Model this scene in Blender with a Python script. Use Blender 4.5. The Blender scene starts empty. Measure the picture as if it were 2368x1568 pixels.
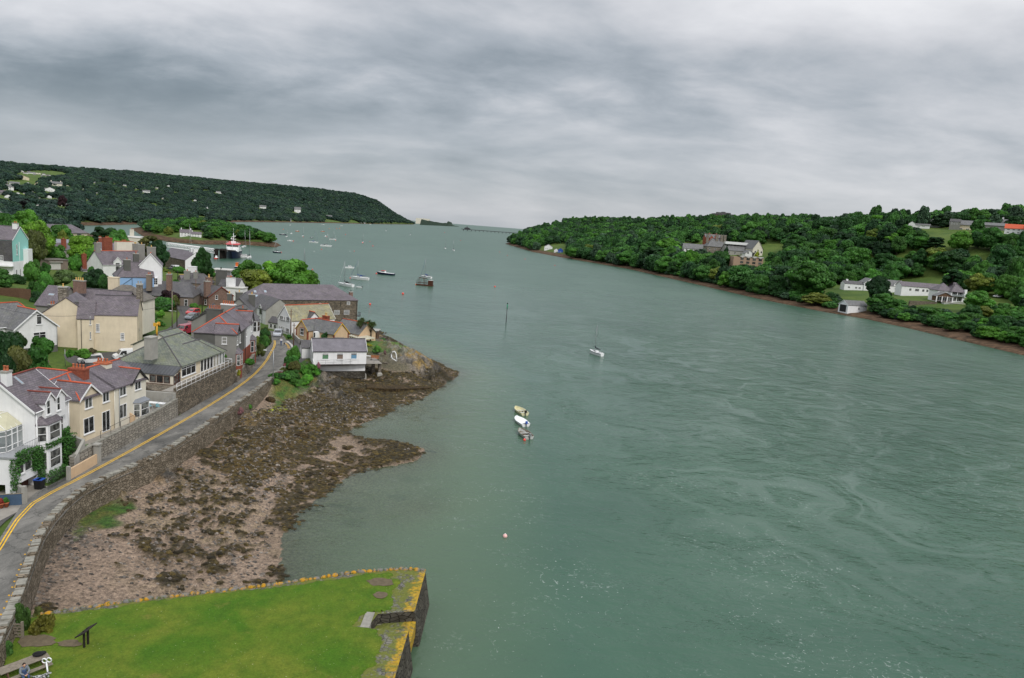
import bpy,bmesh,math,random
import numpy as np
from mathutils import Vector,Matrix
random.seed(7)
C=bpy.context.scene.collection
R=math.radians
scene=bpy.context.scene
# ------ camera
FPX=1600.0;PITCH=math.atan(256/1600.0);ROLL=R(4.4);CAMZ=34.0;KS=4096/2367.0
cr,sr,cp_,sp_=math.cos(ROLL),math.sin(ROLL),math.cos(PITCH),math.sin(PITCH)
fw=Vector((0,cp_,-sp_));r0=Vector((1,0,0));u0=Vector((0,sp_,cp_))
rt=r0*cr+u0*sr;up=-r0*sr+u0*cr
cam=bpy.data.cameras.new('camera');cam_o=bpy.data.objects.new('camera',cam);C.objects.link(cam_o)
mw=Matrix((rt,up,-fw)).transposed().to_4x4();mw.translation=Vector((0,0,CAMZ));cam_o.matrix_world=mw
cam.sensor_width=36;cam.lens=FPX/2367*36;cam.clip_start=0.5;cam.clip_end=120000
scene.camera=cam_o
# ------ world: overcast sky with layered cloud
SUN_EL,SUN_AZ=52,200
world=bpy.data.worlds.new('World');scene.world=world;world.use_nodes=True
nt=world.node_tree;nt.nodes.clear()
class NT:
 def __init__(s,t):s.t=t
 def n(s,kind,ins=None,**kw):
  nd=s.t.nodes.new(kind)
  for k,v in kw.items():setattr(nd,k,v)
  for k,v in(ins or{}).items():
   sock=nd.inputs[k]
   if hasattr(v,'is_output'):s.t.links.new(v,sock)
   else:sock.default_value=v
  return nd
 def m(s,op,a,b=0.0,c=0.0,clamp=False):
  return s.n('ShaderNodeMath',{0:a,1:b,2:c},operation=op,use_clamp=clamp).outputs[0]
 def mix(s,f,a,b,mode='MIX'):
  nd=s.n('ShaderNodeMix',data_type='RGBA',blend_type=mode)
  for i,v in((0,f),(6,a),(7,b)):
   if hasattr(v,'is_output'):s.t.links.new(v,nd.inputs[i])
   else:nd.inputs[i].default_value=(v if i==0 else(*v,1)if len(v)==3 else v)
  return nd.outputs[2]
 def ramp(s,f,stops,interp='LINEAR'):
  nd=s.n('ShaderNodeValToRGB',{0:f});cr_=nd.color_ramp;cr_.interpolation=interp
  while len(cr_.elements)<len(stops):cr_.elements.new(0.5)
  for e,(p,c)in zip(cr_.elements,stops):
   e.position=p;e.color=(c,c,c,1)if isinstance(c,(int,float))else(*c,1)
  return nd.outputs[0]
 def noise(s,vec,scale,detail=4,rough=.5,dist=0.0,out=0):
  ins={'Scale':scale,'Detail':detail,'Roughness':rough,'Distortion':dist}
  if vec is not None:ins['Vector']=vec
  return s.n('ShaderNodeTexNoise',ins).outputs[out]
W=NT(nt)
tc=W.n('ShaderNodeTexCoord').outputs['Generated']
sep=W.n('ShaderNodeSeparateXYZ',{0:tc})
X_,Y_,Z_=sep.outputs
el=W.m('MAXIMUM',Z_,0.0)
den=W.m('ADD',el,0.24)
pv=W.n('ShaderNodeCombineXYZ',{0:W.m('DIVIDE',X_,den),1:W.m('DIVIDE',Y_,den),2:0.0}).outputs[0]
pv2=W.n('ShaderNodeMapping',{'Vector':pv,'Location':(3.1,7.7,0),'Rotation':(0,0,R(-14)),'Scale':(0.95,1.25,1)}).outputs[0]
n1=W.noise(pv2,1.0,8,.53,.25)
pv3=W.n('ShaderNodeMapping',{'Vector':pv,'Location':(9.3,1.2,0),'Rotation':(0,0,R(-10)),'Scale':(3.3,4.2,1)}).outputs[0]
n2=W.noise(pv3,1.0,7,.58,.3)
# low dark bank of cloud to the left, bright breaks high to the right
def gauss(v,c,w):
 d=W.m('DIVIDE',W.m('SUBTRACT',v,c),w);return W.m('EXPONENT',W.m('MULTIPLY',W.m('MULTIPLY',d,d),-1.0))
hx=W.m('DIVIDE',X_,W.m('MAXIMUM',Y_,0.05))
hx=W.m('MINIMUM',W.m('MAXIMUM',hx,-3.0),3.0)
bank=W.m('MULTIPLY',gauss(W.m('SUBTRACT',W.m('ADD',Z_,W.m('MULTIPLY',n2,0.05)),W.m('MULTIPLY',hx,0.055)),0.178,0.052),W.ramp(W.m('MULTIPLY_ADD',hx,.5,.5),[(0.0,1.0),(0.45,.80),(0.60,.45),(.74,0.0)]))
bank2=W.m('MULTIPLY',gauss(Z_,0.225,0.030),gauss(hx,0.05,0.30))
brk=W.m('MULTIPLY',gauss(Z_,0.33,0.075),W.ramp(W.m('MULTIPLY_ADD',hx,.5,.5),[(0.5,0.0),(0.72,1.0)]))
brk2=W.m('MULTIPLY',gauss(Z_,0.27,0.05),W.ramp(W.m('MULTIPLY_ADD',hx,.5,.5),[(0.0,.8),(0.4,.55),(.7,0.0)]))
v=W.m('MULTIPLY_ADD',n1,1.0,0.125)
v=W.m('ADD',v,W.m('MULTIPLY',W.m('SUBTRACT',n2,.5),0.30))
v=W.m('SUBTRACT',v,W.m('MULTIPLY',bank,.30))
v=W.m('SUBTRACT',v,W.m('MULTIPLY',bank2,.15))
v=W.m('ADD',v,W.m('MULTIPLY',brk,.24));v=W.m('ADD',v,W.m('MULTIPLY',brk2,.17))
lowf=W.ramp(Z_,[(0.0,1.0),(0.05,.8),(0.14,0.0)])
v=W.m('ADD',W.m('MULTIPLY',v,W.m('SUBTRACT',1.0,W.m('MULTIPLY',lowf,.7))),W.m('MULTIPLY',lowf,W.m('MULTIPLY_ADD',hx,.11,.41)))
cloud=W.ramp(v,[(0.12,(.14,.175,.205)),(0.34,(.245,.285,.32)),(0.52,(.42,.455,.495)),(0.70,(.66,.67,.70)),(0.9,(.88,.88,.90))])
sky=W.n('ShaderNodeTexSky',sky_type='NISHITA',sun_disc=False,sun_elevation=R(SUN_EL),sun_rotation=R(SUN_AZ),altitude=0,air_density=1.0,dust_density=2.0,ozone_density=1.0)
zen=W.ramp(Z_,[(0.34,1.0),(0.75,2.1)])  # sky above the view brightened to add ambient light
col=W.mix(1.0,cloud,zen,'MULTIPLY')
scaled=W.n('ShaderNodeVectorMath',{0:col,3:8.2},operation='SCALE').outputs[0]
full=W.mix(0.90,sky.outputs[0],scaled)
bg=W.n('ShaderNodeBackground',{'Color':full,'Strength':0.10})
W.n('ShaderNodeOutputWorld',{0:bg.outputs[0]})
# ------ sun behind cloud
sl=bpy.data.lights.new('sun','SUN');sl.energy=1.5;sl.angle=R(14);sl.color=(1.0,.965,.91)
so=bpy.data.objects.new('sun',sl);C.objects.link(so)
az=R(SUN_AZ);sd=Vector((math.sin(az)*math.cos(R(SUN_EL)),math.cos(az)*math.cos(R(SUN_EL)),math.sin(R(SUN_EL))))
sd=Vector((0.45,-0.62,0.80)).normalized()
so.rotation_euler=sd.to_track_quat('Z','Y').to_euler();so.location=(0,0,200)
sky.sun_elevation=math.asin(sd.z);sky.sun_rotation=math.atan2(sd.x,sd.y)
vs=scene.view_settings;vs.view_transform='Standard';vs.look='None';vs.exposure=0.32;vs.gamma=1.0
scene.cycles.max_bounces=6;scene.cycles.diffuse_bounces=3;scene.cycles.transparent_max_bounces=8;scene.cycles.glossy_bounces=3
scene.cycles.volume_bounces=0
# ------ where a line of sight meets a plane
def ray(px,py):
 x=px/KS;y=py/KS;u=x-1183.5;v_=784-y
 a=u*cr-v_*sr;b=u*sr+v_*cr
 return np.array([a,FPX*cp_+b*sp_,-FPX*sp_+b*cp_])
CO=np.array([0,0,CAMZ])
def S(p,z=0.0):
 d=ray(*p);return d*((z-CAMZ)/d[2])+CO
def PX(p,x):d=ray(*p);return d*(x/d[0])+CO
def PY(p,y):d=ray(*p);return d*(y/d[1])+CO
def proj(p):
 q=np.asarray(p,float)-CO;w=q[...,1]*cp_-q[...,2]*sp_
 a=q[...,0]/w*FPX;b=(q[...,1]*sp_+q[...,2]*cp_)/w*FPX
 return(1183.5+a*cr+b*sr)*KS,(784-(-a*sr+b*cr))*KS
fr=lambda ox,oy,s=3.92:(lambda x,y:(ox+x/s,oy+y/s))
Z1=fr(0,640);Z2=fr(0,840);Z3=fr(0,1140);Z4=fr(0,1440);Z5=fr(0,1740);Z6=fr(500,1240);Z7=fr(500,940);Z8=fr(1000,1040)
Y1=fr(1100,1280,3.116);Y2=fr(0,2300,3.116);Y3=fr(1100,2200,3.0566);Y4=fr(900,1500,2.613);Y5=fr(100,1900,2.153)
Y7=fr(1000,820,2.631);Y8=fr(0,640,2.631);X1=fr(1900,820,2.96);X2=fr(2600,820,2.96);X3=fr(3300,820,2.975);X4=fr(3300,1060,2.975)
# ------ materials
MATS={}
def newmat(name):
 m=bpy.data.materials.new(name);m.use_nodes=True;m.node_tree.nodes.clear();return m,NT(m.node_tree)
def finish(T,col,rough=.8,spec=.3,normal=None,metal=0.0,**kw):
 ins={'Base Color':col if hasattr(col,'is_output')else(*col,1),'Roughness':rough,'Specular IOR Level':spec,'Metallic':metal}
 if normal is not None:ins['Normal']=normal
 ins.update(kw)
 b=T.n('ShaderNodeBsdfPrincipled',ins);T.n('ShaderNodeOutputMaterial',{0:b.outputs[0]});return b
def bump(T,h,dist=.05,strength=1.0):return T.n('ShaderNodeBump',{'Height':h,'Distance':dist,'Strength':strength}).outputs[0]
def plain(name,col,rough=.7,var=.12,scale=1.2,spec=.3,metal=0.0,bmp=0.0,dirt=0.0,dirtcol=(.10,.09,.07)):
 m,T=newmat(name);o=T.n('ShaderNodeTexCoord').outputs['Object']
 n=T.noise(o,scale,5,.6)
 f=T.ramp(n,[(0.3,1-var),(0.7,1+var*.6)])
 c=T.mix(1.0,col,f,'MULTIPLY')
 if dirt:
  vm=T.n('ShaderNodeMapping',{'Vector':o,'Scale':(1.6,1.6,.22)}).outputs[0]
  d=T.ramp(T.noise(vm,1.3,6,.65),[(0.50,0.0),(0.78,dirt)])
  c=T.mix(d,c,dirtcol)
 nrm=bump(T,T.noise(o,14,3,.6),.02,bmp)if bmp else None
 finish(T,c,rough,spec,nrm,metal);MATS[name]=m;return m
def slate(name,c1,c2,moss=0.0,mosscol=(.16,.17,.08),w=.42,h=.26):
 m,T=newmat(name);uv=T.n('ShaderNodeUVMap').outputs[0]
 bk=T.n('ShaderNodeTexBrick',{'Vector':uv,'Color1':(*c1,1),'Color2':(*c2,1),'Mortar':(*[x*.35 for x in c1],1),'Scale':1.0,'Mortar Size':.018,'Mortar Smooth':.3,'Bias':0.0,'Brick Width':w,'Row Height':h})
 n=T.noise(uv,.45,6,.65);n2_=T.noise(uv,3.1,4,.7)
 c=T.mix(1.0,bk.outputs[0],T.ramp(n,[(0.3,.72),(0.72,1.22)]),'MULTIPLY')
 c=T.mix(T.ramp(n2_,[(0.60,0.0),(0.75,.35)]),c,(.30,.30,.30))
 if moss:c=T.mix(T.ramp(T.noise(uv,.8,7,.7),[(0.48,0.0),(0.66,moss)]),c,mosscol)
 finish(T,c,.55,.35,bump(T,bk.outputs[1],.02,-.6));MATS[name]=m;return m
def stone(name,c1,c2,mortar,sx=2.2,sy=4.2,rnd=1.0,stain=.35,staincol=(.045,.042,.035)):
 m,T=newmat(name);uv=T.n('ShaderNodeUVMap').outputs[0]
 mp=T.n('ShaderNodeMapping',{'Vector':uv,'Scale':(sx,sy,1)}).outputs[0]
 wv=T.n('ShaderNodeVectorMath',{0:mp,1:T.n('ShaderNodeVectorMath',{0:T.noise(uv,1.7,2,out=1),3:.35},operation='SCALE').outputs[0]},operation='ADD').outputs[0]
 vo=T.n('ShaderNodeTexVoronoi',{'Vector':wv,'Scale':1.0,'Randomness':rnd},voronoi_dimensions='2D')
 ed=T.n('ShaderNodeTexVoronoi',{'Vector':wv,'Scale':1.0,'Randomness':rnd},voronoi_dimensions='2D',feature='DISTANCE_TO_EDGE').outputs[0]
 cs=T.n('ShaderNodeSeparateColor',{0:vo.outputs['Color']}).outputs[0]
 c=T.mix(cs,c1,c2)
 e=T.ramp(ed,[(0.02,0.0),(0.09,1.0)])
 c=T.mix(e,mortar,c)
 st=T.ramp(T.noise(uv,.55,7,.65),[(0.42,0.0),(0.70,stain)])
 c=T.mix(st,c,staincol)
 c=T.mix(T.ramp(T.noise(uv,2.3,4,.7),[(.62,0.0),(.72,.4)]),c,(.30,.29,.25))
 finish(T,c,.9,.2,bump(T,T.m('ADD',e,T.m('MULTIPLY',cs,.8)),.07,.9));MATS[name]=m;return m
slate('slate_purple',(.115,.098,.112),(.165,.140,.158),.10)
slate('slate_dark',(.075,.072,.078),(.115,.108,.112),.15)
slate('slate_grey',(.12,.122,.128),(.175,.172,.17),.25,(.15,.17,.10))
slate('slate_green',(.125,.145,.120),(.20,.21,.17),.55,(.20,.22,.11))
slate('slate_moss',(.21,.20,.135),(.30,.285,.19),.6,(.33,.30,.12))
slate('slate_new',(.16,.150,.172),(.19,.178,.20),0.0)
slate('slate_brown',(.115,.10,.085),(.16,.14,.12),.2,w=.5,h=.35)
stone('stone_wall',(.17,.145,.115),(.34,.30,.25),(.085,.075,.06),2.0,4.0)
stone('stone_sea_wall',(.13,.105,.075),(.29,.24,.18),(.05,.042,.03),2.2,4.0,1.0,.55,(.05,.04,.022))
stone('stone_rubble',(.105,.09,.07),(.26,.215,.16),(.045,.038,.03),2.3,3.2)
stone('stone_block',(.24,.22,.19),(.36,.33,.28),(.13,.12,.10),1.4,3.2,.55)
stone('stone_quay',(.055,.05,.042),(.12,.11,.09),(.02,.018,.014),1.7,3.0,1.0,.6,(.028,.022,.012))
stone('brick_red',(.30,.075,.045),(.38,.11,.06),(.22,.12,.09),4.5,9,.5,.2)
stone('brick_brown',(.24,.15,.12),(.31,.20,.155),(.20,.15,.13),4.0,8,.5,.2)
plain('render_white',(.72,.72,.71),.8,.09,.8,dirt=.38,dirtcol=(.42,.42,.40))
plain('render_white_clean',(.78,.78,.78),.8,.07,.7,dirt=.28,dirtcol=(.45,.45,.44))
plain('render_cream',(.66,.57,.42),.85,.10,.7,dirt=.40,dirtcol=(.45,.37,.26))
plain('render_pale',(.68,.64,.54),.85,.08,.7,dirt=.32,dirtcol=(.45,.40,.30))
plain('render_peach',(.58,.42,.27),.85,.10,.9,dirt=.35,dirtcol=(.40,.24,.16))
plain('render_blue',(.26,.42,.66),.8,.06,.7,dirt=.12,dirtcol=(.22,.33,.5))
plain('render_turquoise',(.30,.62,.56),.8,.05,.7,dirt=.1,dirtcol=(.25,.45,.42))
plain('render_grey',(.24,.235,.215),.9,.12,.8,dirt=.3,dirtcol=(.12,.12,.11))
plain('render_dark',(.11,.11,.10),.9,.14,.9,dirt=.3)
plain('render_brown',(.20,.16,.13),.9,.12,1.2,dirt=.3)
plain('concrete',(.33,.32,.29),.9,.14,.9,dirt=.35,dirtcol=(.14,.13,.11))
plain('white_paint',(.78,.78,.78),.45,.04,2)
plain('grey_paint',(.30,.31,.32),.5,.06,2)
plain('black_paint',(.018,.018,.018),.45,.1,2)
plain('brown_paint',(.075,.022,.014),.5,.1,2)
plain('yellow_paint',(.62,.36,.03),.5,.08,2)
plain('red_paint',(.55,.045,.03),.45,.08,2)
plain('pink_red',(.62,.10,.11),.4,.08,2)
plain('blue_paint',(.03,.09,.38),.45,.1,2)
plain('sky_blue_paint',(.04,.30,.62),.45,.1,2)
plain('fence_blue',(.055,.095,.155),.7,.12,2)
plain('navy_paint',(.012,.018,.045),.4,.1,2)
plain('green_paint',(.015,.22,.11),.5,.1,2)
plain('orange_paint',(.60,.13,.025),.5,.1,2)
plain('ridge_red',(.52,.10,.045),.75,.18,4)
plain('ridge_dark',(.22,.055,.04),.8,.25,4)
plain('ridge_slate',(.10,.095,.10),.7,.15,3)
plain('terracotta',(.42,.13,.06),.8,.2,4)
plain('pot_yellow',(.60,.38,.13),.7,.15,4)
plain('cowl_yellow',(.66,.36,.04),.5,.08,4)
plain('lead',(.20,.215,.24),.5,.12,3)
plain('wood_grey',(.21,.18,.14),.85,.25,5)
plain('wood_brown',(.13,.075,.045),.8,.25,4)
plain('wood_dark',(.022,.018,.015),.8,.25,4)
plain('wood_orange',(.36,.13,.05),.7,.2,4)
plain('bark',(.085,.068,.05),.95,.3,6,bmp=.5)
plain('rust',(.075,.028,.015),.85,.5,3)
plain('metal_grey',(.32,.33,.34),.4,.08,3,metal=.6)
plain('metal_dark',(.05,.05,.055),.5,.1,3)
plain('rubber',(.02,.02,.02),.8,.1,3)
plain('curtain',(.20,.24,.22),.8,.3,3)
plain('lichen_stone',(.26,.25,.215),.9,.3,2,bmp=.6)
plain('canvas_blue',(.02,.06,.25),.8,.15,3)
plain('canvas_dark',(.015,.017,.03),.8,.15,3)
plain('boat_cream',(.66,.62,.40),.5,.12,2)
plain('boat_white',(.76,.77,.77),.35,.06,1.5)
plain('boat_grey',(.45,.46,.44),.5,.15,2)
plain('tarpaulin',(.78,.80,.81),.55,.05,2)
plain('skin',(.52,.30,.21),.6,.05,5)
plain('cloth_white',(.68,.68,.70),.9,.08,9)
plain('cloth_grey',(.17,.19,.21),.9,.12,9)
plain('denim',(.055,.09,.19),.9,.12,9)
plain('cloth_black',(.015,.015,.017),.9,.1,9)
plain('hair_dark',(.02,.013,.009),.7,.1,20)
plain('roof_flat',(.50,.49,.46),.8,.1,1)
plain('seam_metal',(.085,.088,.095),.45,.1,1)
plain('conservatory_roof',(.50,.48,.34),.25,.08,1,spec=.5)
plain('buoy_red',(.72,.08,.06),.4,.1,6)
plain('buoy_pale',(.74,.45,.42),.4,.15,6)
plain('buoy_orange',(.75,.16,.04),.4,.1,6)
m,T=newmat('glass');o=T.n('ShaderNodeTexCoord').outputs['Object']
rn_=T.n('ShaderNodeObjectInfo').outputs['Random'];finish(T,T.mix(T.m('MULTIPLY',T.ramp(rn_,[(.35,.15),(1.0,1.0)]),T.ramp(T.noise(o,1.6,2),[(.42,.2),(.56,1.0)])),(.010,.012,.014),(.20,.205,.19)),.08,.6);MATS['glass']=m
m,T=newmat('glass_clear');b=finish(T,(.30,.34,.34),.06,.6);b.inputs['Alpha'].default_value=.45;MATS['glass_clear']=m
def carpaint(n,c):
 m,T=newmat(n);b=finish(T,c,.28,.5);b.inputs['Coat Weight'].default_value=.6;b.inputs['Coat Roughness'].default_value=.06;MATS[n]=m
carpaint('car_white',(.72,.73,.74));carpaint('car_silver',(.36,.38,.41));carpaint('car_red',(.50,.018,.02));carpaint('car_slate',(.12,.135,.155));carpaint('car_crimson',(.34,.03,.05));carpaint('car_dark',(.02,.022,.03))
# foliage: one material, tinted by each tree's own colour
def leafmat(name,tr=.25):
 m,T=newmat(name);oi=T.n('ShaderNodeObjectInfo');g=T.n('ShaderNodeNewGeometry');o=T.n('ShaderNodeTexCoord').outputs['Object']
 at=T.n('ShaderNodeAttribute',attribute_name='tint').outputs['Fac']
 f=T.ramp(at,[(0.0,.45),(0.5,1.0),(1.0,1.8)])
 c=T.mix(1.0,oi.outputs['Color'],f,'MULTIPLY')
 c=T.mix(T.ramp(T.noise(o,2.2,3),[(.4,0.0),(.7,.5)]),c,T.mix(1.0,c,(1.25,1.25,.8),'MULTIPLY'))
 b=T.n('ShaderNodeBsdfPrincipled',{'Base Color':c,'Roughness':.55,'Specular IOR Level':.25})
 t=T.n('ShaderNodeBsdfTranslucent',{'Color':T.mix(1.0,c,(1.3,1.5,.6),'MULTIPLY')})
 mx=T.n('ShaderNodeMixShader',{0:tr,1:b.outputs[0],2:t.outputs[0]})
 T.n('ShaderNodeOutputMaterial',{0:mx.outputs[0]});MATS[name]=m
leafmat('leaves')
# ------ object helpers
def props(o,label=None,cat=None,group=None,kind=None):
 if label:o['label']=label
 if cat:o['category']=cat
 if group:o['group']=group
 if kind:o['kind']=kind
 return o
def thing(name,label,cat,loc=(0,0,0),rot=0.0,group=None):
 o=bpy.data.objects.new(name,None);C.objects.link(o);o.location=loc;o.rotation_euler=(0,0,rot);o.empty_display_size=.3
 return props(o,label,cat,group)
class MB:
 def __init__(s):s.V=[];s.F=[];s.M=[];s.mats=[];s.cur=0;s.smooth=[]
 def mat(s,n):
  if n not in s.mats:s.mats.append(n)
  s.cur=s.mats.index(n);return s
 def face(s,pts,sm=False):
  i=len(s.V);s.V+=[tuple(map(float,p))for p in pts];s.F.append(tuple(range(i,i+len(pts))));s.M.append(s.cur);s.smooth.append(sm)
 def faces(s,V,F,sm=False):
  i=len(s.V);s.V+=[tuple(map(float,p))for p in V]
  for f in F:s.F.append(tuple(i+k for k in f));s.M.append(s.cur);s.smooth.append(sm)
 def box(s,x0,x1,y0,y1,z0,z1):
  V=[(x0,y0,z0),(x1,y0,z0),(x1,y1,z0),(x0,y1,z0),(x0,y0,z1),(x1,y0,z1),(x1,y1,z1),(x0,y1,z1)]
  s.faces(V,[(0,3,2,1),(4,5,6,7),(0,1,5,4),(1,2,6,5),(2,3,7,6),(3,0,4,7)]);return s
 def prism(s,poly,z0,z1):
  n=len(poly);s.faces([(x,y,z0)for x,y in poly]+[(x,y,z1)for x,y in poly],[tuple(range(n))[::-1],tuple(range(n,2*n))]+[(i,(i+1)%n,n+(i+1)%n,n+i)for i in range(n)]);return s
 def slab(s,pts,t):
  n=len(pts);lo=[(p[0],p[1],p[2]-t)for p in pts]
  s.faces(list(pts)+lo,[tuple(range(n)),tuple(range(n,2*n))[::-1]]+[((i+1)%n,i,n+i,n+(i+1)%n)for i in range(n)]);return s
 def tube(s,pts,r,n=6,r1=None,caps=True):
  pts=[Vector(p)for p in pts];V=[];m_=len(pts)
  for i,p in enumerate(pts):
   d=(pts[min(i+1,m_-1)]-pts[max(i-1,0)]).normalized()
   a=d.orthogonal().normalized()if abs(d.z)>.9 else d.cross(Vector((0,0,1))).normalized();b=d.cross(a)
   rr=r if r1 is None else r+(r1-r)*i/(m_-1)
   V+=[p+(a*math.cos(2*math.pi*k/n)+b*math.sin(2*math.pi*k/n))*rr for k in range(n)]
  F=[(i*n+k,i*n+(k+1)%n,(i+1)*n+(k+1)%n,(i+1)*n+k)for i in range(m_-1)for k in range(n)]
  if caps:F+=[tuple(range(n))[::-1],tuple(range((m_-1)*n,m_*n))]
  s.faces(V,F,True);return s
 def lathe(s,c,prof,n=10):
  V=[];F=[]
  for r_,z in prof:V+=[(c[0]+r_*math.cos(2*math.pi*k/n),c[1]+r_*math.sin(2*math.pi*k/n),c[2]+z)for k in range(n)]
  for i in range(len(prof)-1):F+=[(i*n+k,i*n+(k+1)%n,(i+1)*n+(k+1)%n,(i+1)*n+k)for k in range(n)]
  F+=[tuple(range(n))[::-1],tuple(range((len(prof)-1)*n,len(prof)*n))]
  s.faces(V,F,True);return s
 def ball(s,c,r,n=10,sq=(1,1,1)):
  s.lathe((0,0,0),[(max(.001,math.sin(math.pi*i/n)*r),-math.cos(math.pi*i/n)*r)for i in range(n+1)],n+2)
  k=(n+1)*(n+2)
  for i in range(len(s.V)-k,len(s.V)):x,y,z=s.V[i];s.V[i]=(c[0]+x*sq[0],c[1]+y*sq[1],c[2]+z*sq[2])
  return s
 def xf(s,i0,M_):
  for i in range(i0,len(s.V)):s.V[i]=tuple(M_@Vector(s.V[i]))
  return s
 def mesh(s,name):
  me=bpy.data.meshes.new(name);me.from_pydata(s.V,[],s.F)
  for n in s.mats:me.materials.append(MATS[n])
  me.polygons.foreach_set('material_index',s.M);me.polygons.foreach_set('use_smooth',s.smooth)
  uvl=me.uv_layers.new(name='UVMap');uv=np.zeros(len(me.loops)*2)
  k=0
  for p in me.polygons:
   nz=p.normal
   if abs(nz.z)>.97:t=Vector((1,0,0));b=Vector((0,1,0))
   else:t=Vector((-nz.y,nz.x,0)).normalized();b=nz.cross(t)
   for vi in p.vertices:
    co=me.vertices[vi].co;uv[k]=co.dot(t);uv[k+1]=co.dot(b);k+=2
  uvl.data.foreach_set('uv',uv);me.update();return me
 def build(s,name,parent=None,off=None,**kw):
  if not s.V:return None
  if off is not None:s.V=[(x-off[0],y-off[1],z-off[2])for x,y,z in s.V]
  if not s.mats:s.mats=['concrete']
  o=bpy.data.objects.new(name,s.mesh(name));C.objects.link(o)
  if parent is not None:o.parent=parent
  return props(o,**kw)if kw else o
def copy_tree(o,parent=None):
 c=o.copy();C.objects.link(c);c.parent=parent
 for ch in list(o.children):copy_tree(ch,c)
 return c
 # ====== terrain
rng=np.random.default_rng(3)
_pt=rng.random((256,256))
def vnoise(x,y):
 xi=np.floor(x).astype(int);yi=np.floor(y).astype(int);fx=x-xi;fy=y-yi
 fx=fx*fx*(3-2*fx);fy=fy*fy*(3-2*fy);a=_pt[xi&255,yi&255];b=_pt[(xi+1)&255,yi&255];c=_pt[xi&255,(yi+1)&255];d=_pt[(xi+1)&255,(yi+1)&255]
 return(a*(1-fx)+b*fx)*(1-fy)+(c*(1-fx)+d*fx)*fy
def fbm(x,y,o=5,g=.5):
 s=0;a=1;t=0
 for i in range(o):s=s+a*vnoise(x*2**i+17*i,y*2**i+31*i);t+=a;a*=g
 return s/t
def rbf(pts):
 P_=np.array(pts,float);X=P_[:,:2];n=len(X)
 def phi(r):return np.where(r>1e-9,r*r*np.log(np.maximum(r,1e-9)),0)
 A=phi(np.linalg.norm(X[:,None]-X[None],axis=2))+np.eye(n)*2.0
 Q=np.c_[np.ones(n),X];Mx=np.block([[A,Q],[Q.T,np.zeros((3,3))]])
 w=np.linalg.solve(Mx,np.r_[P_[:,2],0,0,0])
 def f(x,y):
  x=np.asarray(x,float);y=np.asarray(y,float);out=w[n]+w[n+1]*x+w[n+2]*y
  for i in range(n):out=out+w[i]*phi(np.hypot(x-X[i,0],y-X[i,1]))
  return out
 return f
def inside(poly,x,y):
 c=np.zeros(np.shape(x),bool);n=len(poly)
 for i in range(n):
  x1,y1=poly[i];x2,y2=poly[(i+1)%n]
  if y1==y2:continue
  c^=((y1>y)!=(y2>y))&(x<(x2-x1)*(y-y1)/(y2-y1)+x1)
 return c
def dist(poly,x,y,closed=False):
 d=np.full(np.shape(x),1e9);n=len(poly)
 for i in range(n if closed else n-1):
  x1,y1=poly[i];x2,y2=poly[(i+1)%n];dx,dy=x2-x1,y2-y1
  t=np.clip(((x-x1)*dx+(y-y1)*dy)/(dx*dx+dy*dy+1e-9),0,1);d=np.minimum(d,np.hypot(x-x1-t*dx,y-y1-t*dy))
 return d
town=rbf([(-38,45,4.3),(-41,52,4.3),(-43,58,4.3),(-44,70,4.3),(-43,85,4.4),(-43,100,4.4),(-44,115,4.5),(-46,130,4.6),(-49,142,4.8),(-52,152,4.9),(-54,160,5.0),(-60,165,5.2),(-47,67,4.3),(-55,60,4.6),(-50,78,4.9),(-50,88,5.2),(-60,80,6.4),(-60,95,6.4),(-68,111,6.5),(-62,118,6.9),(-73,118,7.8),(-78,112,7.9),(-85,100,8),(-95,110,10),(-90,80,8.5),(-70,60,6.5),(-100,130,11.5),(-70,150,6.3),(-80,171,6.3),(-88,182,6.4),(-92,198,5.6),(-100,187,7.4),(-110,170,10),(-130,180,11.5),(-137,234,9.0),(-150,220,10.3),(-175,270,10.5),(-245,385,9.3),(-150,318,3.4),(-168,300,5),(-135,318,2.6),(-120,260,4),(-90,230,3.2),(-65,200,3.2),(-50,200,2.8),(-50,175,4.3),(-40,165,4.4),(-36,152,4.7),(-100,215,5.2),(-200,200,19),(-160,150,15),(-130,120,14),(-200,100,22),(-300,300,20),(-350,380,16),(-220,320,8),(-200,400,4),(-230,440,2.2),(-60,130,6.2),(-58,140,6.0),(-58,104,5.8),(-66,135,6.5),(-75,140,6.9),(-280,450,6),(-300,100,30),(-400,250,30),(-400,450,18),(-90,150,8.5),(-60,175,4.6),(-75,185,5.6)])
px2=lambda pts,z=0.0:[tuple(S((x*KS,y*KS),z)[:2])for x,y in pts]
coastL=[(-35,20),(-36.2,46),(-39,52),(-41.5,58),(-43,66),(-42,74),(-41.5,85),(-41.7,100),(-42.4,118),(-42,130),(-41,134),(-41,146),(-38,150),(-37,156),(-36,165),(-38,185),(-42.5,205),(-60,240),(-110,285),(-126,322),(-150,350),(-190,385),(-232,440),(-285,475),(-330,560),(-430,680)]+px2([(109,519),(206,522),(330,519),(440,516),(578,513.5),(680,515),(775,516.5),(880,518.5),(960,519.3)])
landL=coastL+[(-1500,6600),(-4000,6600),(-4000,0),(-600,0)]
isl=px2([(330,548),(385,559),(470,566),(560,566),(600,569),(640,573),(652,568),(612,556),(585,545),(520,538),(400,528),(300,530)])
coastR=[(-20,1950)]+px2([(1186,556),(1166,564),(1230,583),(1300,596),(1450,622),(1600,656),(1750,691),(1900,721),(2000,738),(2100,760),(2367,823)])+[(202,200),(196,100),(190,-50)]
landR=coastR+[(4000,-50),(4000,3500),(1200,3500),(300,2600)]
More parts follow.
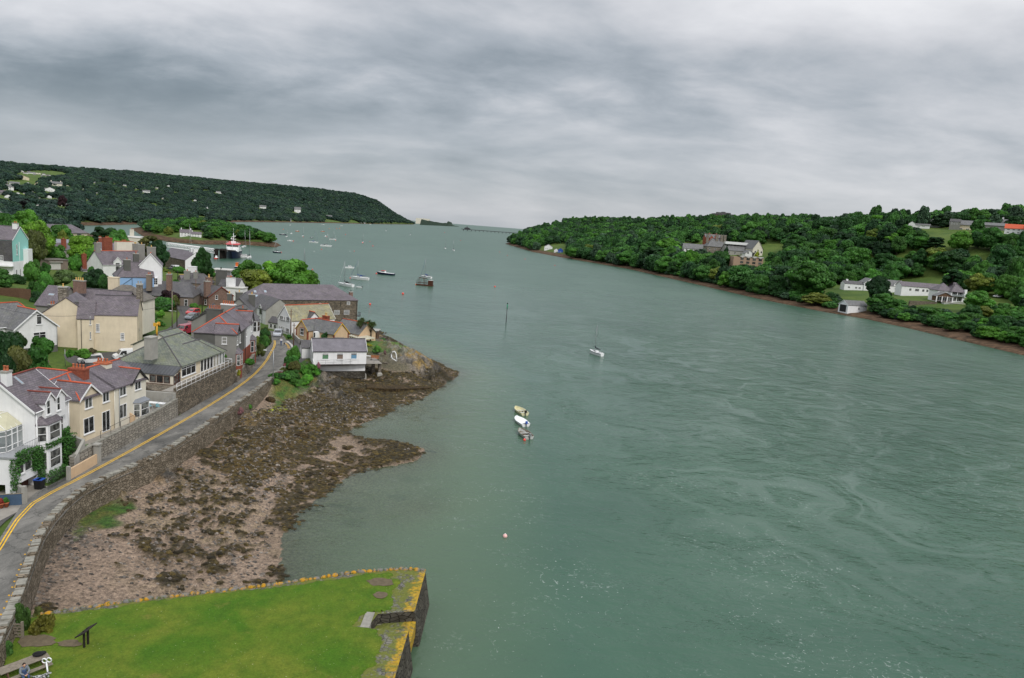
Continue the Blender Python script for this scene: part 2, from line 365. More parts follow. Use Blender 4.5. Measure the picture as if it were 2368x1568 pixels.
def zland(x,y):
 x=np.asarray(x,float);y=np.asarray(y,float);z=np.full(x.shape,-5.0)
 # town and the long wooded shore on the left
 inL=inside(landL,x,y)
 if inL.any():
  xs,ys=x[inL],y[inL];d=dist(coastL,xs,ys)
  zt=town(xs,ys);zt=np.where((xs>-46.2)&(ys>64)&(ys<118),np.minimum(zt,4.2),zt);zt=np.where((ys>=114)&(ys<154)&(xs>np.interp(ys,[114,122,131,140,147,153],[-46.3,-47.9,-50,-52,-54,-55.6])),np.minimum(zt,np.interp(ys,[114,130,154],[4.45,4.6,4.85])),zt)
  rr=np.hypot(xs,ys)
  hm=np.interp(rr,[600,900,1500,2400,3600,4600,5300,5800,6150],[44,50,66,88,125,172,180,135,40])
  prof=np.interp(d*np.interp(rr,[3500,5200],[1,2.2]),[0,5,20,90,250,480,800,3000],[-.3,1.6,4,.17*60,.42*60,.80*60,60,62])/60
  zf=hm*prof+1.0*(fbm(xs/160,ys/160,3)-.5)*np.minimum(d/30,1)*14
  w=np.clip((np.maximum((ys-430)/90,(-330-xs)/90)),0,1);w=w*w*(3-2*w)
  zt=np.where(ys>205,np.minimum(zt,np.interp(d,[0,3,15,60,200],[-.3,1.6,3.5,9,30])),zt)
  z[inL]=zt*(1-w)+zf*w
 inI=inside(isl,x,y)
 if inI.any():
  d=dist(isl,x[inI],y[inI],True);z[inI]=np.interp(d,[0,4,14,35,70],[-.3,1.6,4.2,7.5,9.5])+(fbm(x[inI]/9,y[inI]/9,3)-.5)*2.0
 inR=inside(landR,x,y)
 if inR.any():
  xs,ys=x[inR],y[inR];d=dist(coastR,xs,ys)
  s_=np.interp(ys,[0,300,500,800,1000,1300,1700],[1.05,1.0,1.0,1.15,1.22,1.10,1.0])
  z1=np.interp(d,[0,3,12,20,30,75,130,220,330,430,600,1500,3000],[-.4,.8,2.0,3.2,5.2,9.0,13,27,46,57,61,64,64])
  z1=np.where(d>30,5.2+(z1-5.2)*s_,z1);z1=z1+np.clip((d-14)/40,0,1)*np.interp(ys,[900,1200,1700],[0,9,18])
  if ARES is not None:
   W_=[np.exp(-((xs-p[0])**2+(ys-p[1])**2)/75.0**2)for p in APT];z1=z1+sum(w*r_ for w,r_ in zip(W_,ARES))/np.maximum(sum(W_),1)*np.clip((d-14)/46,0,1)
  z[inR]=z1+np.where(d<60,0,1)*0+(fbm(xs/110,ys/110,3)-.5)*np.clip((d-60)/120,0,1)*20+(fbm(xs/4,ys/4,3)-.5)*.9*np.clip(d/6,0,1)*np.clip((30-d)/10,0,1)
 return z
ANCH=[(X3(1500,1150),412),(X3(400,1022),470),(X3(80,975),480),(X3(840,1040),462),(X3(1170,1056),440),(X2(1185,745),631),(X2(520,570),760),(X2(780,555),740),(X2(1060,600),720),(X2(1270,590),700),(X2(745,455),800),(X3(1640,308),690),(X3(1500,370),630),(X3(1250,350),640),(X3(1780,360),620),(X3(1030,262),720),(X3(1330,252),730),(X3(1810,235),745),(X3(2015,262),705),(X3(2020,290),675),(X3(2190,280),690),(X3(2340,275),700),(X3(2250,350),600),(X3(2090,1100),430),(X3(2060,352),590)]
APT=[PY(p,y)for p,y in ANCH];ARES=None
def ground_hit(px,py,z0=0.0):
 "first point where the line of sight meets the land"
 d=ray(px,py);d=d/np.linalg.norm(d);t=np.geomspace(60,9000,2500);P_=CO+d*t[:,None]
 z=zland(P_[:,0],P_[:,1]);k=np.nonzero(P_[:,2]<z+z0)[0]
 return P_[k[0]]if len(k)else None
_b=zland(np.array([p[0]for p in APT]),np.array([p[1]for p in APT]));print('anch',[(round(float(p[2])),round(float(b)))for p,b in zip(APT,_b)])
ARES=[0.0]*len(APT)
for _ in range(12):
 _b=zland(np.array([p[0]for p in APT]),np.array([p[1]for p in APT]));ARES=[r_+(p[2]-.5-b)*.7 for r_,p,b in zip(ARES,APT,_b)]
print('anch2',[(round(float(p[2])),round(float(b)))for p,b in zip(APT,zland(np.array([p[0]for p in APT]),np.array([p[1]for p in APT])))])
def gridmesh(name,XX,YY,ZZ,mat,cols=None,fmask=None,**kw):
 ny,nx=XX.shape;V=np.stack([XX,YY,ZZ],-1).reshape(-1,3)
 i=np.arange(ny*nx).reshape(ny,nx);F=np.stack([i[:-1,:-1],i[:-1,1:],i[1:,1:],i[1:,:-1]],-1).reshape(-1,4)
 if fmask is not None:F=F[fmask[:-1,:-1].ravel()]
 me=bpy.data.meshes.new(name);me.vertices.add(len(V));me.vertices.foreach_set('co',V.ravel())
 me.loops.add(F.size);me.loops.foreach_set('vertex_index',F.ravel());me.polygons.add(len(F));me.polygons.foreach_set('loop_start',np.arange(0,F.size,4));me.polygons.foreach_set('loop_total',np.full(len(F),4));me.polygons.foreach_set('use_smooth',np.ones(len(F),bool))
 me.materials.append(MATS[mat])
 for an,av in(cols or{}).items():
  if av.ndim==3:
   at=me.color_attributes.new(an,'FLOAT_COLOR','POINT');at.data.foreach_set('color',np.concatenate([av,np.ones(av.shape[:2]+(1,))],-1).ravel())
  else:at=me.attributes.new(an,'FLOAT','POINT');at.data.foreach_set('value',av.ravel())
 me.update();o=bpy.data.objects.new(name,me);C.objects.link(o);return props(o,**kw)
m,T=newmat('ground');g=T.n('ShaderNodeTexCoord').outputs['Object'];z=T.n('ShaderNodeSeparateXYZ',{0:g}).outputs[2]
n=T.noise(g,.05,6,.6);n_=T.noise(g,.9,5,.65);vm=T.n('ShaderNodeMapping',{'Vector':g,'Rotation':(0,0,.5),'Scale':(.25,.9,1)}).outputs[0]
grass=T.mix(T.ramp(n,[(.35,0.0),(.65,1.0)]),(.050,.095,.018),(.105,.150,.030));grass=T.mix(T.ramp(n_,[(.4,0.0),(.7,.6)]),grass,(.045,.070,.020))
rock=T.mix(T.ramp(T.noise(vm,.8,6,.7),[(.38,0.0),(.64,1.0)]),(.028,.019,.011),(.15,.092,.055));rock=T.mix(T.ramp(T.noise(g,2.5,5,.7),[(.62,0.0),(.72,.6)]),rock,(.26,.22,.17))
zz=T.m('ADD',z,T.m('MULTIPLY',T.m('SUBTRACT',n_,.5),2.6))
c=T.mix(T.ramp(T.m('MULTIPLY',zz,.1),[(.27,0.0),(.36,1.0)]),rock,grass)
finish(T,c,.9,.15,bump(T,T.noise(g,1.1,5,.7),.5,.6));MATS['ground']=m
th=np.radians(np.linspace(-62,62,820));rr=np.concatenate([np.geomspace(26,240,150),np.geomspace(243,1000,380),np.geomspace(1006,16000,190)])
RR,TH=np.meshgrid(rr,th,indexing='ij');GX=RR*np.sin(TH);GY=RR*np.cos(TH)
gridmesh('ground',GX,GY,zland(GX,GY),'ground',kind='structure')
# ------ the beach, the rocks and the headland, one fine sheet
wall_top=[(-31.5,40.5),(-33.7,45.4),(-34.6,47.3),(-35.4,48.7),(-37.6,53),(-38.8,55.4),(-39.5,57.1),(-40.2,59.1),(-40.9,61.4),(-41.5,64.8),(-41.4,67.7),(-40.9,70.8),(-39.9,74.8),(-39.6,80),(-39.6,88),(-39.9,95.1),(-40.1,101.7),(-40.2,106.6),(-40.8,115.5),(-41.2,121)]
beach=rbf([(-34,45,2.5),(-37,54,2.4),(-39,60,2.4),(-40.3,66,2.3),(-39.5,74,2.3),(-38.6,82,2.2),(-38.6,92,2.2),(-38.7,104,2.3),(-39,112,2.5),(-46,50,2.6),(-46,70,2.5),(-46,100,2.5),(-30,50,1.4),(-33,60,1.7),(-33,70,1.5),(-32,84,1.3),(-31,95,1.0),(-30,105,.9),(-27,60,.8),(-27,72,.55),(-26,84,.5),(-25,94,.35),(-24,52,.4),(-20.2,60,0),(-22.5,68,0),(-23,75.6,0),(-21,85,0),(-18.4,92,.05),(-25.1,106,0),(-22,117,0),(-19,126,0),(-15.6,137,0),(-13.6,142.4,.0),(-12,158,0),(-16.5,165,0),(-20,170,0),(-33,192,0),(-38.7,199.4,0),(-24,124,.25),(-20.5,128,.05),(-16.5,97.5,.25),(-20,98.3,.3),(-12.6,99.3,.05),(-18.5,104.5,-.12),(-14,107,-.4),(-16,88,-.25),(-9,79,-.35),(-11,80.5,-.45),(-14,60,-.5),(-15,72,-.5),(-14,84,-.45),(-15,106,-.35),(-12,118,-.4),(-6,60,-1.3),(-5,75,-1.4),(-4,92,-1.5),(-4,110,-1.6),(-3,130,-1.8),(5,60,-3),(6,90,-3.2),(6,130,-3.4),(2,160,-3.2),(15,100,-5),(15,60,-5),(15,150,-5),(-5,175,-3),(-18,195,-3),(-5,200,-4),(10,200,-5),(-40,118,4.6),(-42,124,4.8),(-41.5,130,4.7),(-41,136,4.7),(-41,146,4.8),(-38.6,116,2.6),(-38,124,2.4),(-37,130,2.0),(-34,136,1.4),(-30,140,.8),(-26.5,139.7,.8),(-30,132,1.2),(-31,125,1.4),(-29,129,1.3),(-25.5,125.5,.9),(-24.5,119,.7),(-30,117,1.1),(-34,112,1.5),(-34,120,1.9),(-34,141,1.5),(-35,146,3.6),(-30,146,2.4),(-28,148,3.2),(-24.5,145,3.4),(-27,152,4.8),(-32,152,4.9),(-27.5,159.5,5),(-23,156,4.7),(-24,160,3.8),(-34,160,5),(-33,168,4.4),(-19.5,151,3.4),(-22.5,139,1.4),(-17.6,158,1.1),(-15,154.6,.9),(-18,148,1.3),(-16,140,.3),(-20,132,.5),(-27,167,2.0),(-30,175,1.5),(-38,180,3.5),(-40,190,2.5),(-42,200,2.5)])
bx=np.arange(-48,16,.22);by=np.concatenate([np.arange(42,130,.24),np.arange(130,206,.34)])
BX,BY=np.meshgrid(bx,by);BZ=beach(BX,BY)
nbig=fbm(BX/6,BY/6,4);nmid=fbm(BX/1.25+9,BY/1.5,4);nf=fbm(BX/.42+3,BY/.6+3,3)
def pm(f,pts,z=1.0,soft=1.2):
 poly=[tuple(S(f(*p),z)[:2])for p in pts]
 wx=(fbm(BX/2.2+5,BY/2.2,3)-.5)*3.2;wy=(fbm(BX/2.2,BY/2.2+8,3)-.5)*3.2;X_w,Y_w=BX+wx,BY+wy
 i=inside(poly,X_w,Y_w);d=dist(poly,X_w,Y_w,True);return np.clip(np.where(i,d,-d)/soft*.5+.5,0,1)
def blob(cx,cy,rx,ry,a=0):
 u=(BX-cx)*math.cos(a)+(BY-cy)*math.sin(a);v=-(BX-cx)*math.sin(a)+(BY-cy)*math.cos(a);return np.clip(1.6-np.hypot(u/rx,v/ry)-(nmid-.5)*1.2,0,1)
sub=np.clip(blob(*S((1060*KS,1112*KS),-.4)[:2],2.6,1.6)+blob(*S((1035*KS,1130*KS),-.4)[:2],1.2,1.0)*.8,0,1);BZ=BZ+sub*np.clip(-.15-BZ,0,3)*.93
low=pm(Y5,[(780,600),(900,800),(870,1010),(1100,1060),(1400,1020),(1900,900),(2090,820),(2120,640),(2200,520),(2120,380),(2050,200),(1700,60),(1450,-30),(1200,60),(1150,200),(1000,260),(1020,380),(880,480)],.9)
upw=pm(Y4,[(0,1050),(250,1300),(600,1200),(760,1020),(520,820),(850,600),(1180,560),(1550,330),(1500,230),(1000,280),(850,250),(700,340),(420,430),(180,540),(140,700),(0,760)],1.1)
strip=pm(Y4,[(850,250),(900,130),(1100,120),(1480,150),(2270,90),(2240,150),(1700,250),(1500,330),(1200,560),(900,430)],.8)
spit=pm(Y4,[(1340,650),(1500,680),(1760,700),(2060,770),(2040,820),(1880,900),(1600,930),(1380,900),(1160,850),(1200,820),(1450,850),(1650,790),(1450,750)],.25,.8)
spots=sum(blob(*S(Y4(*p),.25)[:2],*r)for p,r in[((660,900),(1.6,1.0)),((860,910),(2.0,1.2)),((1160,965),(1.5,1.5)),((1020,1030),(2.3,1.7)),((960,1130),(2.4,1.6)),((830,1200),(2.0,2.6)),((680,1340),(1.4,1.3)),((860,1360),(1.3,1.0)),((660,1430),(1.3,1.4)),((650,1530),(1.5,1.4)),((600,980),(1.8,2.0)),((780,830),(2.0,1.6)),((930,820),(1.6,1.4)),((630,1045),(1.2,1.2)),((700,700),(1.6,1.6)),((960,740),(1.8,1.0)),((1050,765),(1,1)),((800,640),(1.0,1.6)),((1270,765),(.6,.8)),((520,1240),(.8,.6)),((610,1250),(.6,.6)),((840,570),(1.2,1.6)),((1130,790),(.5,.5)),((760,1080),(.6,.6)),((1480,810),(.9,.9)),((1040,675),(1.0,1.2)),((1090,630),(1.3,1.2)),((2270,1170),(1.8,1.6)),((2300,1020),(1.2,2)),((1810,1230),(.9,.8)),((1310,1365),(.6,.5)),((1440,1360),(.6,.5)),((1950,1040),(.9,1)),((1350,1500),(1,.8)),((1160,1330),(.6,.4)),((2160,770),(.6,.4))])
wn=nmid*.58+nf*.42
sandA=pm(Y4,[(1230,640),(1420,700),(1640,780),(1480,870),(1160,840),(1330,950),(1060,1200),(900,1400),(880,1568),(780,1800),(560,1900),(440,1568),(430,1300),(520,1120),(640,1040),(560,860),(900,850),(1100,700)],.4)
sandB=pm(Y1,[(620,855),(1030,840),(1010,900),(960,940),(830,885)],1.3,.6);sandL=pm(Y5,[(60,1180),(130,900),(180,760),(450,640),(620,560),(820,470),(1010,290),(1050,330),(900,480),(790,620),(800,760),(900,1010),(1100,1080),(1400,1040),(1900,930),(2100,850),(2250,900),(2250,1150),(900,1250)],1.4)
oth=np.clip(1-np.maximum.reduce([sandA,sandB,sandL,low]),0,1)*np.clip((2.35-BZ)/.2+.3,0,1)
dens=np.clip(np.maximum.reduce([low*.52*(1-sandA*.9),oth*.66,upw*.60*(1-sandA),strip*.82]),0,.95)*np.clip((BZ+.28)/.30,.10,1)
weed=np.clip((wn-(1-dens))*0+(dens-(1-wn)*.98+.02)*7,0,1)
weed=np.maximum.reduce([weed,spit,sub,np.clip(spots*2.2,0,1)*np.clip((nf-.25)*5,0,1)])
shore_d=dist([(-20.2,60),(-22.5,68),(-23,75.6),(-21,85),(-18.4,92)],BX,BY)
rockm=np.maximum.reduce([pm(Y1,[(1480,340),(1700,350),(1880,470),(2080,550),(2280,650),(2000,680),(1700,660),(1500,600),(1380,560),(1300,420)],2.0),pm(Y1,[(430,800),(560,715),(760,730),(900,790),(700,840),(560,830),(440,850)],1.6,.8),pm(Y1,[(400,930),(560,860),(740,870),(1000,960),(1190,1040),(900,1040),(660,970)],1.5,.8),pm(Y4,[(150,540),(260,470),(400,450),(420,490),(250,570)],1.6,.8),pm(Y5,[(1090,20),(1250,-20),(1360,60),(1300,110),(1100,80)],1.8,.8),pm(Y5,[(700,210),(860,170),(1000,170),(900,240),(740,260)],2.0,.8)])
rockm=np.maximum(rockm,np.clip((BY-166)/6,0,1)*np.clip((4.2-BZ)/1.5,0,1))
green=np.maximum.reduce([pm(Y4,[(420,400),(620,340),(700,260),(660,400),(440,440)],1.6,.8)*.95,pm(Y4,[(20,680),(120,640),(180,690),(60,710)],1.8,.6)*.7,blob(*S(Y4(360,435),1.9)[:2],1.5,1)*.7,pm(Y4,[(680,250),(760,130),(860,180),(900,280),(780,320)],1.6)*.45,blob(*S(Y4(1380,75),1.0)[:2],2,1)*.6,low*.42*np.clip((fbm(BX/3.1,BY/3.1+40,3)-.5)*9,0,1),upw*.3*np.clip((fbm(BX/2.5+70,BY/2.5,3)-.56)*9,0,1)])
grassm=np.maximum.reduce([pm(Y5,[(560,300),(740,240),(880,235),(910,290),(780,345),(830,430),(520,480),(430,560),(430,440)],2.2,.5),np.clip((BZ-4.2)/.5,0,1)*np.clip((165-BY)/4,0,1)*np.clip((BX+46)/3,0,1),pm(Y1,[(200,370),(430,470),(560,560),(590,720),(450,800),(280,840),(60,1000),(-60,900),(0,700),(60,600)],3.4,.8),pm(Y1,[(1110,290),(1180,255),(1300,262),(1420,285),(1560,318),(1720,362),(1500,350),(1330,322),(1180,335)],4.9,.5)*2])
pebble=np.clip(pm(Y5,[(180,700),(260,540),(420,420),(560,470),(620,560),(450,640),(330,760),(200,900),(130,1090),(60,1100)],2.2,2)*1.2,0,1)
ulva=np.clip((fbm(BX/2.4+30,BY/2.4,3)-.52)*6,0,1)
sand=np.array([.355,.262,.192]);sand2=np.array([.265,.195,.135]);dark=np.array([.040,.031,.013]);brown=np.array([.150,.090,.018]);algae=np.array([.36,.42,.04]);peb=np.array([.135,.110,.088]);rock_=np.array([.075,.068,.057]);rocky=np.array([.33,.21,.04])
mixc=lambda a,b,f:a*(1-f[...,None])+b*f[...,None]
col=np.ones(BX.shape+(3,))*sand;col=mixc(col,sand2,np.clip((nbig-.42)*5,0,1)*.8);col=mixc(col,peb,np.clip(pebble*np.clip((nf-.28)*4,0,1)+upw*np.clip((nf-.5)*6,0,1)*.8,0,1))
col=mixc(col,np.array([.13,.115,.07])*np.ones(3),np.clip((BY-116)/5,0,1)*np.clip((BZ-2.1)/.5,0,1));col=mixc(col,np.array([.24,.205,.06]),green*.55*np.clip((nf-.3)*4,0,1))
oc=np.clip((fbm(BX/5+60,BY/5+20,3)-.36)*5,0,1)*np.clip(upw*1.3+.15,0,1)
wc=mixc(mixc(np.ones(col.shape)*dark,brown,np.clip(oc*.75*(.3+nf),0,1)),np.array([.075,.060,.022]),np.clip((nf-.5)*4,0,1)*.6)
rc=mixc(np.ones(col.shape)*rock_,np.array([.27,.23,.18]),np.clip((fbm(BX/.8,BY/2.6,3)-.48)*6,0,1)*.8);rc=mixc(rc,dark,np.clip((1.7-BZ)/.9+(nmid-.5),0,1));rc=mixc(rc,rocky,np.clip((fbm(BX/2+3,BY/2+3,3)-.50)*7,0,1)*np.clip((BZ-1.6)/.8,0,1)*.8);rc=mixc(rc,np.array([.30,.28,.25]),np.clip((BZ-3.2)/.8,0,1)*np.clip((nf-.4)*4,0,1)*.8)
col=mixc(col,wc,weed*(1-rockm*.7));col=mixc(col,rc,rockm)
col=mixc(col,algae,np.clip(green-.62,0,.35)*2.8*np.clip((nf-.36)*6,0,1))
gc=mixc(np.ones(col.shape)*np.array([.055,.13,.018]),np.array([.13,.14,.03]),np.clip((nmid-.42)*5,0,1));grassm=np.clip(grassm,0,1);col=mixc(col,gc,grassm*(1-rockm*.75));col=mixc(col,np.array([.085,.175,.022])*np.ones(3),pm(Y1,[(1110,285),(1180,250),(1300,255),(1420,275),(1560,305),(1740,352),(1500,352),(1330,330),(1180,340)],4.8,.5)*(.7+.3*nf))
BZ2=BZ+weed*(.04+.22*nf)*np.clip(1-grassm,0,1)*np.clip((BZ+.15)/.5,.25,1)+(nf-.5)*.10+spit*(.25+.35*nmid)+np.maximum(upw,low*.8)*(1-spit)*np.clip(BZ/.3,0,1)*np.clip((nmid-.45)*2.2,0,.5)*.55+rockm*((np.abs(fbm((BX*.9+BY*.25)/1.3,(BY*.9-BX*.25)/3.5,4)-.5))*-5.0+.8)*np.clip(BZ+.4,0,1)
BZ2=np.where(BX<np.interp(BY,[p[1]for p in wall_top]+[146,152],[p[0]for p in wall_top]+[-41,-38])-.3,np.minimum(BZ2-.9,3.3),BZ2)
m,T=newmat('shore');g=T.n('ShaderNodeTexCoord').outputs['Object'];vc=T.n('ShaderNodeAttribute',attribute_name='col').outputs['Color']
c=T.mix(1.0,vc,T.ramp(T.noise(g,2.6,7,.85),[(.36,.28),(.52,.95),(.66,1.75)]),'MULTIPLY');c=T.mix(T.ramp(T.n('ShaderNodeTexVoronoi',{'Vector':g,'Scale':2.1}).outputs[0],[(.10,.65),(.30,0.0)]),c,(.030,.024,.015));c=T.mix(T.ramp(T.noise(g,3.3,3,.6),[(.70,0.0),(.74,.8)]),c,(.045,.035,.025));c=T.mix(T.ramp(T.noise(g,2.9,2,.5,1.0),[(.745,0.0),(.76,.8)]),c,(.42,.40,.36))
finish(T,c,.7,.3,bump(T,T.noise(g,4,6,.8),.30,1.0));MATS['shore']=m
gridmesh('shore',BX,BY,BZ2,'shore',cols={'col':col},kind='structure')
def clumps(name,label,wgt,n,smin,smax,hk,c1,c2,seed,cat):
 "irregular little mounds scattered over the shore: seaweed tufts, or stones"
 rs=np.random.default_rng(seed);w=(wgt*(BZ2>-.12)).ravel();w=w/w.sum();ids=rs.choice(w.size,n,p=w);X=BX.ravel()[ids]+rs.uniform(-.12,.12,n);Y=BY.ravel()[ids]+rs.uniform(-.12,.12,n);Z=BZ2.ravel()[ids]
 s_=smin+(smax-smin)*rs.random(n)**2;k=7;V=np.zeros((n,2*k+1,3));el=rs.uniform(.55,1.0,n);rot=rs.uniform(-.5,.5,n)
 for j in range(k):
  a=2*math.pi*j/k;ra=s_*rs.uniform(.7,1.3,n);u=ra*math.cos(a)*1.25;v=ra*math.sin(a)*el;x=u*np.cos(rot)-v*np.sin(rot);y=u*np.sin(rot)+v*np.cos(rot)
  V[:,j]=np.stack([X+x,Y+y,Z-.06],1);q=rs.uniform(.5,.8,n);V[:,k+j]=np.stack([X+x*q,Y+y*q,Z+s_*hk*rs.uniform(.5,1.0,n)],1)
 V[:,2*k]=np.stack([X,Y,Z+s_*hk*rs.uniform(.9,1.3,n)],1);F4=[];b=np.arange(n)*(2*k+1)
 F=[(int(i+j),int(i+(j+1)%k),int(i+k+(j+1)%k),int(i+k+j))for i in b for j in range(k)]+[(int(i+k+j),int(i+k+(j+1)%k),int(i+2*k))for i in b for j in range(k)]
 me=bpy.data.meshes.new(name);me.from_pydata(V.reshape(-1,3).tolist(),[],F);me.materials.append(MATS['shore']);f=rs.random((n,1));cc=(np.array(c1)*(1-f)+np.array(c2)*f)*rs.uniform(.6,1.3,(n,1));cc=np.repeat(cc,2*k+1,0);at=me.color_attributes.new('col','FLOAT_COLOR','POINT');at.data.foreach_set('color',np.c_[cc,np.ones(len(cc))].ravel());me.update();o=bpy.data.objects.new(name,me);C.objects.link(o);props(o,label,cat,None,'stuff')
clumps('seaweed','brown and olive seaweed clumps strewn over the beach',np.clip(weed-.35,0,1)*(1-rockm*.6)*(1-grassm),7500,.12,.40,.34,(.035,.028,.013),(.13,.092,.026),3,'seaweed')
clumps('beach_stones','loose stones and shingle scattered over the beach',(pebble*.8+upw*.5+low*.2+.06)*(BZ>.1)*(BZ<2.7)*(1-grassm)*(BX>-41.5),6000,.06,.22,.6,(.09,.08,.07),(.34,.30,.26),4,'stones')
# ------ water
m,T=newmat('water');g=T.n('ShaderNodeTexCoord').outputs['Object'];dp=T.n('ShaderNodeAttribute',attribute_name='depth').outputs['Fac']
sx_=T.n('ShaderNodeSeparateXYZ',{0:g});yy=sx_.outputs[1];dist_=T.n('ShaderNodeVectorMath',{0:g},operation='LENGTH').outputs['Value']
mA=T.n('ShaderNodeMapping',{'Vector':g,'Rotation':(0,0,R(18)),'Scale':(.55,1.5,1)}).outputs[0];mB=T.n('ShaderNodeMapping',{'Vector':g,'Rotation':(0,0,R(-25)),'Scale':(.8,1.2,1)}).outputs[0]
swirl=T.n('ShaderNodeVectorMath',{0:g,1:T.n('ShaderNodeVectorMath',{0:T.noise(g,.022,3,.55,out=1),3:34.0},operation='SCALE').outputs[0]},operation='ADD').outputs[0]
mS=T.n('ShaderNodeMapping',{'Vector':swirl,'Rotation':(0,0,R(-14)),'Scale':(.050,.017,1)}).outputs[0]
slick=T.ramp(T.noise(mS,1.0,5,.6),[(.36,0.0),(.62,1.0)])
h1=T.noise(mA,1.0,5,.62);h2=T.noise(mB,.30,4,.6);h3=T.noise(g,4.5,3,.6);h4=T.noise(swirl,.09,4,.6)
h=T.m('ADD',T.m('ADD',T.m('MULTIPLY',h1,.22),T.m('MULTIPLY',h2,.75)),T.m('ADD',T.m('MULTIPLY',h3,.045),T.m('MULTIPLY',h4,1.5)))
cur=T.ramp(T.m('MULTIPLY',sx_.outputs[0],.005),[(.0,.42),(.35,1.0)])
near=T.ramp(T.m('MULTIPLY',dist_,.001),[(0.0,1.0),(.25,.95),(1.0,.65)])
st=T.m('MULTIPLY',T.m('MULTIPLY',T.m('MULTIPLY_ADD',slick,.85,.18),cur),near)
nrm=T.n('ShaderNodeBump',{'Height':h,'Distance':1.15,'Strength':st}).outputs[0]
body=T.mix(T.ramp(T.noise(swirl,.028,4,.6),[(.3,0.0),(.7,1.0)]),(.030,.080,.052),(.050,.110,.073))
body=T.mix(T.ramp(T.m('MULTIPLY',dp,.25),[(0.0,1.0),(.85,0.0)]),body,(.105,.155,.090))
wv_=T.n('ShaderNodeVectorMath',{0:g,1:T.n('ShaderNodeVectorMath',{0:T.noise(g,.16,3,.6,out=1),3:9.0},operation='SCALE').outputs[0]},operation='ADD').outputs[0]
fl=T.ramp(T.noise(wv_,.22,5,.62),[(.493,0.0),(.502,1.0),(.511,0.0)])
zone=T.ramp(T.noise(g,.045,3,.55),[(.46,0.0),(.60,1.0)])
speck=T.ramp(T.noise(g,3.1,2,.6),[(.70,0.0),(.735,1.0)])
lines=T.m('MULTIPLY',T.m('MULTIPLY',fl,zone),T.ramp(T.noise(g,2.2,2,.6),[(.48,0.0),(.64,.6)]))
foam=T.m('MULTIPLY',T.m('MAXIMUM',T.m('MULTIPLY',speck,T.m('MULTIPLY_ADD',zone,.65,.20)),lines),T.ramp(T.m('MULTIPLY',dist_,.001),[(.05,.9),(.16,.55),(.30,0.0)]))
body=T.mix(foam,body,(.62,.66,.64))
rough=T.m('ADD',T.ramp(T.m('MULTIPLY',dist_,.001),[(0.0,.07),(.2,.16),(.45,.30),(1.0,.36)]),T.m('MULTIPLY',foam,.5))
b=T.n('ShaderNodeBsdfPrincipled',{'Base Color':body,'Roughness':rough,'IOR':1.333,'Specular IOR Level':.5,'Normal':nrm})
tr=T.n('ShaderNodeBsdfTransparent',{'Color':(.66,.80,.72,1)})
gl=T.n('ShaderNodeBsdfGlossy',{'Color':(1,1,1,1),'Roughness':.06,'Normal':nrm});fres=T.n('ShaderNodeFresnel',{'IOR':1.333,'Normal':nrm})
clear=T.n('ShaderNodeMixShader',{0:fres.outputs[0],1:tr.outputs[0],2:gl.outputs[0]})
fac=T.m('EXPONENT',T.m('MULTIPLY',dp,-1.5))
mx=T.n('ShaderNodeMixShader',{0:T.m('MULTIPLY',fac,.93),1:b.outputs[0],2:clear.outputs[0]});T.n('ShaderNodeOutputMaterial',{0:mx.outputs[0]});MATS['water']=m
wx=np.concatenate([-np.geomspace(90000,60,14),np.arange(-50,40,1.0),np.geomspace(45,90000,14)]);wy=np.concatenate([[-2000,-200,0,30],np.arange(44,215,1.0),np.geomspace(225,90000,24)])
WX,WY=np.meshgrid(wx,wy);inb=(WX>-48)&(WX<15.9)&(WY>42)&(WY<206)
D=np.where(inb,np.maximum(-beach(np.clip(WX,-48,16),np.clip(WY,42,206)),0),9.0);D[(WX<-30)&(WY>206)]=9
gridmesh('water',WX,WY,WX*0,'water',cols={'depth':D},kind='structure')
# ------ roads and markings
def strip_mesh(name,L,Rr,mat,z,**kw):
 mb=MB().mat(mat);n=len(L);V=[(*L[i],z[i])for i in range(n)]+[(*Rr[i],z[i])for i in range(n)]
 mb.faces(V,[(i,n+i,n+i+1,i+1)for i in range(n-1)]);return mb.build(name,**kw)
m,T=newmat('asphalt');g=T.n('ShaderNodeTexCoord').outputs['Object']
vm=T.n('ShaderNodeMapping',{'Vector':g,'Scale':(.5,.22,1)}).outputs[0]
c=T.mix(T.ramp(T.noise(vm,.9,6,.65),[(.35,0.0),(.68,1.0)]),(.095,.093,.086),(.225,.215,.195));c=T.mix(T.ramp(T.noise(vm,.55,3,.5,1.2),[(.60,0.0),(.61,.55)]),c,(.085,.083,.078))
ck=T.n('ShaderNodeTexVoronoi',{'Vector':T.n('ShaderNodeVectorMath',{0:g,1:T.n('ShaderNodeVectorMath',{0:T.noise(g,.8,3,out=1),3:1.3},operation='SCALE').outputs[0]},operation='ADD').outputs[0],'Scale':.42},feature='DISTANCE_TO_EDGE').outputs[0]
c=T.mix(T.ramp(ck,[(.006,.5),(.02,0.0)]),c,(.03,.03,.028));c=T.mix(1.0,c,T.ramp(T.noise(g,9,3),[(.3,.85),(.7,1.15)]),'MULTIPLY')
finish(T,c,.85,.25,bump(T,T.noise(g,12,3),.02,.6));MATS['asphalt']=m
plain('asphalt_dark',(.075,.073,.07),.85,.2,1.0);plain('paving',(.27,.25,.22),.85,.2,1.5);plain('line_yellow',(.70,.42,.03),.6,.35,3);plain('line_orange',(.62,.34,.02),.7,.3,6);plain('kerb',(.40,.38,.35),.85,.15,3)
ys=np.array([38,42,45.5,50,54,56,59,62.6,65.3,69,74,80,86,92,98,104,110,116,122,128,134,140,146,150,154,158,164])
xw=np.interp(ys,[p[1]for p in wall_top]+[130,140,145.5,150,157,164],[p[0]for p in wall_top]+[-42.8,-45.0,-46.6,-49.2,-52.2,-56])
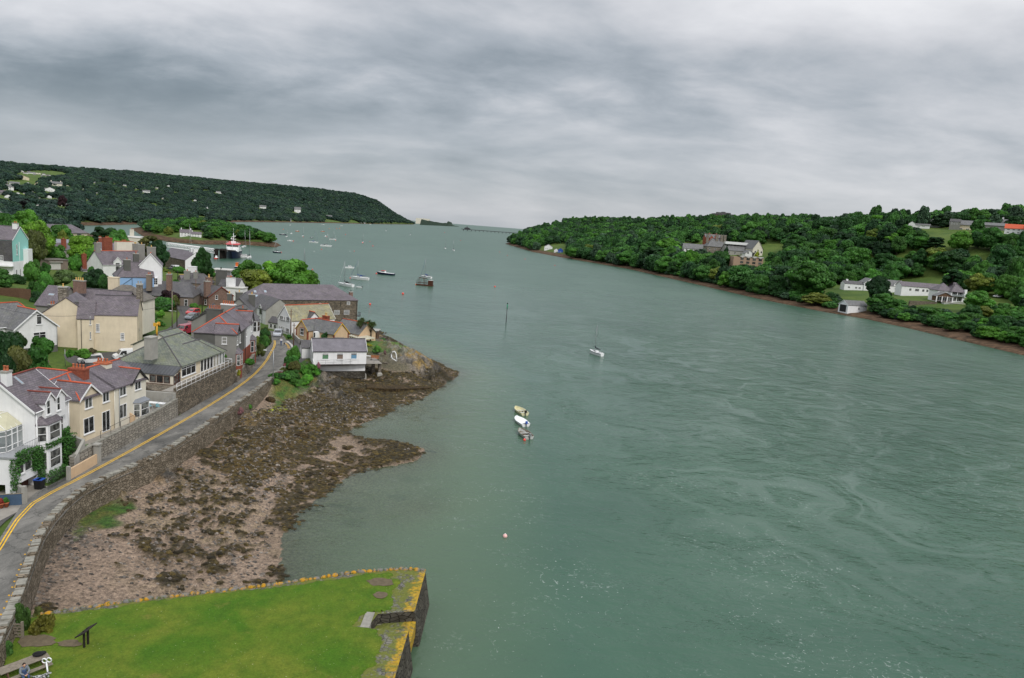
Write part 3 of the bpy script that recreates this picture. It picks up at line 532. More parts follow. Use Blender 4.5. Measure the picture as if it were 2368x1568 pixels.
xl=np.interp(ys,[38,45,50,54.5,56,59,62.6,65.3,69,74.4,83,89,101,113.5,122,131.4,140,147,152,158,164],[-37.5,-38.6,-40.0,-41.8,-42.5,-43.8,-44.9,-44.95,-44.7,-44.5,-44.3,-44.3,-44.4,-44.9,-45.9,-47.5,-49.6,-51.3,-52.9,-55.6,-60])
zr=np.interp(ys,[38,60,100,130,150,164],[4.42,4.45,4.55,4.75,5.0,5.25])
xle=xl-np.interp(ys,[60,66,112,120,150,164],[.28,1.3,1.6,2.0,2.3,1.0]);strip_mesh('road',list(zip(xle,ys)),list(zip(xw+.1,ys)),'asphalt',zr,kind='structure')
def mark(name,off0,off1,i0,i1,mat='line_yellow',base=xl,dz=.012,**kw):return strip_mesh(name,list(zip(base[i0:i1]+off0,ys[i0:i1])),list(zip(base[i0:i1]+off1,ys[i0:i1])),mat,zr[i0:i1]+dz,**kw)
mb=MB().mat('line_yellow')
yf=np.linspace(40,153,160);xf_=np.interp(yf,ys,xl);zf_=np.interp(yf,ys,zr)+.012
for a,b_ in((0.0,.13),(.27,.40)):
 n=len(yf);mb.faces([(xf_[i]+a,yf[i],zf_[i])for i in range(n)]+[(xf_[i]+b_,yf[i],zf_[i])for i in range(n)],[(i,n+i,n+i+1,i+1)for i in range(n-1)])
mb.build('road_marking',kind='structure')
mb=MB().mat('line_orange');yq=41.0
while yq<61:
 for off,ln in((-.82,.55),(-1.05,.18)):
  xa=np.interp(yq,ys,xw)+off;xb=np.interp(yq+ln,ys,xw)+off;za=np.interp(yq,ys,zr)+.012
  mb.face([(xa-.07,yq,za),(xa+.07,yq,za),(xb+.07,yq+ln,za),(xb-.07,yq+ln,za)])
 yq+=random.choice([.8,.9,1.1,1.6])
for k in range(14):
 a=-2.2+k*.22;cxk,cyk=-49.0+2.0*math.cos(a*.35+.4),144.5+k*.75
for off in(-.45,-.72):
 pts=[(-46.9,145.2),(-47.6,147.2),(-48.6,149.4),(-49.9,151.6),(-51.4,153.6)];n=5
 mb.faces([(x+off,y,5.02)for x,y in pts]+[(x+off+.12,y,5.02)for x,y in pts],[(i,n+i,n+i+1,i+1)for i in range(n-1)])
mb.build('road_marking',kind='structure')
# side lane climbing to the parked cars, the yard, and the lane down to the boathouse
sl_=[(-53,160),(-58,164),(-62,160),(-66,150),(-69.5,141),(-71.5,134)]
def ribbon(name,pts,w,mat,dz=.10,n=40,fn=town,**kw):
 P_=np.array(pts,float);t=np.linspace(0,len(P_)-1,n);X=np.interp(t,range(len(P_)),P_[:,0]);Y=np.interp(t,range(len(P_)),P_[:,1]);dX=np.gradient(X);dY=np.gradient(Y);L_=np.hypot(dX,dY);nx,ny=-dY/L_*w/2,dX/L_*w/2
 Z=fn(X,Y)+dz;return strip_mesh(name,list(zip(X+nx,Y+ny)),list(zip(X-nx,Y-ny)),mat,Z,**kw)
ribbon('side_road',[(-70.3,138),(-72,145),(-76.2,158),(-82,172),(-88.5,183),(-92,192)],6.0,'asphalt_dark',.15,kind='structure')
ribbon('yard',[(-60,106),(-66,110.5),(-71,116)],9.5,'asphalt_dark',.12,kind='structure')
ribbon('lane',[(-50.4,156.0),(-47.6,150.5),(-44.4,143),(-41.6,134.5)],3.0,'asphalt_dark',.14,n=20,kind='structure')
ribbon('pavement',[(-50.6,153.6),(-48.6,150.2),(-46.8,146.4)],.5,'kerb',.24,n=20,kind='structure')
ribbon('pavement',[(-40.0,44),(-42.9,52),(-44.9,58.5),(-45.7,63)],1.0,'asphalt_dark',.10,n=20,kind='structure')
ribbon('driveway',[(-47.6,56.5),(-47.4,62),(-47.3,67)],5.2,'paving',.09,n=20,kind='structure')
ribbon('driveway',[(-41.5,42),(-44.4,51),(-46.6,58)],4.2,'asphalt_dark',.07,n=20,kind='structure')
# ------ the sea wall and its coping stones
def wall_run(name,pts,th,zt,zb,mat,label,cat,cope=None,batter=0.0,uneven=.0,capname='coping',**kw):
 P_=[Vector((p[0],p[1],0))for p in pts];n=len(P_);nor=[]
 for i in range(n):
  d=(P_[min(i+1,n-1)]-P_[max(i-1,0)]).normalized();nor.append(Vector((d.y,-d.x,0)))
 loc=(pts[0][0],pts[0][1],zb(0)if callable(zb)else zb);t=thing(name,label,cat,loc,**kw)
 ZT=[zt(i)if callable(zt)else zt for i in range(n)];ZB=[zb(i)if callable(zb)else zb for i in range(n)]
 mb=MB().mat(mat);V=[]
 for i in range(n):
  o=P_[i];a=o+nor[i]*batter;b_=o-nor[i]*th;V+=[(a.x,a.y,ZB[i]),(o.x,o.y,ZT[i]),(b_.x,b_.y,ZT[i]),(b_.x,b_.y,ZB[i])]
 F=[(4*i+k,4*(i+1)+k,4*(i+1)+(k+1)%4,4*i+(k+1)%4)for i in range(n-1)for k in range(4)]+[(0,1,2,3),(4*n-1,4*n-2,4*n-3,4*n-4)]
 mb.faces(V,F);mb.build('wall',t,loc)
 if cope:
  mb=MB();rs=random.Random(5);L_=0
  for i in range(n-1):
   seg=(P_[i+1]-P_[i]);ln=seg.length;d=seg.normalized();q=0.0
   while q<ln-.05:
    w_=min(rs.uniform(*cope[:2]),ln-q);c_=P_[i]+d*(q+w_/2)-nor[i]*th*rs.uniform(.44,.56);hz=ZT[i]+(ZT[i+1]-ZT[i])*(q/ln);hh=rs.uniform(*cope[2:4]);mb.mat(rs.choice(cope[4]))
    i0=len(mb.V);mb.box(-w_/2*.93,w_/2*.93,-th*.56,th*.56,0,hh);mb.xf(i0,Matrix.Translation((c_.x,c_.y,hz-.03))@Matrix.Rotation(math.atan2(d.y,d.x)+rs.uniform(-.10,.10),4,'Z')@Matrix.Rotation(rs.uniform(-.08,.08),4,'X')@Matrix.Rotation(rs.uniform(-.12,.12),4,'Y'));q+=w_
  mb.build(capname,t,loc)
 return t
zt_=lambda i:np.interp(wall_top[i][1],[40,70,121],[4.88,4.95,5.15])
wall_run('sea_wall',wall_top,.55,zt_,0.9,'stone_sea_wall','long curving rubble stone sea wall between the road and the beach','sea wall',cope=(.22,.5,.12,.30,['lichen_stone','lichen_stone','stone_sea_wall']),batter=.38)
# ------ the grass quay in the foreground
m,T=newmat('lawn');g=T.n('ShaderNodeTexCoord').outputs['Object']
c=T.mix(T.ramp(T.noise(g,.22,4,.6,.4),[(.36,0.0),(.64,1.0)]),(.060,.140,.010),(.135,.175,.020));c=T.mix(T.ramp(T.noise(g,1.1,6,.7),[(.45,0.0),(.66,.5)]),c,(.045,.10,.010));c=T.mix(T.ramp(T.noise(g,.5,5,.6),[(.62,0.0),(.74,.6)]),c,(.19,.155,.04))
c=T.mix(1.0,c,T.ramp(T.noise(g,7,4,.7),[(.3,.75),(.7,1.22)]),'MULTIPLY');c=T.mix(T.ramp(T.noise(g,8,1,.5),[(.76,0.0),(.78,.7)]),c,(.5,.5,.3))
finish(T,c,.9,.15,bump(T,T.noise(g,9,5,.75),.10,.9));MATS['lawn']=m
m,T=newmat('quay_top');g=T.n('ShaderNodeTexCoord').outputs['Object']
vo=T.n('ShaderNodeTexVoronoi',{'Vector':g,'Scale':2.6});ed=T.n('ShaderNodeTexVoronoi',{'Vector':g,'Scale':2.6},feature='DISTANCE_TO_EDGE').outputs[0]
st_=T.mix(T.n('ShaderNodeSeparateColor',{0:vo.outputs['Color']}).outputs[0],(.085,.088,.085),(.20,.19,.165));st_=T.mix(T.ramp(ed,[(.02,1.0),(.07,0.0)]),st_,(.05,.045,.03))
xx=T.n('ShaderNodeSeparateXYZ',{0:g});lich=T.mix(T.ramp(T.noise(g,1.6,5,.7),[(.35,0.0),(.6,1.0)]),(.30,.19,.02),(.46,.29,.03))
edgep=T.m('ADD',T.m('MULTIPLY',T.m('SUBTRACT',T.noise(g,1.3,5,.7),.5),3.0),T.m('SUBTRACT',xx.outputs[0],18.0))
c=T.mix(T.ramp(T.noise(g,1.1,5,.65),[(.40,0.0),(.52,.95)]),st_,(.13,.145,.028))
c=T.mix(T.m('MULTIPLY',T.ramp(T.m('MULTIPLY_ADD',edgep,.1,1.0),[(.315,0.0),(.36,1.0)]),T.ramp(T.noise(g,3.0,4,.7),[(.36,.15),(.5,1.0)])),c,lich)
finish(T,c,.9,.2,bump(T,T.m('ADD',T.m('MULTIPLY',ed,2.0),T.noise(g,5,4)),.09,.9));MATS['quay_top']=m
m,T=newmat('lichen_edge');g=T.n('ShaderNodeTexCoord').outputs['Object']
c=T.mix(T.ramp(T.noise(g,1.5,6,.7),[(.46,0.0),(.56,1.0)]),(.18,.175,.16),(.48,.25,.02));c=T.mix(T.ramp(T.noise(g,3.5,4,.7),[(.55,0.0),(.62,.8)]),c,(.07,.10,.02));finish(T,c,.9,.2,bump(T,T.noise(g,4,5,.7),.15,1.0));MATS['lichen_edge']=m
north=[(-33.6,47.0),(-30.2,48.7),(-27.2,50.1),(-24.2,51.3),(-18.2,53.8),(-11.9,56.9),(-8.4,58.0),(-6.3,58.15)]
nq=[(-6.1,57.6),(-6.1,51.2),(-8.9,50.4),(-9.3,48.4),(-6.15,48.4)]
qz=3.2
outline=[(-30.6,30),(-31.3,40.4),(-33.5,44.6),(-34.2,46.2)]+north+nq+[(-6.2,42.9),(-6.6,36),(-7,30)]
mb=MB().mat('stone_quay');n=len(outline)
# walls of the quay with a batter towards the sea
import itertools
cx_=-18;cy_=42
low_=[]
for i,(x,y)in enumerate(outline):
 ex=.75 if x>-7.2 else 0;low_.append((x+ex,y+(.3 if y>50 else 0)))
V=[(x,y,qz)for x,y in outline]+[(x,y,-1.5)for x,y in low_]
mb.faces(V,[(i,n+i,n+(i+1)%n,(i+1)%n)for i in range(n)])
mb.mat('quay_top').faces([(x,y,qz)for x,y in outline],[tuple(range(n))[::-1]])
mb.mat('quay_top').box(-9.3,-5.95,48.4,51.2,1.0,2.3)
# inner stepped side of the notch
mb.mat('lichen_stone').box(-9.85,-9.15,48.3,50.5,2.2,3.26)
t=thing('quay','old stone quay with yellow lichened edge and a landing notch','quay',(-18,42,0));mb.build('quay_wall',t,(-18,42,0))
# grass on it, a slightly domed sheet with a ragged edge
gx=np.arange(-35,-5,.12);gy=np.arange(30,59,.12);QX,QY=np.meshgrid(gx,gy)
edge_e=np.interp(QY,[30,38,41,44,46.5,48.2,48.3,50.6,50.7,53,55.5,57.2,58.5],[-9.6,-9.0,-8.5,-8.0,-7.9,-8.6,-10.0,-10.1,-8.6,-8.0,-8.4,-9.6,-10.5])
rag=(fbm(QX/.9,QY/.9,4)-.5)*1.7
inn=inside([(-30.6,29),(-31.3,40.4),(-33.5,44.6),(-34.0,46.4)]+north+[(-5,57),(-5,29)],QX,QY)
dn=dist(north,QX,QY);ok=np.clip(np.minimum.reduce([(edge_e+rag-QX)/.35,(dn-.75+rag*.55)/.35,np.where(inn,1,-1)*9.0]),-1,1)
hz=np.where(ok>0,.05+.10*np.minimum(ok,1),-.12)+.06*(fbm(QX/2,QY/2,3)-.5)*(ok>0)
gridmesh('grass',QX,QY,qz+hz,'lawn',kind='structure',fmask=inn&(ok>-.99))
for nm,cx,cy,rx,ry in[('bare_patch',-9.6,55.0,1.1,.75),('bare_patch',-9.2,52.9,.62,.5),('bare_patch',-31.2,43.6,1.35,.75),('bare_patch',-28.9,43.6,.8,.42)]:
 mb=MB().mat('bare');rs=random.Random(int(cx*10));
 plain('bare',(.12,.095,.06),.95,.25,4,bmp=.6)if 'bare' not in MATS else 0
 mb.face([(cx+rx*math.cos(a)*rs.uniform(.8,1.15),cy+ry*math.sin(a)*rs.uniform(.8,1.15),qz+.19)for a in np.linspace(0,2*math.pi,17)[:-1]]);mb.build(nm,kind='structure')
 # lichened coping stones along the beach side of the quay
rs=random.Random(11)
t=thing('stone_edging','row of lichened coping stones along the beach edge of the grass quay','stone edging',(-20,53,qz));mb=MB().mat('lichen_edge')
for i in range(len(north)-1):
 a=Vector((*north[i],0));b_=Vector((*north[i+1],0));d=(b_-a).normalized();q=0
 while q<(b_-a).length:
  w_=rs.uniform(.3,.8);c_=a+d*(q+w_/2);i0=len(mb.V);mb.ball((0,0,0),.5,5,(w_*1.05,rs.uniform(.35,.6),rs.uniform(.25,.5)));mb.xf(i0,Matrix.Translation((c_.x+d.y*.18,c_.y-d.x*.22,qz))@Matrix.Rotation(math.atan2(d.y,d.x)+rs.uniform(-.2,.2),4,'Z'));q+=w_
mb.build('coping',t,(-20,53,qz))
# ====== trees
def crown(name,seed,kind='broad',nleaf=5200,leaf=.085):
 rs=np.random.default_rng(seed);bl=[]
 if kind=='broad':
  for i in range(34):
   a=rs.uniform(0,2*math.pi);h_=rs.uniform(0,1);q=math.sqrt(max(0,1-(max(h_-.25,0)/.78)**2))*rs.uniform(.62,.95)if h_>.25 else rs.uniform(.45,.86)
   bl.append((q*math.cos(a)*.80,q*math.sin(a)*.80,.16+h_*1.02,rs.uniform(.19,.33)))
  bl+=[(0,0,.55,.62),(0,0,.95,.40)]
 elif kind=='shrub':
  for i in range(18):
   a=rs.uniform(0,2*math.pi);q=rs.uniform(.2,.8);h_=rs.uniform(0,1);bl.append((q*math.cos(a)*(1-.4*h_),q*math.sin(a)*(1-.4*h_),.12+h_*.62,rs.uniform(.2,.36)))
  bl+=[(0,0,.35,.6)]
 elif kind=='cone':
  for i in range(26):
   h_=rs.uniform(0,1);a=rs.uniform(0,2*math.pi);q=(1-h_)*.75+.05;bl.append((q*math.cos(a),q*math.sin(a),.2+h_*2.5,.18+.26*(1-h_)))
  bl+=[(0,0,.6,.62),(0,0,1.3,.42),(0,0,2.0,.28)]
 elif kind=='cedar':
  for i in range(26):
   h_=i/26;a=rs.uniform(0,2*math.pi);q=rs.uniform(.3,.85)*(1-.45*h_);bl.append((q*math.cos(a),q*math.sin(a),.25+h_*1.25,rs.uniform(.2,.34)))
 bl=np.array(bl);V=[];F=[];tint=[]
 ph=rs.random(len(bl))
 # inner masses
 ico=bmesh.new();bmesh.ops.create_icosphere(ico,subdivisions=2 if nleaf>2500 else 1,radius=1);iv=np.array([v.co[:]for v in ico.verts]);ifc=[tuple(v.index for v in f.verts)for f in ico.faces];ico.free()
 zs=.45 if kind=='cedar' else .85
 for k,(x,y,z,r_)in enumerate(bl):
  n_=1+(fbm(iv[:,0]*2.5+k*3+40,iv[:,1]*2.5+iv[:,2]*2.1+40,3)-.5)*.7
  P_=iv*n_[:,None]*r_*.84*np.array([1,1,zs])+[x,y,z];i0=len(V);V+=P_.tolist();F+=[tuple(i0+j for j in f)for f in ifc];tint+=[.10+.45*ph[k]]*len(P_)
 w=bl[:,3]**2;w/=w.sum();ids=rs.choice(len(bl),nleaf*2,p=w);d=rs.normal(size=(nleaf*2,3));d[:,2]=np.abs(d[:,2])*.9+d[:,2]*.1;d/=np.linalg.norm(d,axis=1)[:,None]
 rad=rs.uniform(.84,1.10,nleaf*2);P_=bl[ids,:3]+d*(bl[ids,3]*rad)[:,None]*np.array([1,1,zs])
 keep=np.ones(len(P_),bool)
 for x,y,z,r_ in bl:keep&=~((((P_-[x,y,z])/[1,1,zs])**2).sum(1)<(r_*.80)**2)
 P_=P_[keep][:nleaf];d=d[keep][:nleaf];ids=ids[keep][:nleaf];nrm_=d+rs.normal(scale=.45,size=d.shape);nrm_/=np.linalg.norm(nrm_,axis=1)[:,None]
 t=np.cross(nrm_,rs.normal(size=d.shape));t/=np.linalg.norm(t,axis=1)[:,None];b=np.cross(nrm_,t);s_=rs.uniform(.6,1.25,len(P_))*leaf
 i0=len(V);Q=np.stack([P_-t*s_[:,None]*.6,P_-b*s_[:,None]*.8+nrm_*s_[:,None]*.2,P_+t*s_[:,None]*.6,P_+b*s_[:,None]*.9-nrm_*s_[:,None]*.25],1).reshape(-1,3);V+=Q.tolist()
 F+=[(i0+4*k,i0+4*k+1,i0+4*k+2,i0+4*k+3)for k in range(len(P_))]
 lt=np.clip(.06+.50*ph[ids]+.46*rs.random(len(P_)),0,1);tint+=np.repeat(lt,4).tolist()
 me=bpy.data.meshes.new(name);me.from_pydata(V,[],F);me.materials.append(MATS['leaves']);at=me.attributes.new('tint','FLOAT','POINT');at.data.foreach_set('value',np.array(tint,float));me.polygons.foreach_set('use_smooth',np.ones(len(F),bool));me.update();return me
def trunk(name,seed,limbs=6,spread=.75,top=.9):
 rs=random.Random(seed);mb=MB().mat('bark');mb.tube([(0,0,-.25),(0,0,0),(.02,.01,.35),(-.01,.02,top)],.085,7,.035)
 for i in range(limbs):
  a=i*2.4+rs.random();z=rs.uniform(.12,.5)*top+.1;q=rs.uniform(.5,1)*spread;mb.tube([(0,0,z),(q*.45*math.cos(a),q*.45*math.sin(a),z+.18),(q*math.cos(a),q*math.sin(a),z+.5)],.04,5,.012)
 return mb.mesh(name)
CR={'broad':[crown('crown',10+i)for i in range(5)],'shrub':[crown('foliage',30+i,'shrub',3600,.095)for i in range(3)],'cone':[crown('crown',40,'cone',3800,.09)],'cedar':[crown('crown',50+i,'cedar',4200,.08)for i in range(2)]}
TRK=[trunk('trunk',i)for i in range(3)];TRKC=trunk('trunk',9,4,.5,1.7)
G={'lime':(0.125,0.27,0.03),'bright':(0.08,0.215,0.028),'mid':(0.058,0.165,0.027),'green':(0.042,0.125,0.024),'dark':(0.025,0.08,0.02),'deep':(0.016,0.05,0.017),'olive':(0.12,0.155,0.028),'bronze':(0.085,0.095,0.03),'yellow':(0.26,0.28,0.03),'purple':(0.035,0.018,0.024),'hedge':(0.06,0.17,0.03),'brown':(0.09,0.075,0.04),'blue':(0.026,0.08,0.038)}
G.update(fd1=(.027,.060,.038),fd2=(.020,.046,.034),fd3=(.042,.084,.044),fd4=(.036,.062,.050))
TN=[0]
def tree(label,cat,x,y,r_,h,col='green',kind='broad',z=None,name=None,group=None,th=None,rot=None,sy=1.0):
 "r_: crown radius, h: total height above the ground"
 TN[0]+=1;rs=random.Random(TN[0]*7+1);zg=float(zland(np.array([x]),np.array([y]))[0])if z is None else z
 name=name or('bush' if kind=='shrub' else 'tree');t=thing(name,label,cat,(x,y,zg-.1),rs.uniform(0,6.28)if rot is None else rot,group)
 me=rs.choice(CR[kind]);ext={'broad':1.42,'shrub':.98,'cone':2.85,'cedar':1.7}[kind]
 th=(0 if kind=='shrub' else h*.16)if th is None else th
 c=bpy.data.objects.new('foliage' if kind=='shrub' else 'crown',me);C.objects.link(c);c.parent=t;c.location=(0,0,th);c.scale=(r_,r_*sy,(h-th)/ext)
 g_=G[col]if isinstance(col,str)else col;v_=rs.uniform(.82,1.18);c.color=(g_[0]*v_*rs.uniform(.9,1.1),g_[1]*v_,g_[2]*v_,1)
 if kind!='shrub':
  k=bpy.data.objects.new('trunk',TRKC if kind in('cone','cedar')else rs.choice(TRK));C.objects.link(k);k.parent=t;s_=h*.75;k.scale=(r_*.9,r_*.9,s_*.95 if kind=='broad' else s_*.55)
 return t
def ptree(label,cat,f,cx,cy,wpx,y,col,kind='broad',hh=None,name=None,group=None,th=None,sy=1.0):
 "crown centred on this line of sight at depth y; its width taken from the picture"
 p=PY(f(cx,cy),y);sc=(f(1,0)[0]-f(0,0)[0]);r_=wpx*sc/KS/FPX*y/2*1.03
 zg=float(zland(np.array([p[0]]),np.array([y]))[0])
 if-47<p[0]<15 and 43<y<205:zg=max(zg,float(beach(p[0],y))if p[0]>np.interp(y,[a[1]for a in wall_top]+[146,152],[a[0]for a in wall_top]+[-41,-38])-.3 else zg)
 top=p[2]+(hh if hh else wpx)*sc/KS/FPX*y*.5/cp_
 hw=(hh if hh else wpx)*sc/KS/FPX*y
 if kind=='shrub':zg=max(zg,top-hw*1.15)
 if kind=='broad' and wpx>250:r_*=1.12
 return tree(label,cat,float(p[0]),y,r_,max(top-zg,r_*.8),col,kind,zg,name,group,th,sy=sy)
T1='tree'
ptree('large lime green tree beside the turquoise gabled house',T1,Z2,570,440,480,222,'lime',hh=520)
ptree('bronze leaved tree in front of the lime green tree by the turquoise house',T1,Z2,560,560,320,206,'bronze',hh=520)
ptree('big mid green tree rising behind the turquoise gable chimney',T1,Z2,400,210,480,300,'bright',hh=420)
ptree('rounded green tree at the left edge above the slate roofed house',T1,Z2,60,200,300,290,'green')
ptree('dark leafy tree beside the long grey hipped roof',T1,Z2,970,370,360,330,'green',hh=300)
ptree('small olive tree before the long grey hipped roof',T1,Z2,970,410,190,318,'olive')
ptree('lime green tree left of the white house with a red ridge',T1,Z2,1300,620,430,248,'lime',hh=430)
ptree('darker green tree in the lower part of the lime tree by the red chimney',T1,Z2,1480,740,300,246,'bright')
ptree('dark cedar between the long grey roof and the red chimneys',T1,Z2,1620,370,420,320,'deep','cedar',hh=260)
ptree('green tree above the dormer house beside the cedar',T1,Z2,1860,490,360,285,'mid',hh=380)
ptree('spreading dark bronze tree beside the white harbour gangway',T1,Z7,400,130,500,300,'bronze','cedar',hh=290)
ptree('deep green tree under the bronze tree by the harbour gangway',T1,Z7,520,220,300,296,'deep',hh=300)
ptree('bright green rounded topiary bush below the turquoise house','bush',Z2,490,930,280,176,'hedge','shrub',hh=300)
ptree('clipped bright green hedge mound above the brown fence','bush',Z2,700,1100,290,164,'hedge','shrub',hh=270)
ptree('dark rounded bush left of the clipped hedge mound','bush',Z2,280,1140,320,168,'dark','shrub',hh=260)
ptree('dark bush at the end of the brown fence','bush',Z2,560,1240,260,150,'green','shrub',hh=260)
ptree('dark bush touching the slate roof with the open skylight','bush',Z2,570,1370,210,146,'deep','shrub',hh=200)
ptree('light green bush by the low wall at the left edge','bush',Z2,110,1230,180,160,'olive','shrub')
ptree('white flowering bush across the garden slope','bush',Z2,1000,1030,420,172,(.07,.115,.04),'shrub',hh=190)
ptree('ochre flowering shrub beside the turquoise wall','bush',Z2,400,800,120,190,'yellow','shrub')
ptree('green bushes in front of the concrete garage','bush',Z2,860,660,330,228,'mid','shrub',hh=220)
ptree('leafy shrub between the garage and the tall red chimney','bush',Z2,1180,820,260,224,'mid','shrub',hh=260)
ptree('rhododendron bush beside the garage door','bush',Z2,720,900,160,200,'green','shrub')
ptree('dark holly thicket below the white dormer house',T1,Z2,1510,1060,400,168,'deep',hh=300)
ptree('dusky shrub behind the stone chimney stacks','bush',Z2,1640,1120,220,158,'dark','shrub')
ptree('green bush in front of the blue house','bush',Z2,2020,1290,230,150,'mid','shrub')
ptree('bush left of the stone chimney by the blue house','bush',Z2,1430,960,150,190,'green','shrub')
ptree('tall dark tree in front of the white gabled boat store',T1,Z7,1230,440,310,262,'dark',hh=480,th=.5)
ptree('narrow dark cypress beside the flat roofed pavilion',T1,Z7,1510,620,95,255,'deep','cone',hh=260)
ptree('dark green tree behind the stone warehouse roof',T1,Z7,1960,560,500,256,'mid',hh=330)
ptree('olive green tree left of the lime tree behind the warehouse',T1,Z7,2060,690,620,242,'olive',hh=330)
ptree('lime green round tree above the warehouse roof by the water',T1,Z8,660,215,800,250,'bright',hh=450)
ptree('lime green tree between the olive tree and the round tree above the warehouse',T1,Z8,330,190,420,262,'lime',hh=330)
ptree('leafy bush on the grass slope below the harbour road','bush',Z7,810,810,330,195,'mid','shrub',hh=230)
ptree('dark purple shrub beside the white bay windowed house','bush',Z7,720,950,330,184,'purple','shrub',hh=170)
ptree('dark hedge mass above the cream house gable','bush',Z7,600,1130,480,172,'green','shrub',hh=300)
ptree('brown green hawthorn beside the side road','bush',Z7,760,1050,260,176,'bronze','shrub',hh=200)
ptree('bright green shrub beside the grey parked pole','bush',Z7,560,1270,170,160,'bright','shrub',hh=190)
ptree('low green shrub beside the hedge by the cream gable','bush',Z7,440,1300,170,152,'green','shrub')
ptree('dark ivy bush behind the blue house bay','bush',Z7,420,1050,200,176,'deep','shrub')
ptree('fern like shrub beside the pebbledash cottages','bush',Z7,1090,1130,170,184,'mid','shrub',hh=130)
ptree('green hedge in front of the harbour store','bush',Z7,860,600,260,296,'hedge','shrub',hh=90)
ptree('pale shrub beside the parked van at the harbour','bush',Z7,620,620,150,290,'olive','shrub',hh=130)
ptree('dark shrub beside the parked cars by the harbour','bush',Z7,590,420,110,300,'green','shrub')
ptree('tall dark hedge tree left of the white gabled cottage',T1,Z3,90,900,520,96,'deep',hh=420,th=.4)
ptree('flowering elder beside the white gabled cottage','bush',Z3,300,850,240,104,(.03,.07,.02),'shrub',hh=240)
ptree('light green leafy shrub in front of the white cottage window','bush',Z3,680,920,370,99,'mid','shrub',hh=250)
ptree('broad dark green shrub mass above the ivy house roof','bush',Z3,520,1180,600,92,'green','shrub',hh=480)
ptree('dark brown shrub between the cottage hedge and roof','bush',Z3,260,1160,520,90,'bronze','shrub',hh=440)
ptree('dark shrub at the left edge above the ivy house chimney','bush',Z3,80,1230,380,86,'deep','shrub',hh=400)
ptree('tufted grass bank beside the silver car','bush',Z3,1290,1060,330,108,'bright','shrub',hh=110)
ptree('dry brown tufts beside the silver car','bush',Z3,1440,1020,160,112,'brown','shrub',hh=70)
ptree('green shrub below the white cottage corner','bush',Z3,1100,1050,130,106,'bright','shrub',hh=110)
ptree('olive shrub beside the ivy house roof edge','bush',Z3,790,1440,220,84,'olive','shrub',hh=170)
for lb,x,y,r_,hh,c_ in[('round green shrub on the slope behind the cream and white pair',-62,84,2.2,3.0,'green'),('wide dark shrub behind the red ridged pair',-66,78,3.0,3.6,'dark'),('mid green shrub above the yard with parked cars',-74,104,2.0,2.4,'mid'),('garden tree beside the yard entrance',-79,98,2.6,4.5,'green'),('low shrub at the foot of the cream gable',-62.5,122,1.5,1.6,'green'),('garden shrub beyond the cream gable wall',-63,131,2.0,2.6,'mid'),('dark garden tree behind the long grey outbuilding',-60,152,2.0,4.0,'dark'),('hawthorn beside the white dormer house',-118,222,3.6,5.5,'green'),('garden tree right of the white gabled house',-88,205,3.0,4.6,'mid'),('garden tree behind the cottages near the harbour',-112,240,4.0,6.5,'dark'),('broad garden tree between the harbour road and the store',-124,275,4.5,6.5,'green'),('dark thicket on the slope above the harbour store',-176,300,6.0,8,'dark'),('green thicket below the long pale hall',-205,350,7.0,9,'green'),('leafy thicket left of the long pale hall',-262,360,8.0,11,'mid'),('dark trees behind the turquoise gabled house',-165,235,6,9,'dark'),('green tree above the old grey garden wall',-112,148,3.5,5.5,'green'),('spreading tree up the slope left of the brown fence',-125,158,4,6,'mid')]:tree(lb,'bush' if r_<3.2 else 'tree',x,y,r_,hh,c_,'shrub' if r_<3.2 else 'broad')
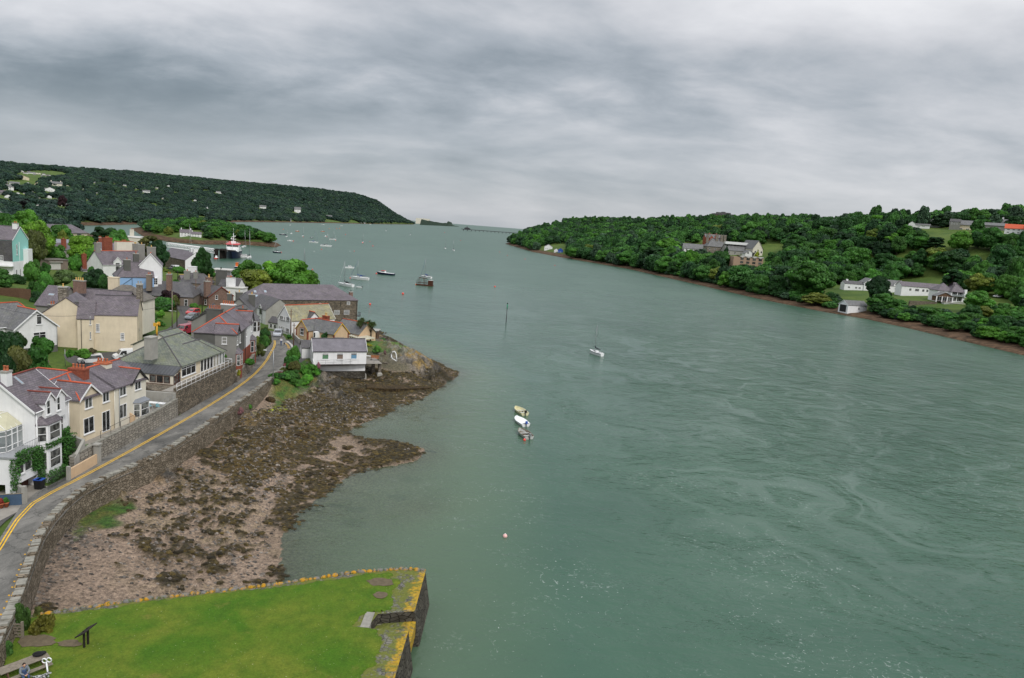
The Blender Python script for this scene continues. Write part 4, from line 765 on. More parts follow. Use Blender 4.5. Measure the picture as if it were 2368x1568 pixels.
# the bank between the beach and the boathouse
for lb,f,cx,cy,w_,y,c_,k_,hh in[('dense green bush at the top of the bank beside the lane',Y1,230,450,240,133,'mid','shrub',250),('bush with pale flowers below the lane railings',Y1,240,600,230,128,'bronze','shrub',190),('thick green bush in the middle of the bank by the lane',Y1,210,560,260,130.5,'green','shrub',240),('bronze leaved bush low on the bank',Y1,110,690,200,126,'bronze','shrub',200),('dark bush low in the middle of the bank',Y1,200,720,230,125,'green','shrub',210),('bright bush at the edge of the grassy bank',Y1,310,640,200,130,'mid','shrub',190),('low weeds at the foot of the bank above the green algae',Y1,250,830,230,121,'mid','shrub',110),('dark green bush below the street lamp',Y1,60,800,180,119.5,'dark','shrub',200),('tall grass at the beach end of the bank',Y1,350,770,190,125.5,'bright','shrub',120),('wild bush leaning over the sea wall end',Y1,-15,760,150,118.6,'green','shrub',200),('pink flowering valerian bush on the road edge',Y1,150,570,130,130,(.20,.07,.09),'shrub',120),('dark green bush hanging over the beach wall',Y1,150,760,250,121,'green','shrub',230),('pink flowering bush beside the street lamp',Y1,50,700,110,122,(.20,.08,.09),'shrub',130),('green bush at the foot of the street lamp',Y1,10,850,130,117,'mid','shrub',260),('fresh green bush on the grassy bank near the railing',Y1,440,640,260,131,'bright','shrub',210),('low green bush on the grassy bank near the rocks',Y1,400,740,190,127,'bright','shrub',130),('pink valerian by the boathouse steps',Y1,545,565,60,133.6,(.30,.12,.17),'shrub',90),('green bush under the boathouse steps',Y1,530,660,100,133,'green','shrub',130),('bush overhanging the road wall below the white house',Z8,250,1170,240,139,(.06,.07,.022),'shrub',230),('rock garden shrub beside the road bend',Z8,140,1280,200,134,'olive','shrub',170),('small dark bush beside the utility pole',Z8,610,1190,90,156,'green','shrub',60),('climbing shrub on the peach bungalow',Z8,1190,1175,160,157.6,'dark','shrub',110),('dark hedge beside the palm tree',Z8,1880,1230,150,164,'deep','shrub',130),('orange flowering shrub behind the peach bungalow',Z8,1660,1090,90,178,'bronze','shrub',70),('low green bushes along the far edge of the headland lawn',Z8,2080,1262,150,176,'green','shrub',40),('yellow flowering gorse beside the headland rocks',Y1,1170,335,90,154,'yellow','shrub',45),('green shrub between the lawn and the rocks',Y1,1270,360,120,151,'mid','shrub',90),('pink flowers among the headland rocks',Y1,1370,395,50,149,(.22,.12,.13),'shrub',50),('flowering bush with pink heads beside the field gate',Y2,255,520,330,44.9,(.05,.11,.025),'shrub',400),('dry olive bush beside the field gate bush',Y2,540,580,330,45.0,(.10,.10,.018),'shrub',260),('straggly grass bush on the beach wall corner',Y2,470,440,130,46.9,'bronze','shrub',140),('leafy bush at the lower left edge of the field',Y2,60,900,240,42.0,(.05,.13,.03),'shrub',200),('green weeds growing from the sea wall',Z5,1620,730,110,69.5,'mid','shrub',60),('pink flowering weeds on top of the sea wall',Z5,1790,640,180,71.5,(.16,.12,.06),'shrub',80),('pink valerian tuft on the sea wall near the bend',Z5,1930,555,90,73,(.22,.12,.13),'shrub',50),('weeds on the sea wall below the bungalow',Y4,250,325,80,104.5,'mid','shrub',55),('pink valerian on the sea wall below the bungalow',Y4,165,365,70,99,(.22,.11,.13),'shrub',70),('yellow flowering tuft by the stone gateway',Z6,1790,970,60,112.8,'yellow','shrub',90),('small shrub at the gable of the bungalow veranda',Z6,1570,710,70,113,'bright','shrub',50),('bushes behind the road wall below the brick bays',Z6,1960,800,190,119.5,'mid','shrub',90),('shrubs above the road wall by the far white bays',Z6,2180,480,220,129,'green','shrub',180),('tall shrubs near the top of the road wall',Z6,2190,340,170,137,'dark','shrub',120),('climbing plants on the garden wall by the lamp',Z6,2150,600,150,125,'bronze','shrub',170),('clipped garden hedge beside the telegraph poles',Z7,520,1455,240,150,'hedge','shrub',140),('low hedge behind the cream gable',Z7,430,1420,110,152,'dark','shrub',110)]:
 ptree(lb,'bush',f,cx,cy,w_,y,c_,k_,hh)
 # two cabbage palms on the headland
def palm(x,y,h,label):
 zg=float(max(zland(np.array([x]),np.array([y]))[0],beach(np.array([x]),np.array([y]))[0]));t=thing('palm_tree',label,'palm tree',(x,y,zg));rs=random.Random(int(h*9))
 mb=MB().mat('bark');heads=[(rs.uniform(-.9,.9),rs.uniform(-.6,.6),h*rs.uniform(.80,1))for k in range(4)]
 mb.tube([(0,0,-.3),(.1,0,h*.3),(.05,.05,h*.45)],.19,7,.14)
 for hx_,hy_,hz_ in heads:mb.tube([(.05,.05,h*.42),(hx_*.6,hy_*.6,h*.62),(hx_,hy_,hz_)],.13,6,.09)
 mb.build('trunk',t);V=[];F=[];tn=[]
 for hx_,hy_,hz_ in heads:
  for k in range(150):
   d=Vector((rs.gauss(0,1),rs.gauss(0,1),rs.gauss(.25,.8))).normalized();s_=d.cross(Vector((0,0,1))).normalized()*.05;L_=rs.uniform(.75,1.1);p=Vector((hx_,hy_,hz_));i0=len(V);dr=Vector((0,0,-.28))
   V+=[p-s_*.5,p+s_*.5,p+d*L_*.6+s_,p+d*L_*.6-s_,p+d*L_+dr];F+=[(i0,i0+1,i0+2,i0+3),(i0+3,i0+2,i0+4)];tn+=[rs.uniform(.2,.9)]*5
 me=bpy.data.meshes.new('crown');me.from_pydata([tuple(v)for v in V],[],F);me.materials.append(MATS['leaves']);at=me.attributes.new('tint','FLOAT','POINT');at.data.foreach_set('value',tn);o=bpy.data.objects.new('crown',me);C.objects.link(o);o.parent=t;o.color=(.055,.085,.025,1)
p=S(Z8(1780,1250),4.9);palm(float(p[0]),161.5,4.9,'cabbage palm with several spiky heads, the left of the pair on the headland')
p=PY(Z8(1885,1100),162.5);palm(float(p[0])+.1,162.8,4.7,'cabbage palm with several spiky heads, the right of the pair on the headland')
# ------ woods across the water and on the hills
# picture windows kept clear so that trees in front do not cover a building (left, top, right, bottom, distance)
KEEP=[];FIELD=[]
def keep(x0,y0,x1,y1,d):KEEP.append((x0,y0,x1,y1,d))
for f,a,b_,d in[(X2,(970,590),(1330,728),720),(X2,(640,345),(835,450),960),(X2,(400,470),(1560,548),900),(X3,(225,885),(1790,1135),540),(X3,(0,945),(600,1035),560),(X3,(1000,1060),(1640,1200),500),(X3,(250,1145),(510,1260),460),(X3,(990,195),(1390,262),840),(X3,(1500,190),(1760,298),840),(X3,(1230,335),(1700,345),800),(X3,(1890,190),(2368,300),830),(X3,(2000,1050),(2180,1110),520),(X3,(930,890),(1400,960),600),(X1,(810,460),(1050,575),1150),(X3,(1880,1255),(2050,1309),330),(Y8,(540,230),(640,280),9000),(Y8,(460,290),(570,335),9000),(Y8,(190,170),(410,270),9000),(Y8,(0,190),(440,230),9000),(Y8,(10,230),(440,275),9000),(Y8,(30,265),(130,320),9000),(Y8,(0,330),(115,405),9000),(Y8,(495,375),(600,405),9000),(Y8,(150,100),(700,185),9000),(Y8,(1900,735),(2120,815),900),(Y8,(600,450),(700,490),9000),(Y8,(1500,315),(1580,350),9000),(Y8,(2090,490),(2200,600),9000),(Y7,(100,5),(170,40),2300),(Y7,(465,25),(535,85),2600),(Y7,(800,105),(1070,175),3200),(Y7,(1060,150),(1220,195),3600),(Y8,(2270,325),(2330,355),9000)]+[(Y8,(x-3,y-2),(x+29,y+16),9000)for x,y in[(980,232),(1080,218),(700,262),(860,300),(1010,345),(1190,236),(1300,262),(1420,300),(1640,290),(1760,268),(1850,330),(2010,300),(2150,300),(330,330),(250,350),(175,345),(400,395),(240,488),(380,470),(900,410),(1700,400),(2040,420)]]:
 p0=f(*a);p1=f(*b_)
 if d==9000 or(f is Y7):
  if(b_[0]-a[0]>200 or b_[1]-a[1]>60)and f is Y8 and b_[1]<300:FIELD.append(((p0[0]+p1[0])/2,(p0[1]+p1[1])/2,(p1[0]-p0[0])/2,(p1[1]-p0[1])/2));continue
  g=ground_hit((p0[0]+p1[0])/2,p1[1]);d=float(np.hypot(g[0],g[1]))+12 if g is not None else d
 keep(p0[0],p0[1],p1[0],p1[1],d)
def scatter(reg,sp,seed,rmin,rmax):
 rs=np.random.default_rng(seed);x0,x1,y0,y1=reg;gx_,gy_=np.meshgrid(np.arange(x0,x1,sp),np.arange(y0,y1,sp));x=gx_.ravel()+rs.uniform(-.45,.45,gx_.size)*sp;y=gy_.ravel()+rs.uniform(-.45,.45,gx_.size)*sp
 z=zland(x,y);r_=rs.uniform(rmin,rmax,len(x));return x,y,z,r_,rs
def visible(x,y,z,r_,h,m_=80):
 ok=np.ones(len(x),bool)
 a=np.stack([x,y,z+h*.5],-1);px,py=proj(a);ok&=(y>0)&(px>-m_)&(px<4096+m_)&(py>0)&(py<2800)
 s_=FPX*KS/np.hypot(x,y);rp=r_*s_;tp=py-h*.5*s_;bt=py+h*.5*s_;dd=np.hypot(x,y)
 for(x0,y0,x1,y1,d)in KEEP:ok&=~((px+rp*.9>x0)&(px-rp*.9<x1)&(bt>y0)&(tp+.12*h*s_<y1)&(dd<d))
 for(cx,cy,rx,ry)in FIELD:ok&=~((((px-cx)/rx)**2+((py-cy)/ry)**2<.75+.8*fbm(px/40,py/15,2))&(dd>900))
 return ok,px,py
def z_of(f):return f
# right bank
x,y,z,r_,rs_=scatter((-60,1500,190,2700),12.0,5,6.0,9.8);d=dist(coastR,x,y);inn_=inside(landR,x,y);ys_=y
h=r_*rs_.uniform(1.3,1.8,len(x));big=rs_.random(len(x));r_=r_*np.where(big>.82,1.55,np.where(big<.3,.75,1.0));h=h*np.where(big>.82,1.12,np.where(big<.12,1.35,1.0));h=np.where(d<60,np.maximum(h,12.5),h);r_=np.where(d<60,np.maximum(r_,7.5),r_);h=np.where((y<465)&(d<75),h*.45,h);r_=np.where((y<465)&(d<75),r_*.7,r_)
ok,px,py=visible(x,y,z,r_,h);ok&=inn_&(d>10.0)&(z>1.5)&((y<1500)|(rs_.random(len(x))<.6))
RB=np.stack([x,y,z,r_,h],1)[ok]
x,y,z,r_,rs_=scatter((60,260,200,900),5.2,15,2.6,4.4);d=dist(coastR,x,y);h=r_*rs_.uniform(.9,1.3,len(x));ok,px,py=visible(x,y,z,r_,h);ok&=inside(landR,x,y)&(d>10)&(d<34);RB=np.concatenate([RB,np.stack([x,y,z,r_,h],1)[ok]])
_=0;RB=RB[np.argsort(np.hypot(RB[:,0],RB[:,1]))]
# islet, and the near slope of the left hill
x,y,z,r_,rs_=scatter((-420,-150,560,900),8.5,6,4.2,6.4);h=r_*rs_.uniform(1.2,1.6,len(x));ok,px,py=visible(x,y,z,r_,h);di=dist(isl,x,y,True);ok&=inside(isl,x,y)&(di>9)
IS=np.stack([x,y,z,r_,h],1)[ok]
def shown(A):
 "larger first, and only those with most of their crown clear of nearer ones"
 px,py=proj(np.stack([A[:,0],A[:,1],A[:,2]+A[:,4]*.7],-1));s_=FPX*KS/np.hypot(A[:,0],A[:,1]);rp=A[:,3]*s_;D_=np.hypot(A[:,0],A[:,1]);o_=np.argsort(D_);vis=np.ones(len(A),bool)
 for k in range(len(A)):
  i=o_[k];lo=o_[:k];hit=(np.abs(px[lo]-px[i])<rp[lo]*.8)&(py[lo]-A[lo,4]*s_[lo]*.32<py[i]-rp[i]*.15)&(py[lo]+A[lo,4]*s_[lo]*.9>py[i])&(D_[lo]<D_[i]-3)
  vis[i]=hit.sum()<1
 return vis,rp
v1,rp1=shown(RB);score=np.where(v1,rp1,rp1*.35);pick=np.zeros(len(RB),bool);pick[np.argsort(-score)[:205]]=True
pal=['green','mid','green','mid','dark','deep','green','mid','bright','dark','green','olive']
lab={'broad':'rounded broadleaf tree in the wood on the far right bank','cedar':'dark layered conifer in the wood on the far right bank'}
rs=random.Random(4)
for i in np.nonzero(pick)[0]:
 x_,y_,z_,r__,h_=RB[i];k_='cedar' if rs.random()<.07 and z_>6 else 'broad';c_='deep' if k_=='cedar' else rs.choice(pal)
 tree(lab[k_],'tree',x_,y_,r__,h_,c_,k_,z_,'woodland_tree','trees of the far right bank' if k_=='broad' else 'conifers of the far right bank',th=h_*.04)
v2,rp2=shown(IS);sc2=np.where(v2,rp2,rp2*.3);pk2=np.zeros(len(IS),bool);pk2[np.argsort(-sc2)[:34]]=True
for i in np.nonzero(pk2)[0]:
 x_,y_,z_,r__,h_=IS[i];tree('leafy tree crowded on the rocky islet beyond the harbour','tree',x_,y_,r__,h_,rs.choice(['green','mid','dark','olive']),'broad',z_,'islet_tree','trees on the rocky islet',th=h_*.05)
 # far woods: one object each, made of instanced crowns
def wood(name,label,A,crowns,seed,pal_):
 me=bpy.data.meshes.new(name);me.vertices.add(len(A));me.vertices.foreach_set('co',A[:,:3].astype(float).ravel())
 rs=np.random.default_rng(seed);sc=np.stack([A[:,3],A[:,3],A[:,4]/1.42],1);at=me.attributes.new('sc','FLOAT_VECTOR','POINT');at.data.foreach_set('vector',sc.ravel());a2=me.attributes.new('rz','FLOAT','POINT');a2.data.foreach_set('value',rs.uniform(0,6.28,len(A)))
 cc=np.array([G[c_]for c_ in pal_])[rs.integers(0,len(pal_),len(A))]*rs.uniform(.8,1.2,(len(A),1));a3=me.attributes.new('lc','FLOAT_COLOR','POINT');a3.data.foreach_set('color',np.c_[cc,np.ones(len(A))].ravel())
 o=bpy.data.objects.new(name,me);C.objects.link(o);props(o,label,'wood',None,'stuff')
 ng=bpy.data.node_groups.new(name,'GeometryNodeTree');ng.interface.new_socket('Geometry',in_out='INPUT',socket_type='NodeSocketGeometry');ng.interface.new_socket('Geometry',in_out='OUTPUT',socket_type='NodeSocketGeometry')
 N=NT(ng);gi=N.n('NodeGroupInput');go=N.n('NodeGroupOutput');m2p=N.n('GeometryNodeMeshToPoints',{'Mesh':gi.outputs[0]})
 join=N.n('GeometryNodeJoinGeometry')
 for c_ in crowns:
  oi=N.n('GeometryNodeObjectInfo',transform_space='ORIGINAL');oi.inputs['Object'].default_value=c_;oi.inputs['As Instance'].default_value=True;N.t.links.new(oi.outputs['Geometry'],join.inputs[0])
 r1=N.n('GeometryNodeInputNamedAttribute',data_type='FLOAT');r1.inputs['Name'].default_value='rz';s1=N.n('GeometryNodeInputNamedAttribute',data_type='FLOAT_VECTOR');s1.inputs['Name'].default_value='sc'
 eu=N.n('ShaderNodeCombineXYZ',{2:r1.outputs[0]});e2r=N.n('FunctionNodeEulerToRotation',{0:eu.outputs[0]})
 iop=N.n('GeometryNodeInstanceOnPoints',{'Points':m2p.outputs[0],'Instance':join.outputs[0],'Pick Instance':True,'Rotation':e2r.outputs[0],'Scale':s1.outputs[0]});N.t.links.new(iop.outputs[0],go.inputs[0])
 md=o.modifiers.new('trees','NODES');md.node_group=ng;return o
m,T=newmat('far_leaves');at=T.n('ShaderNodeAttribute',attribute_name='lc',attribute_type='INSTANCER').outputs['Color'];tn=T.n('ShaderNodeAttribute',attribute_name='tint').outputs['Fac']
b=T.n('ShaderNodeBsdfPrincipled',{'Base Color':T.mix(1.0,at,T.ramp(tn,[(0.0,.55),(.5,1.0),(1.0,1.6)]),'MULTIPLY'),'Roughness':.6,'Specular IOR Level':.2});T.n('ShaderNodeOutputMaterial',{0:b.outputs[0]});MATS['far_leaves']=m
far=[]
spots_=[(-560,760,62),(-575,775,63),(-560,790,64)]
for i in range(3):
 me=crown('crown',70+i,'broad',1300,.17);me.materials[0]=MATS['far_leaves']
 xx_,yy_=[(-640,900),(-660,930),(-620,960)][i];zz_=float(zland(np.array([xx_]),np.array([yy_]))[0])
 t=thing('hillside_tree','broadleaf tree on the wooded hill at the left','tree',(xx_,yy_,zz_),0,'trees on the left hill');c=bpy.data.objects.new('crown',me);C.objects.link(c);c.parent=t;c.scale=(7,7,7);c.color=(*G['fd1'],1);k=bpy.data.objects.new('trunk',TRK[0]);C.objects.link(k);k.parent=t;k.scale=(5,5,5);far.append(c)
rest=RB[~pick];A=np.concatenate([rest,IS[~pk2]])
wood('far_bank_wood','dense mixed broadleaf wood covering the far right bank',A,far,1,['green','dark','dark','deep','fd3','dark','green','mid'])
x,y,z,r_,rs_=scatter((-2600,-380,560,2600),13.5,8,6.2,9.6);h=r_*rs_.uniform(1.1,1.5,len(x));ok,px,py=visible(x,y,z,r_,h);d=dist(coastL,x,y)
ok&=inside(landL,x,y)&(d>10)&(d<1400);n_=fbm(x/90+5,y/90,3);H1=np.stack([x,y,z,r_,h],1)[ok&((n_<.66)|(d<60))]
x,y,z,r_,rs_=scatter((-3800,-700,2600,6300),24,9,12,17);h=r_*rs_.uniform(.9,1.2,len(x));ok,px,py=visible(x,y,z,r_,h);d=dist(coastL,x,y);ok&=inside(landL,x,y)&(d>6)&(d<1500);H2=np.stack([x,y,z,r_,h],1)[ok]
HL=np.concatenate([H1,H2]);HL[:,2]-=.8
print('woods',len(RB),len(IS),len(HL))
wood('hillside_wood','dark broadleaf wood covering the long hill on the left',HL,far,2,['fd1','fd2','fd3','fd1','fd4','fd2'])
# ====== buildings
class House:
 "local frame: x along the front from its left end, y inward, z absolute height"
 def __init__(s,name,label,cat,A=None,B=None,ze=None,zb=0,o=None,ang=0.0,w=None,group=None):
  if A is not None:
   a=S(A,ze);b_=S(B,ze);d=b_[:2]-a[:2];s.w=float(np.hypot(*d));s.ang=math.atan2(d[1],d[0]);s.o=(float(a[0]),float(a[1]))
  else:s.o=o;s.ang=R(ang);s.w=w
  s.zb=zb;s.root=thing(name,label,cat,(s.o[0],s.o[1],zb),s.ang,group);s.c,s.s=math.cos(s.ang),math.sin(s.ang)
 def loc(s,p):dx,dy=p[0]-s.o[0],p[1]-s.o[1];return(dx*s.c+dy*s.s,-dx*s.s+dy*s.c,p[2])
 def pl(s,px,x=None,y=None,z=None):
  d=ray(*px);dl=(d[0]*s.c+d[1]*s.s,-d[0]*s.s+d[1]*s.c,d[2]);o_=s.loc(CO)
  if x is not None:t=(x-o_[0])/dl[0]
  elif y is not None:t=(y-o_[1])/dl[1]
  else:t=(z-o_[2])/dl[2]
  return tuple(o_[i]+dl[i]*t for i in range(3))
 def build(s,mb,name,parent=None,**kw):return mb.build(name,parent or s.root,(0,0,s.zb),**kw)
 # walls with gables, and a roof of thick planes
 def block(s,x0,x1,y0,y1,ze,zr,axis='x',mat='render_white',roof='slate_purple',hip=(0,0),ov=.22,ridge=None,zb=None,t=.13,verge=None,gutter=None,rname='roof',wname='wall',xr=None,ze2=None,walls=True,split=None):
  zb=s.zb-1.2 if zb is None else zb
  if axis=='x':a0,a1,b0,b1=x0,x1,y0,y1;f=lambda a,b_,z:(a,b_,z)
  else:a0,a1,b0,b1=y0,y1,x0,x1;f=lambda a,b_,z:(b_,a,z)
  bm_=(b0+b1)/2 if xr is None else xr;zE=ze;zF=ze if ze2 is None else ze2
  if walls:
   mb=MB().mat(mat);e0=[(b0,zb),(b1,zb),(b1,zF),(bm_,zr)if not hip[0]else(bm_,ze),(b0,zE)];e1=[(b0,zb),(b1,zb),(b1,zF),(bm_,zr)if not hip[1]else(bm_,ze),(b0,zE)]
   V=[f(a0,b_,z)for b_,z in e0]+[f(a1,b_,z)for b_,z in e1];mb.faces(V,[(0,1,2,3,4),(9,8,7,6,5),(0,4,9,5),(1,6,7,2)]);s.build(mb,wname)
  mb=MB().mat(roof);sl0=(zr-zE)/max(bm_-b0,.01);sl1=(zr-zF)/max(b1-bm_,.01);z0=zE-ov*sl0;z1=zF-ov*sl1
  A0,A1=a0-(ov if not hip[0]else ov),a1+ov;R0,R1=(a0+hip[0]if hip[0]else A0),(a1-hip[1]if hip[1]else A1);u=.06
  q=lambda a,b_,z:f(a,b_,z+t+u)
  mb.slab([q(A0,b0-ov,z0),q(A1,b0-ov,z0),q(R1,bm_,zr),q(R0,bm_,zr)]if axis=='x' else[q(A0,b0-ov,z0),q(R0,bm_,zr),q(R1,bm_,zr),q(A1,b0-ov,z0)],t)
  mb.slab([q(A1,b1+ov,z1),q(A0,b1+ov,z1),q(R0,bm_,zr),q(R1,bm_,zr)]if axis=='x' else[q(A1,b1+ov,z1),q(R1,bm_,zr),q(R0,bm_,zr),q(A0,b1+ov,z1)],t)
  if hip[0]:mb.slab([q(A0,b1+ov,z1),q(A0,b0-ov,z0),q(R0,bm_,zr)]if axis=='x' else[q(A0,b0-ov,z0),q(A0,b1+ov,z1),q(R0,bm_,zr)],t)
  if hip[1]:mb.slab([q(A1,b0-ov,z0),q(A1,b1+ov,z1),q(R1,bm_,zr)]if axis=='x' else[q(A1,b1+ov,z1),q(A1,b0-ov,z0),q(R1,bm_,zr)],t)
  ro=s.build(mb,rname)
  if ridge:
   mb=MB().mat(ridge);mb.tube([q(R0,bm_,zr+.02),q(R1,bm_,zr+.02)],.11,6)
   if hip[0]:mb.tube([q(A0,b0-ov,z0),q(R0,bm_,zr+.02)],.09,6);mb.tube([q(A0,b1+ov,z1),q(R0,bm_,zr+.02)],.09,6)
   if hip[1]:mb.tube([q(A1,b0-ov,z0),q(R1,bm_,zr+.02)],.09,6);mb.tube([q(A1,b1+ov,z1),q(R1,bm_,zr+.02)],.09,6)
   s.build(mb,'ridge_tiles',ro)
  if verge:
   e=.05
   for g0,A_ in((hip[0],A0),(hip[1],A1)):
    if g0:continue
    mb=MB().mat(verge);aa,ab=(A_-e,A_)if A_==A0 else(A_,A_+e)
    L_=[(b0-ov,z0-.04),(bm_,zr-.04),(b1+ov,z1-.04),(b1+ov,z1+.20),(bm_,zr+.20),(b0-ov,z0+.20)];n=6
    mb.faces([f(aa,*p)for p in L_]+[f(ab,*p)for p in L_],[(0,1,4,5),(1,2,3,4),(11,10,7,6),(10,9,8,7)]+[(i,n+i,n+(i+1)%n,(i+1)%n)for i in range(n)]);s.build(mb,'bargeboard')
  if gutter:
   mb=MB().mat(gutter)
   for b_s,z_s,g_ in((b0-ov-.06,z0,1),(b1+ov+.06,z1,1)):mb.tube([f(A0+.05,b_s,z_s+.12),f(A1-.05,b_s,z_s+.12)],.06,6)
   s.build(mb,'gutter')
  return ro
 def win(s,face,a0,a1,z0,z1,nx=2,nz=1,frame='white_paint',sill=True,at=0.0,glass='glass',surround=None,fr=.07,simple=False,label=None,name='window',trans=None):
  "face 'f' y=at looking to -y, 'l' x=at looking to -x, 'r' x=at looking to +x, 'b' y=at looking to +y"
  if face=='f':q=lambda a,d,z:(a,at-d,z)
  elif face=='b':q=lambda a,d,z:(a,at+d,z)
  elif face=='l':q=lambda a,d,z:(at-d,a,z)
  else:q=lambda a,d,z:(at+d,a,z)
  if a1<a0:a0,a1=a1,a0
  if z1<z0:z0,z1=z1,z0
  def bx_(mb,u0_,u1_,v0,v1,d0,d1):p=q(u0_,d0,v0);r_=q(u1_,d1,v1);mb.box(min(p[0],r_[0]),max(p[0],r_[0]),min(p[1],r_[1]),max(p[1],r_[1]),v0,v1)
  mb=MB().mat(glass);bx_(mb,a0+.02,a1-.02,z0+.02,z1-.02,-.05,.012)
  if simple:
   mb.mat(frame)
  else:w=s.build(mb,name,**({'label':label}if label else{}));mb=MB().mat(frame)
  f_=min(fr,(a1-a0)*.14)
  bx_(mb,a0,a1,z0,z0+f_,-.04,.05);bx_(mb,a0,a1,z1-f_,z1,-.04,.05);bx_(mb,a0,a0+f_,z0+f_,z1-f_,-.04,.05);bx_(mb,a1-f_,a1,z0+f_,z1-f_,-.04,.05)
  for i in range(1,nx):c_=a0+(a1-a0)*i/nx;bx_(mb,c_-f_*.4,c_+f_*.4,z0+f_,z1-f_,-.04,.045)
  hs=[z0+(z1-z0)*i/nz for i in range(1,nz)]if trans is None else[z0+(z1-z0)*trans]
  for c_ in hs:bx_(mb,a0+f_,a1-f_,c_-f_*.4,c_+f_*.4,-.04,.048)
  if surround:pass
  if simple:return s.build(mb,name)
  s.build(mb,'frame',w)
  if sill:mb=MB().mat(frame if sill is True else sill);bx_(mb,a0-.08,a1+.08,z0-.09,z0-.005,-.03,.13);s.build(mb,'sill',w)
  if surround:
   mb=MB().mat(surround);e=.16;bx_(mb,a0-e,a0-.005,z0-.1,z1+e,-.03,.035);bx_(mb,a1+.005,a1+e,z0-.1,z1+e,-.03,.035);bx_(mb,a0,a1,z1+.005,z1+e,-.03,.035);s.build(mb,'surround',w)
  return w
 def winp(s,face,p0,p1,at=0.0,**kw):
  k={'y':at}if face in 'fb' else{'x':at};a=s.pl(p0,**k);b_=s.pl(p1,**k);i=0 if face in 'fb' else 1
  return s.win(face,a[i],b_[i],b_[2],a[2],at=at,**kw)
 def chim(s,x,y,sx,sy,z0,z1,mat,pots=2,pot='terracotta',cap='concrete',along='y',label=None,capm=None,ph=.5):
  mb=MB().mat(mat);mb.box(x-sx/2,x+sx/2,y-sy/2,y+sy/2,z0,z1-.18);mb.mat(cap);mb.box(x-sx/2-.06,x+sx/2+.06,y-sy/2-.06,y+sy/2+.06,z1-.18,z1)
  c=s.build(mb,'chimney',**({'label':label}if label else{}))
  for i in range(pots):
   k=(i-(pots-1)/2)*min(.42,(sx if along=='x' else sy)/max(pots,1)*.9);px_,py_=(x+k,y)if along=='x' else(x,y+k)
   mb=MB().mat(pot);mb.lathe((px_,py_,z1),[(.13,-.02),(.15,.04),(.115,.10),(.105,ph-.1),(.135,ph-.06),(.125,ph),(.08,ph)],8);s.build(mb,'chimney_pot',c)
  return c
 def chimp(s,pl_,pr,pb,at,mat,thick=.7,drop=1.5,**kw):
  "front face of the stack from its top left/top right corner and a bottom pixel on plane x=at (seen end on) or y=at"
  if 'x' in at:a=s.pl(pl_,x=at['x']);b_=s.pl(pr,x=at['x']);c=s.pl(pb,x=at['x']);z1=(a[2]+b_[2])/2;return s.chim(at['x']+thick/2*at.get('s',1),(a[1]+b_[1])/2,thick,abs(b_[1]-a[1]),c[2]-drop,z1,mat,along='y',**kw)
  a=s.pl(pl_,y=at['y']);b_=s.pl(pr,y=at['y']);c=s.pl(pb,y=at['y']);z1=(a[2]+b_[2])/2;return s.chim((a[0]+b_[0])/2,at['y']+thick/2,abs(b_[0]-a[0]),thick,c[2]-drop,z1,mat,along='x',**kw)
 def dormer(s,x0,x1,zs,zt,zp,yf,yb,mat='render_white',roof='slate_purple',ridge=None,wkw=None,verge='white_paint',hh=None):
  "gabled dormer facing the front: wall face at y=yf from zs to zt, peak zp, running back to yb"
  mb=MB().mat(mat);xm=(x0+x1)/2;mb.faces([(x0,yf,zs),(x1,yf,zs),(x1,yf,zt),(xm,yf,zp),(x0,yf,zt),(x0,yb,zs),(x1,yb,zs),(x1,yb,zt),(xm,yb,zp),(x0,yb,zt)],[(0,1,2,3,4),(0,4,9,5),(1,6,7,2),(9,8,7,6,5)]);d=s.build(mb,'dormer')
  mb=MB().mat(roof);o_=.14;sl_=(zp-zt)/(xm-x0);u=.13
  mb.slab([(x0-o_,yf-o_,zt-o_*sl_+u),(xm,yf-o_,zp+u),(xm,yb,zp+u),(x0-o_,yb,zt-o_*sl_+u)][::-1],.10);mb.slab([(xm,yf-o_,zp+u),(x1+o_,yf-o_,zt-o_*sl_+u),(x1+o_,yb,zt-o_*sl_+u),(xm,yb,zp+u)][::-1],.10);s.build(mb,'dormer_roof',d)
  if verge:
   mb=MB().mat(verge)
   for xa,xb,za,zb_ in((x0-o_,xm,zt-o_*sl_,zp),(x1+o_,xm,zt-o_*sl_,zp)):mb.faces([(xa,yf-o_-.04,za+.16),(xb,yf-o_-.04,zb_+.16),(xb,yf-o_-.04,zb_-.02),(xa,yf-o_-.04,za-.02),(xa,yf-o_,za+.16),(xb,yf-o_,zb_+.16),(xb,yf-o_,zb_-.02),(xa,yf-o_,za-.02)],[(0,1,2,3),(7,6,5,4),(0,4,5,1),(2,6,7,3)])
   s.build(mb,'bargeboard',d)
  if ridge:mb=MB().mat(ridge);mb.tube([(xm,yf-o_,zp+u+.03),(xm,yb,zp+u+.03)],.09,6);s.build(mb,'ridge_tiles',d)
  if wkw:s.win('f',at=yf,**wkw)
  return d
 def bay(s,x0,x1,z0,z1,dep=.7,mat='render_white',roof='slate_purple',rh=.7,frame='white_paint',nzs=2,face='f',at=0.0,wm=.8,cant=.45,wz=None):
  "canted bay window on the front wall with a lean-to hipped roof"
  wz=wz or(z0+.5,z1-.12);pts=[(x0,0),(x0+cant,-dep),(x1-cant,-dep),(x1,0)]
  if face=='f':q=lambda x,y,z:(x,y+at,z)
  else:q=lambda x,y,z:(at+y,x,z)
  mb=MB().mat(mat);n=4;mb.faces([q(x,y,z0)for x,y in pts]+[q(x,y,z1)for x,y in pts],[(i,i+1,n+i+1,n+i)for i in range(3)]+[(4,5,6,7),(3,2,1,0)]);b_=s.build(mb,'bay_window')
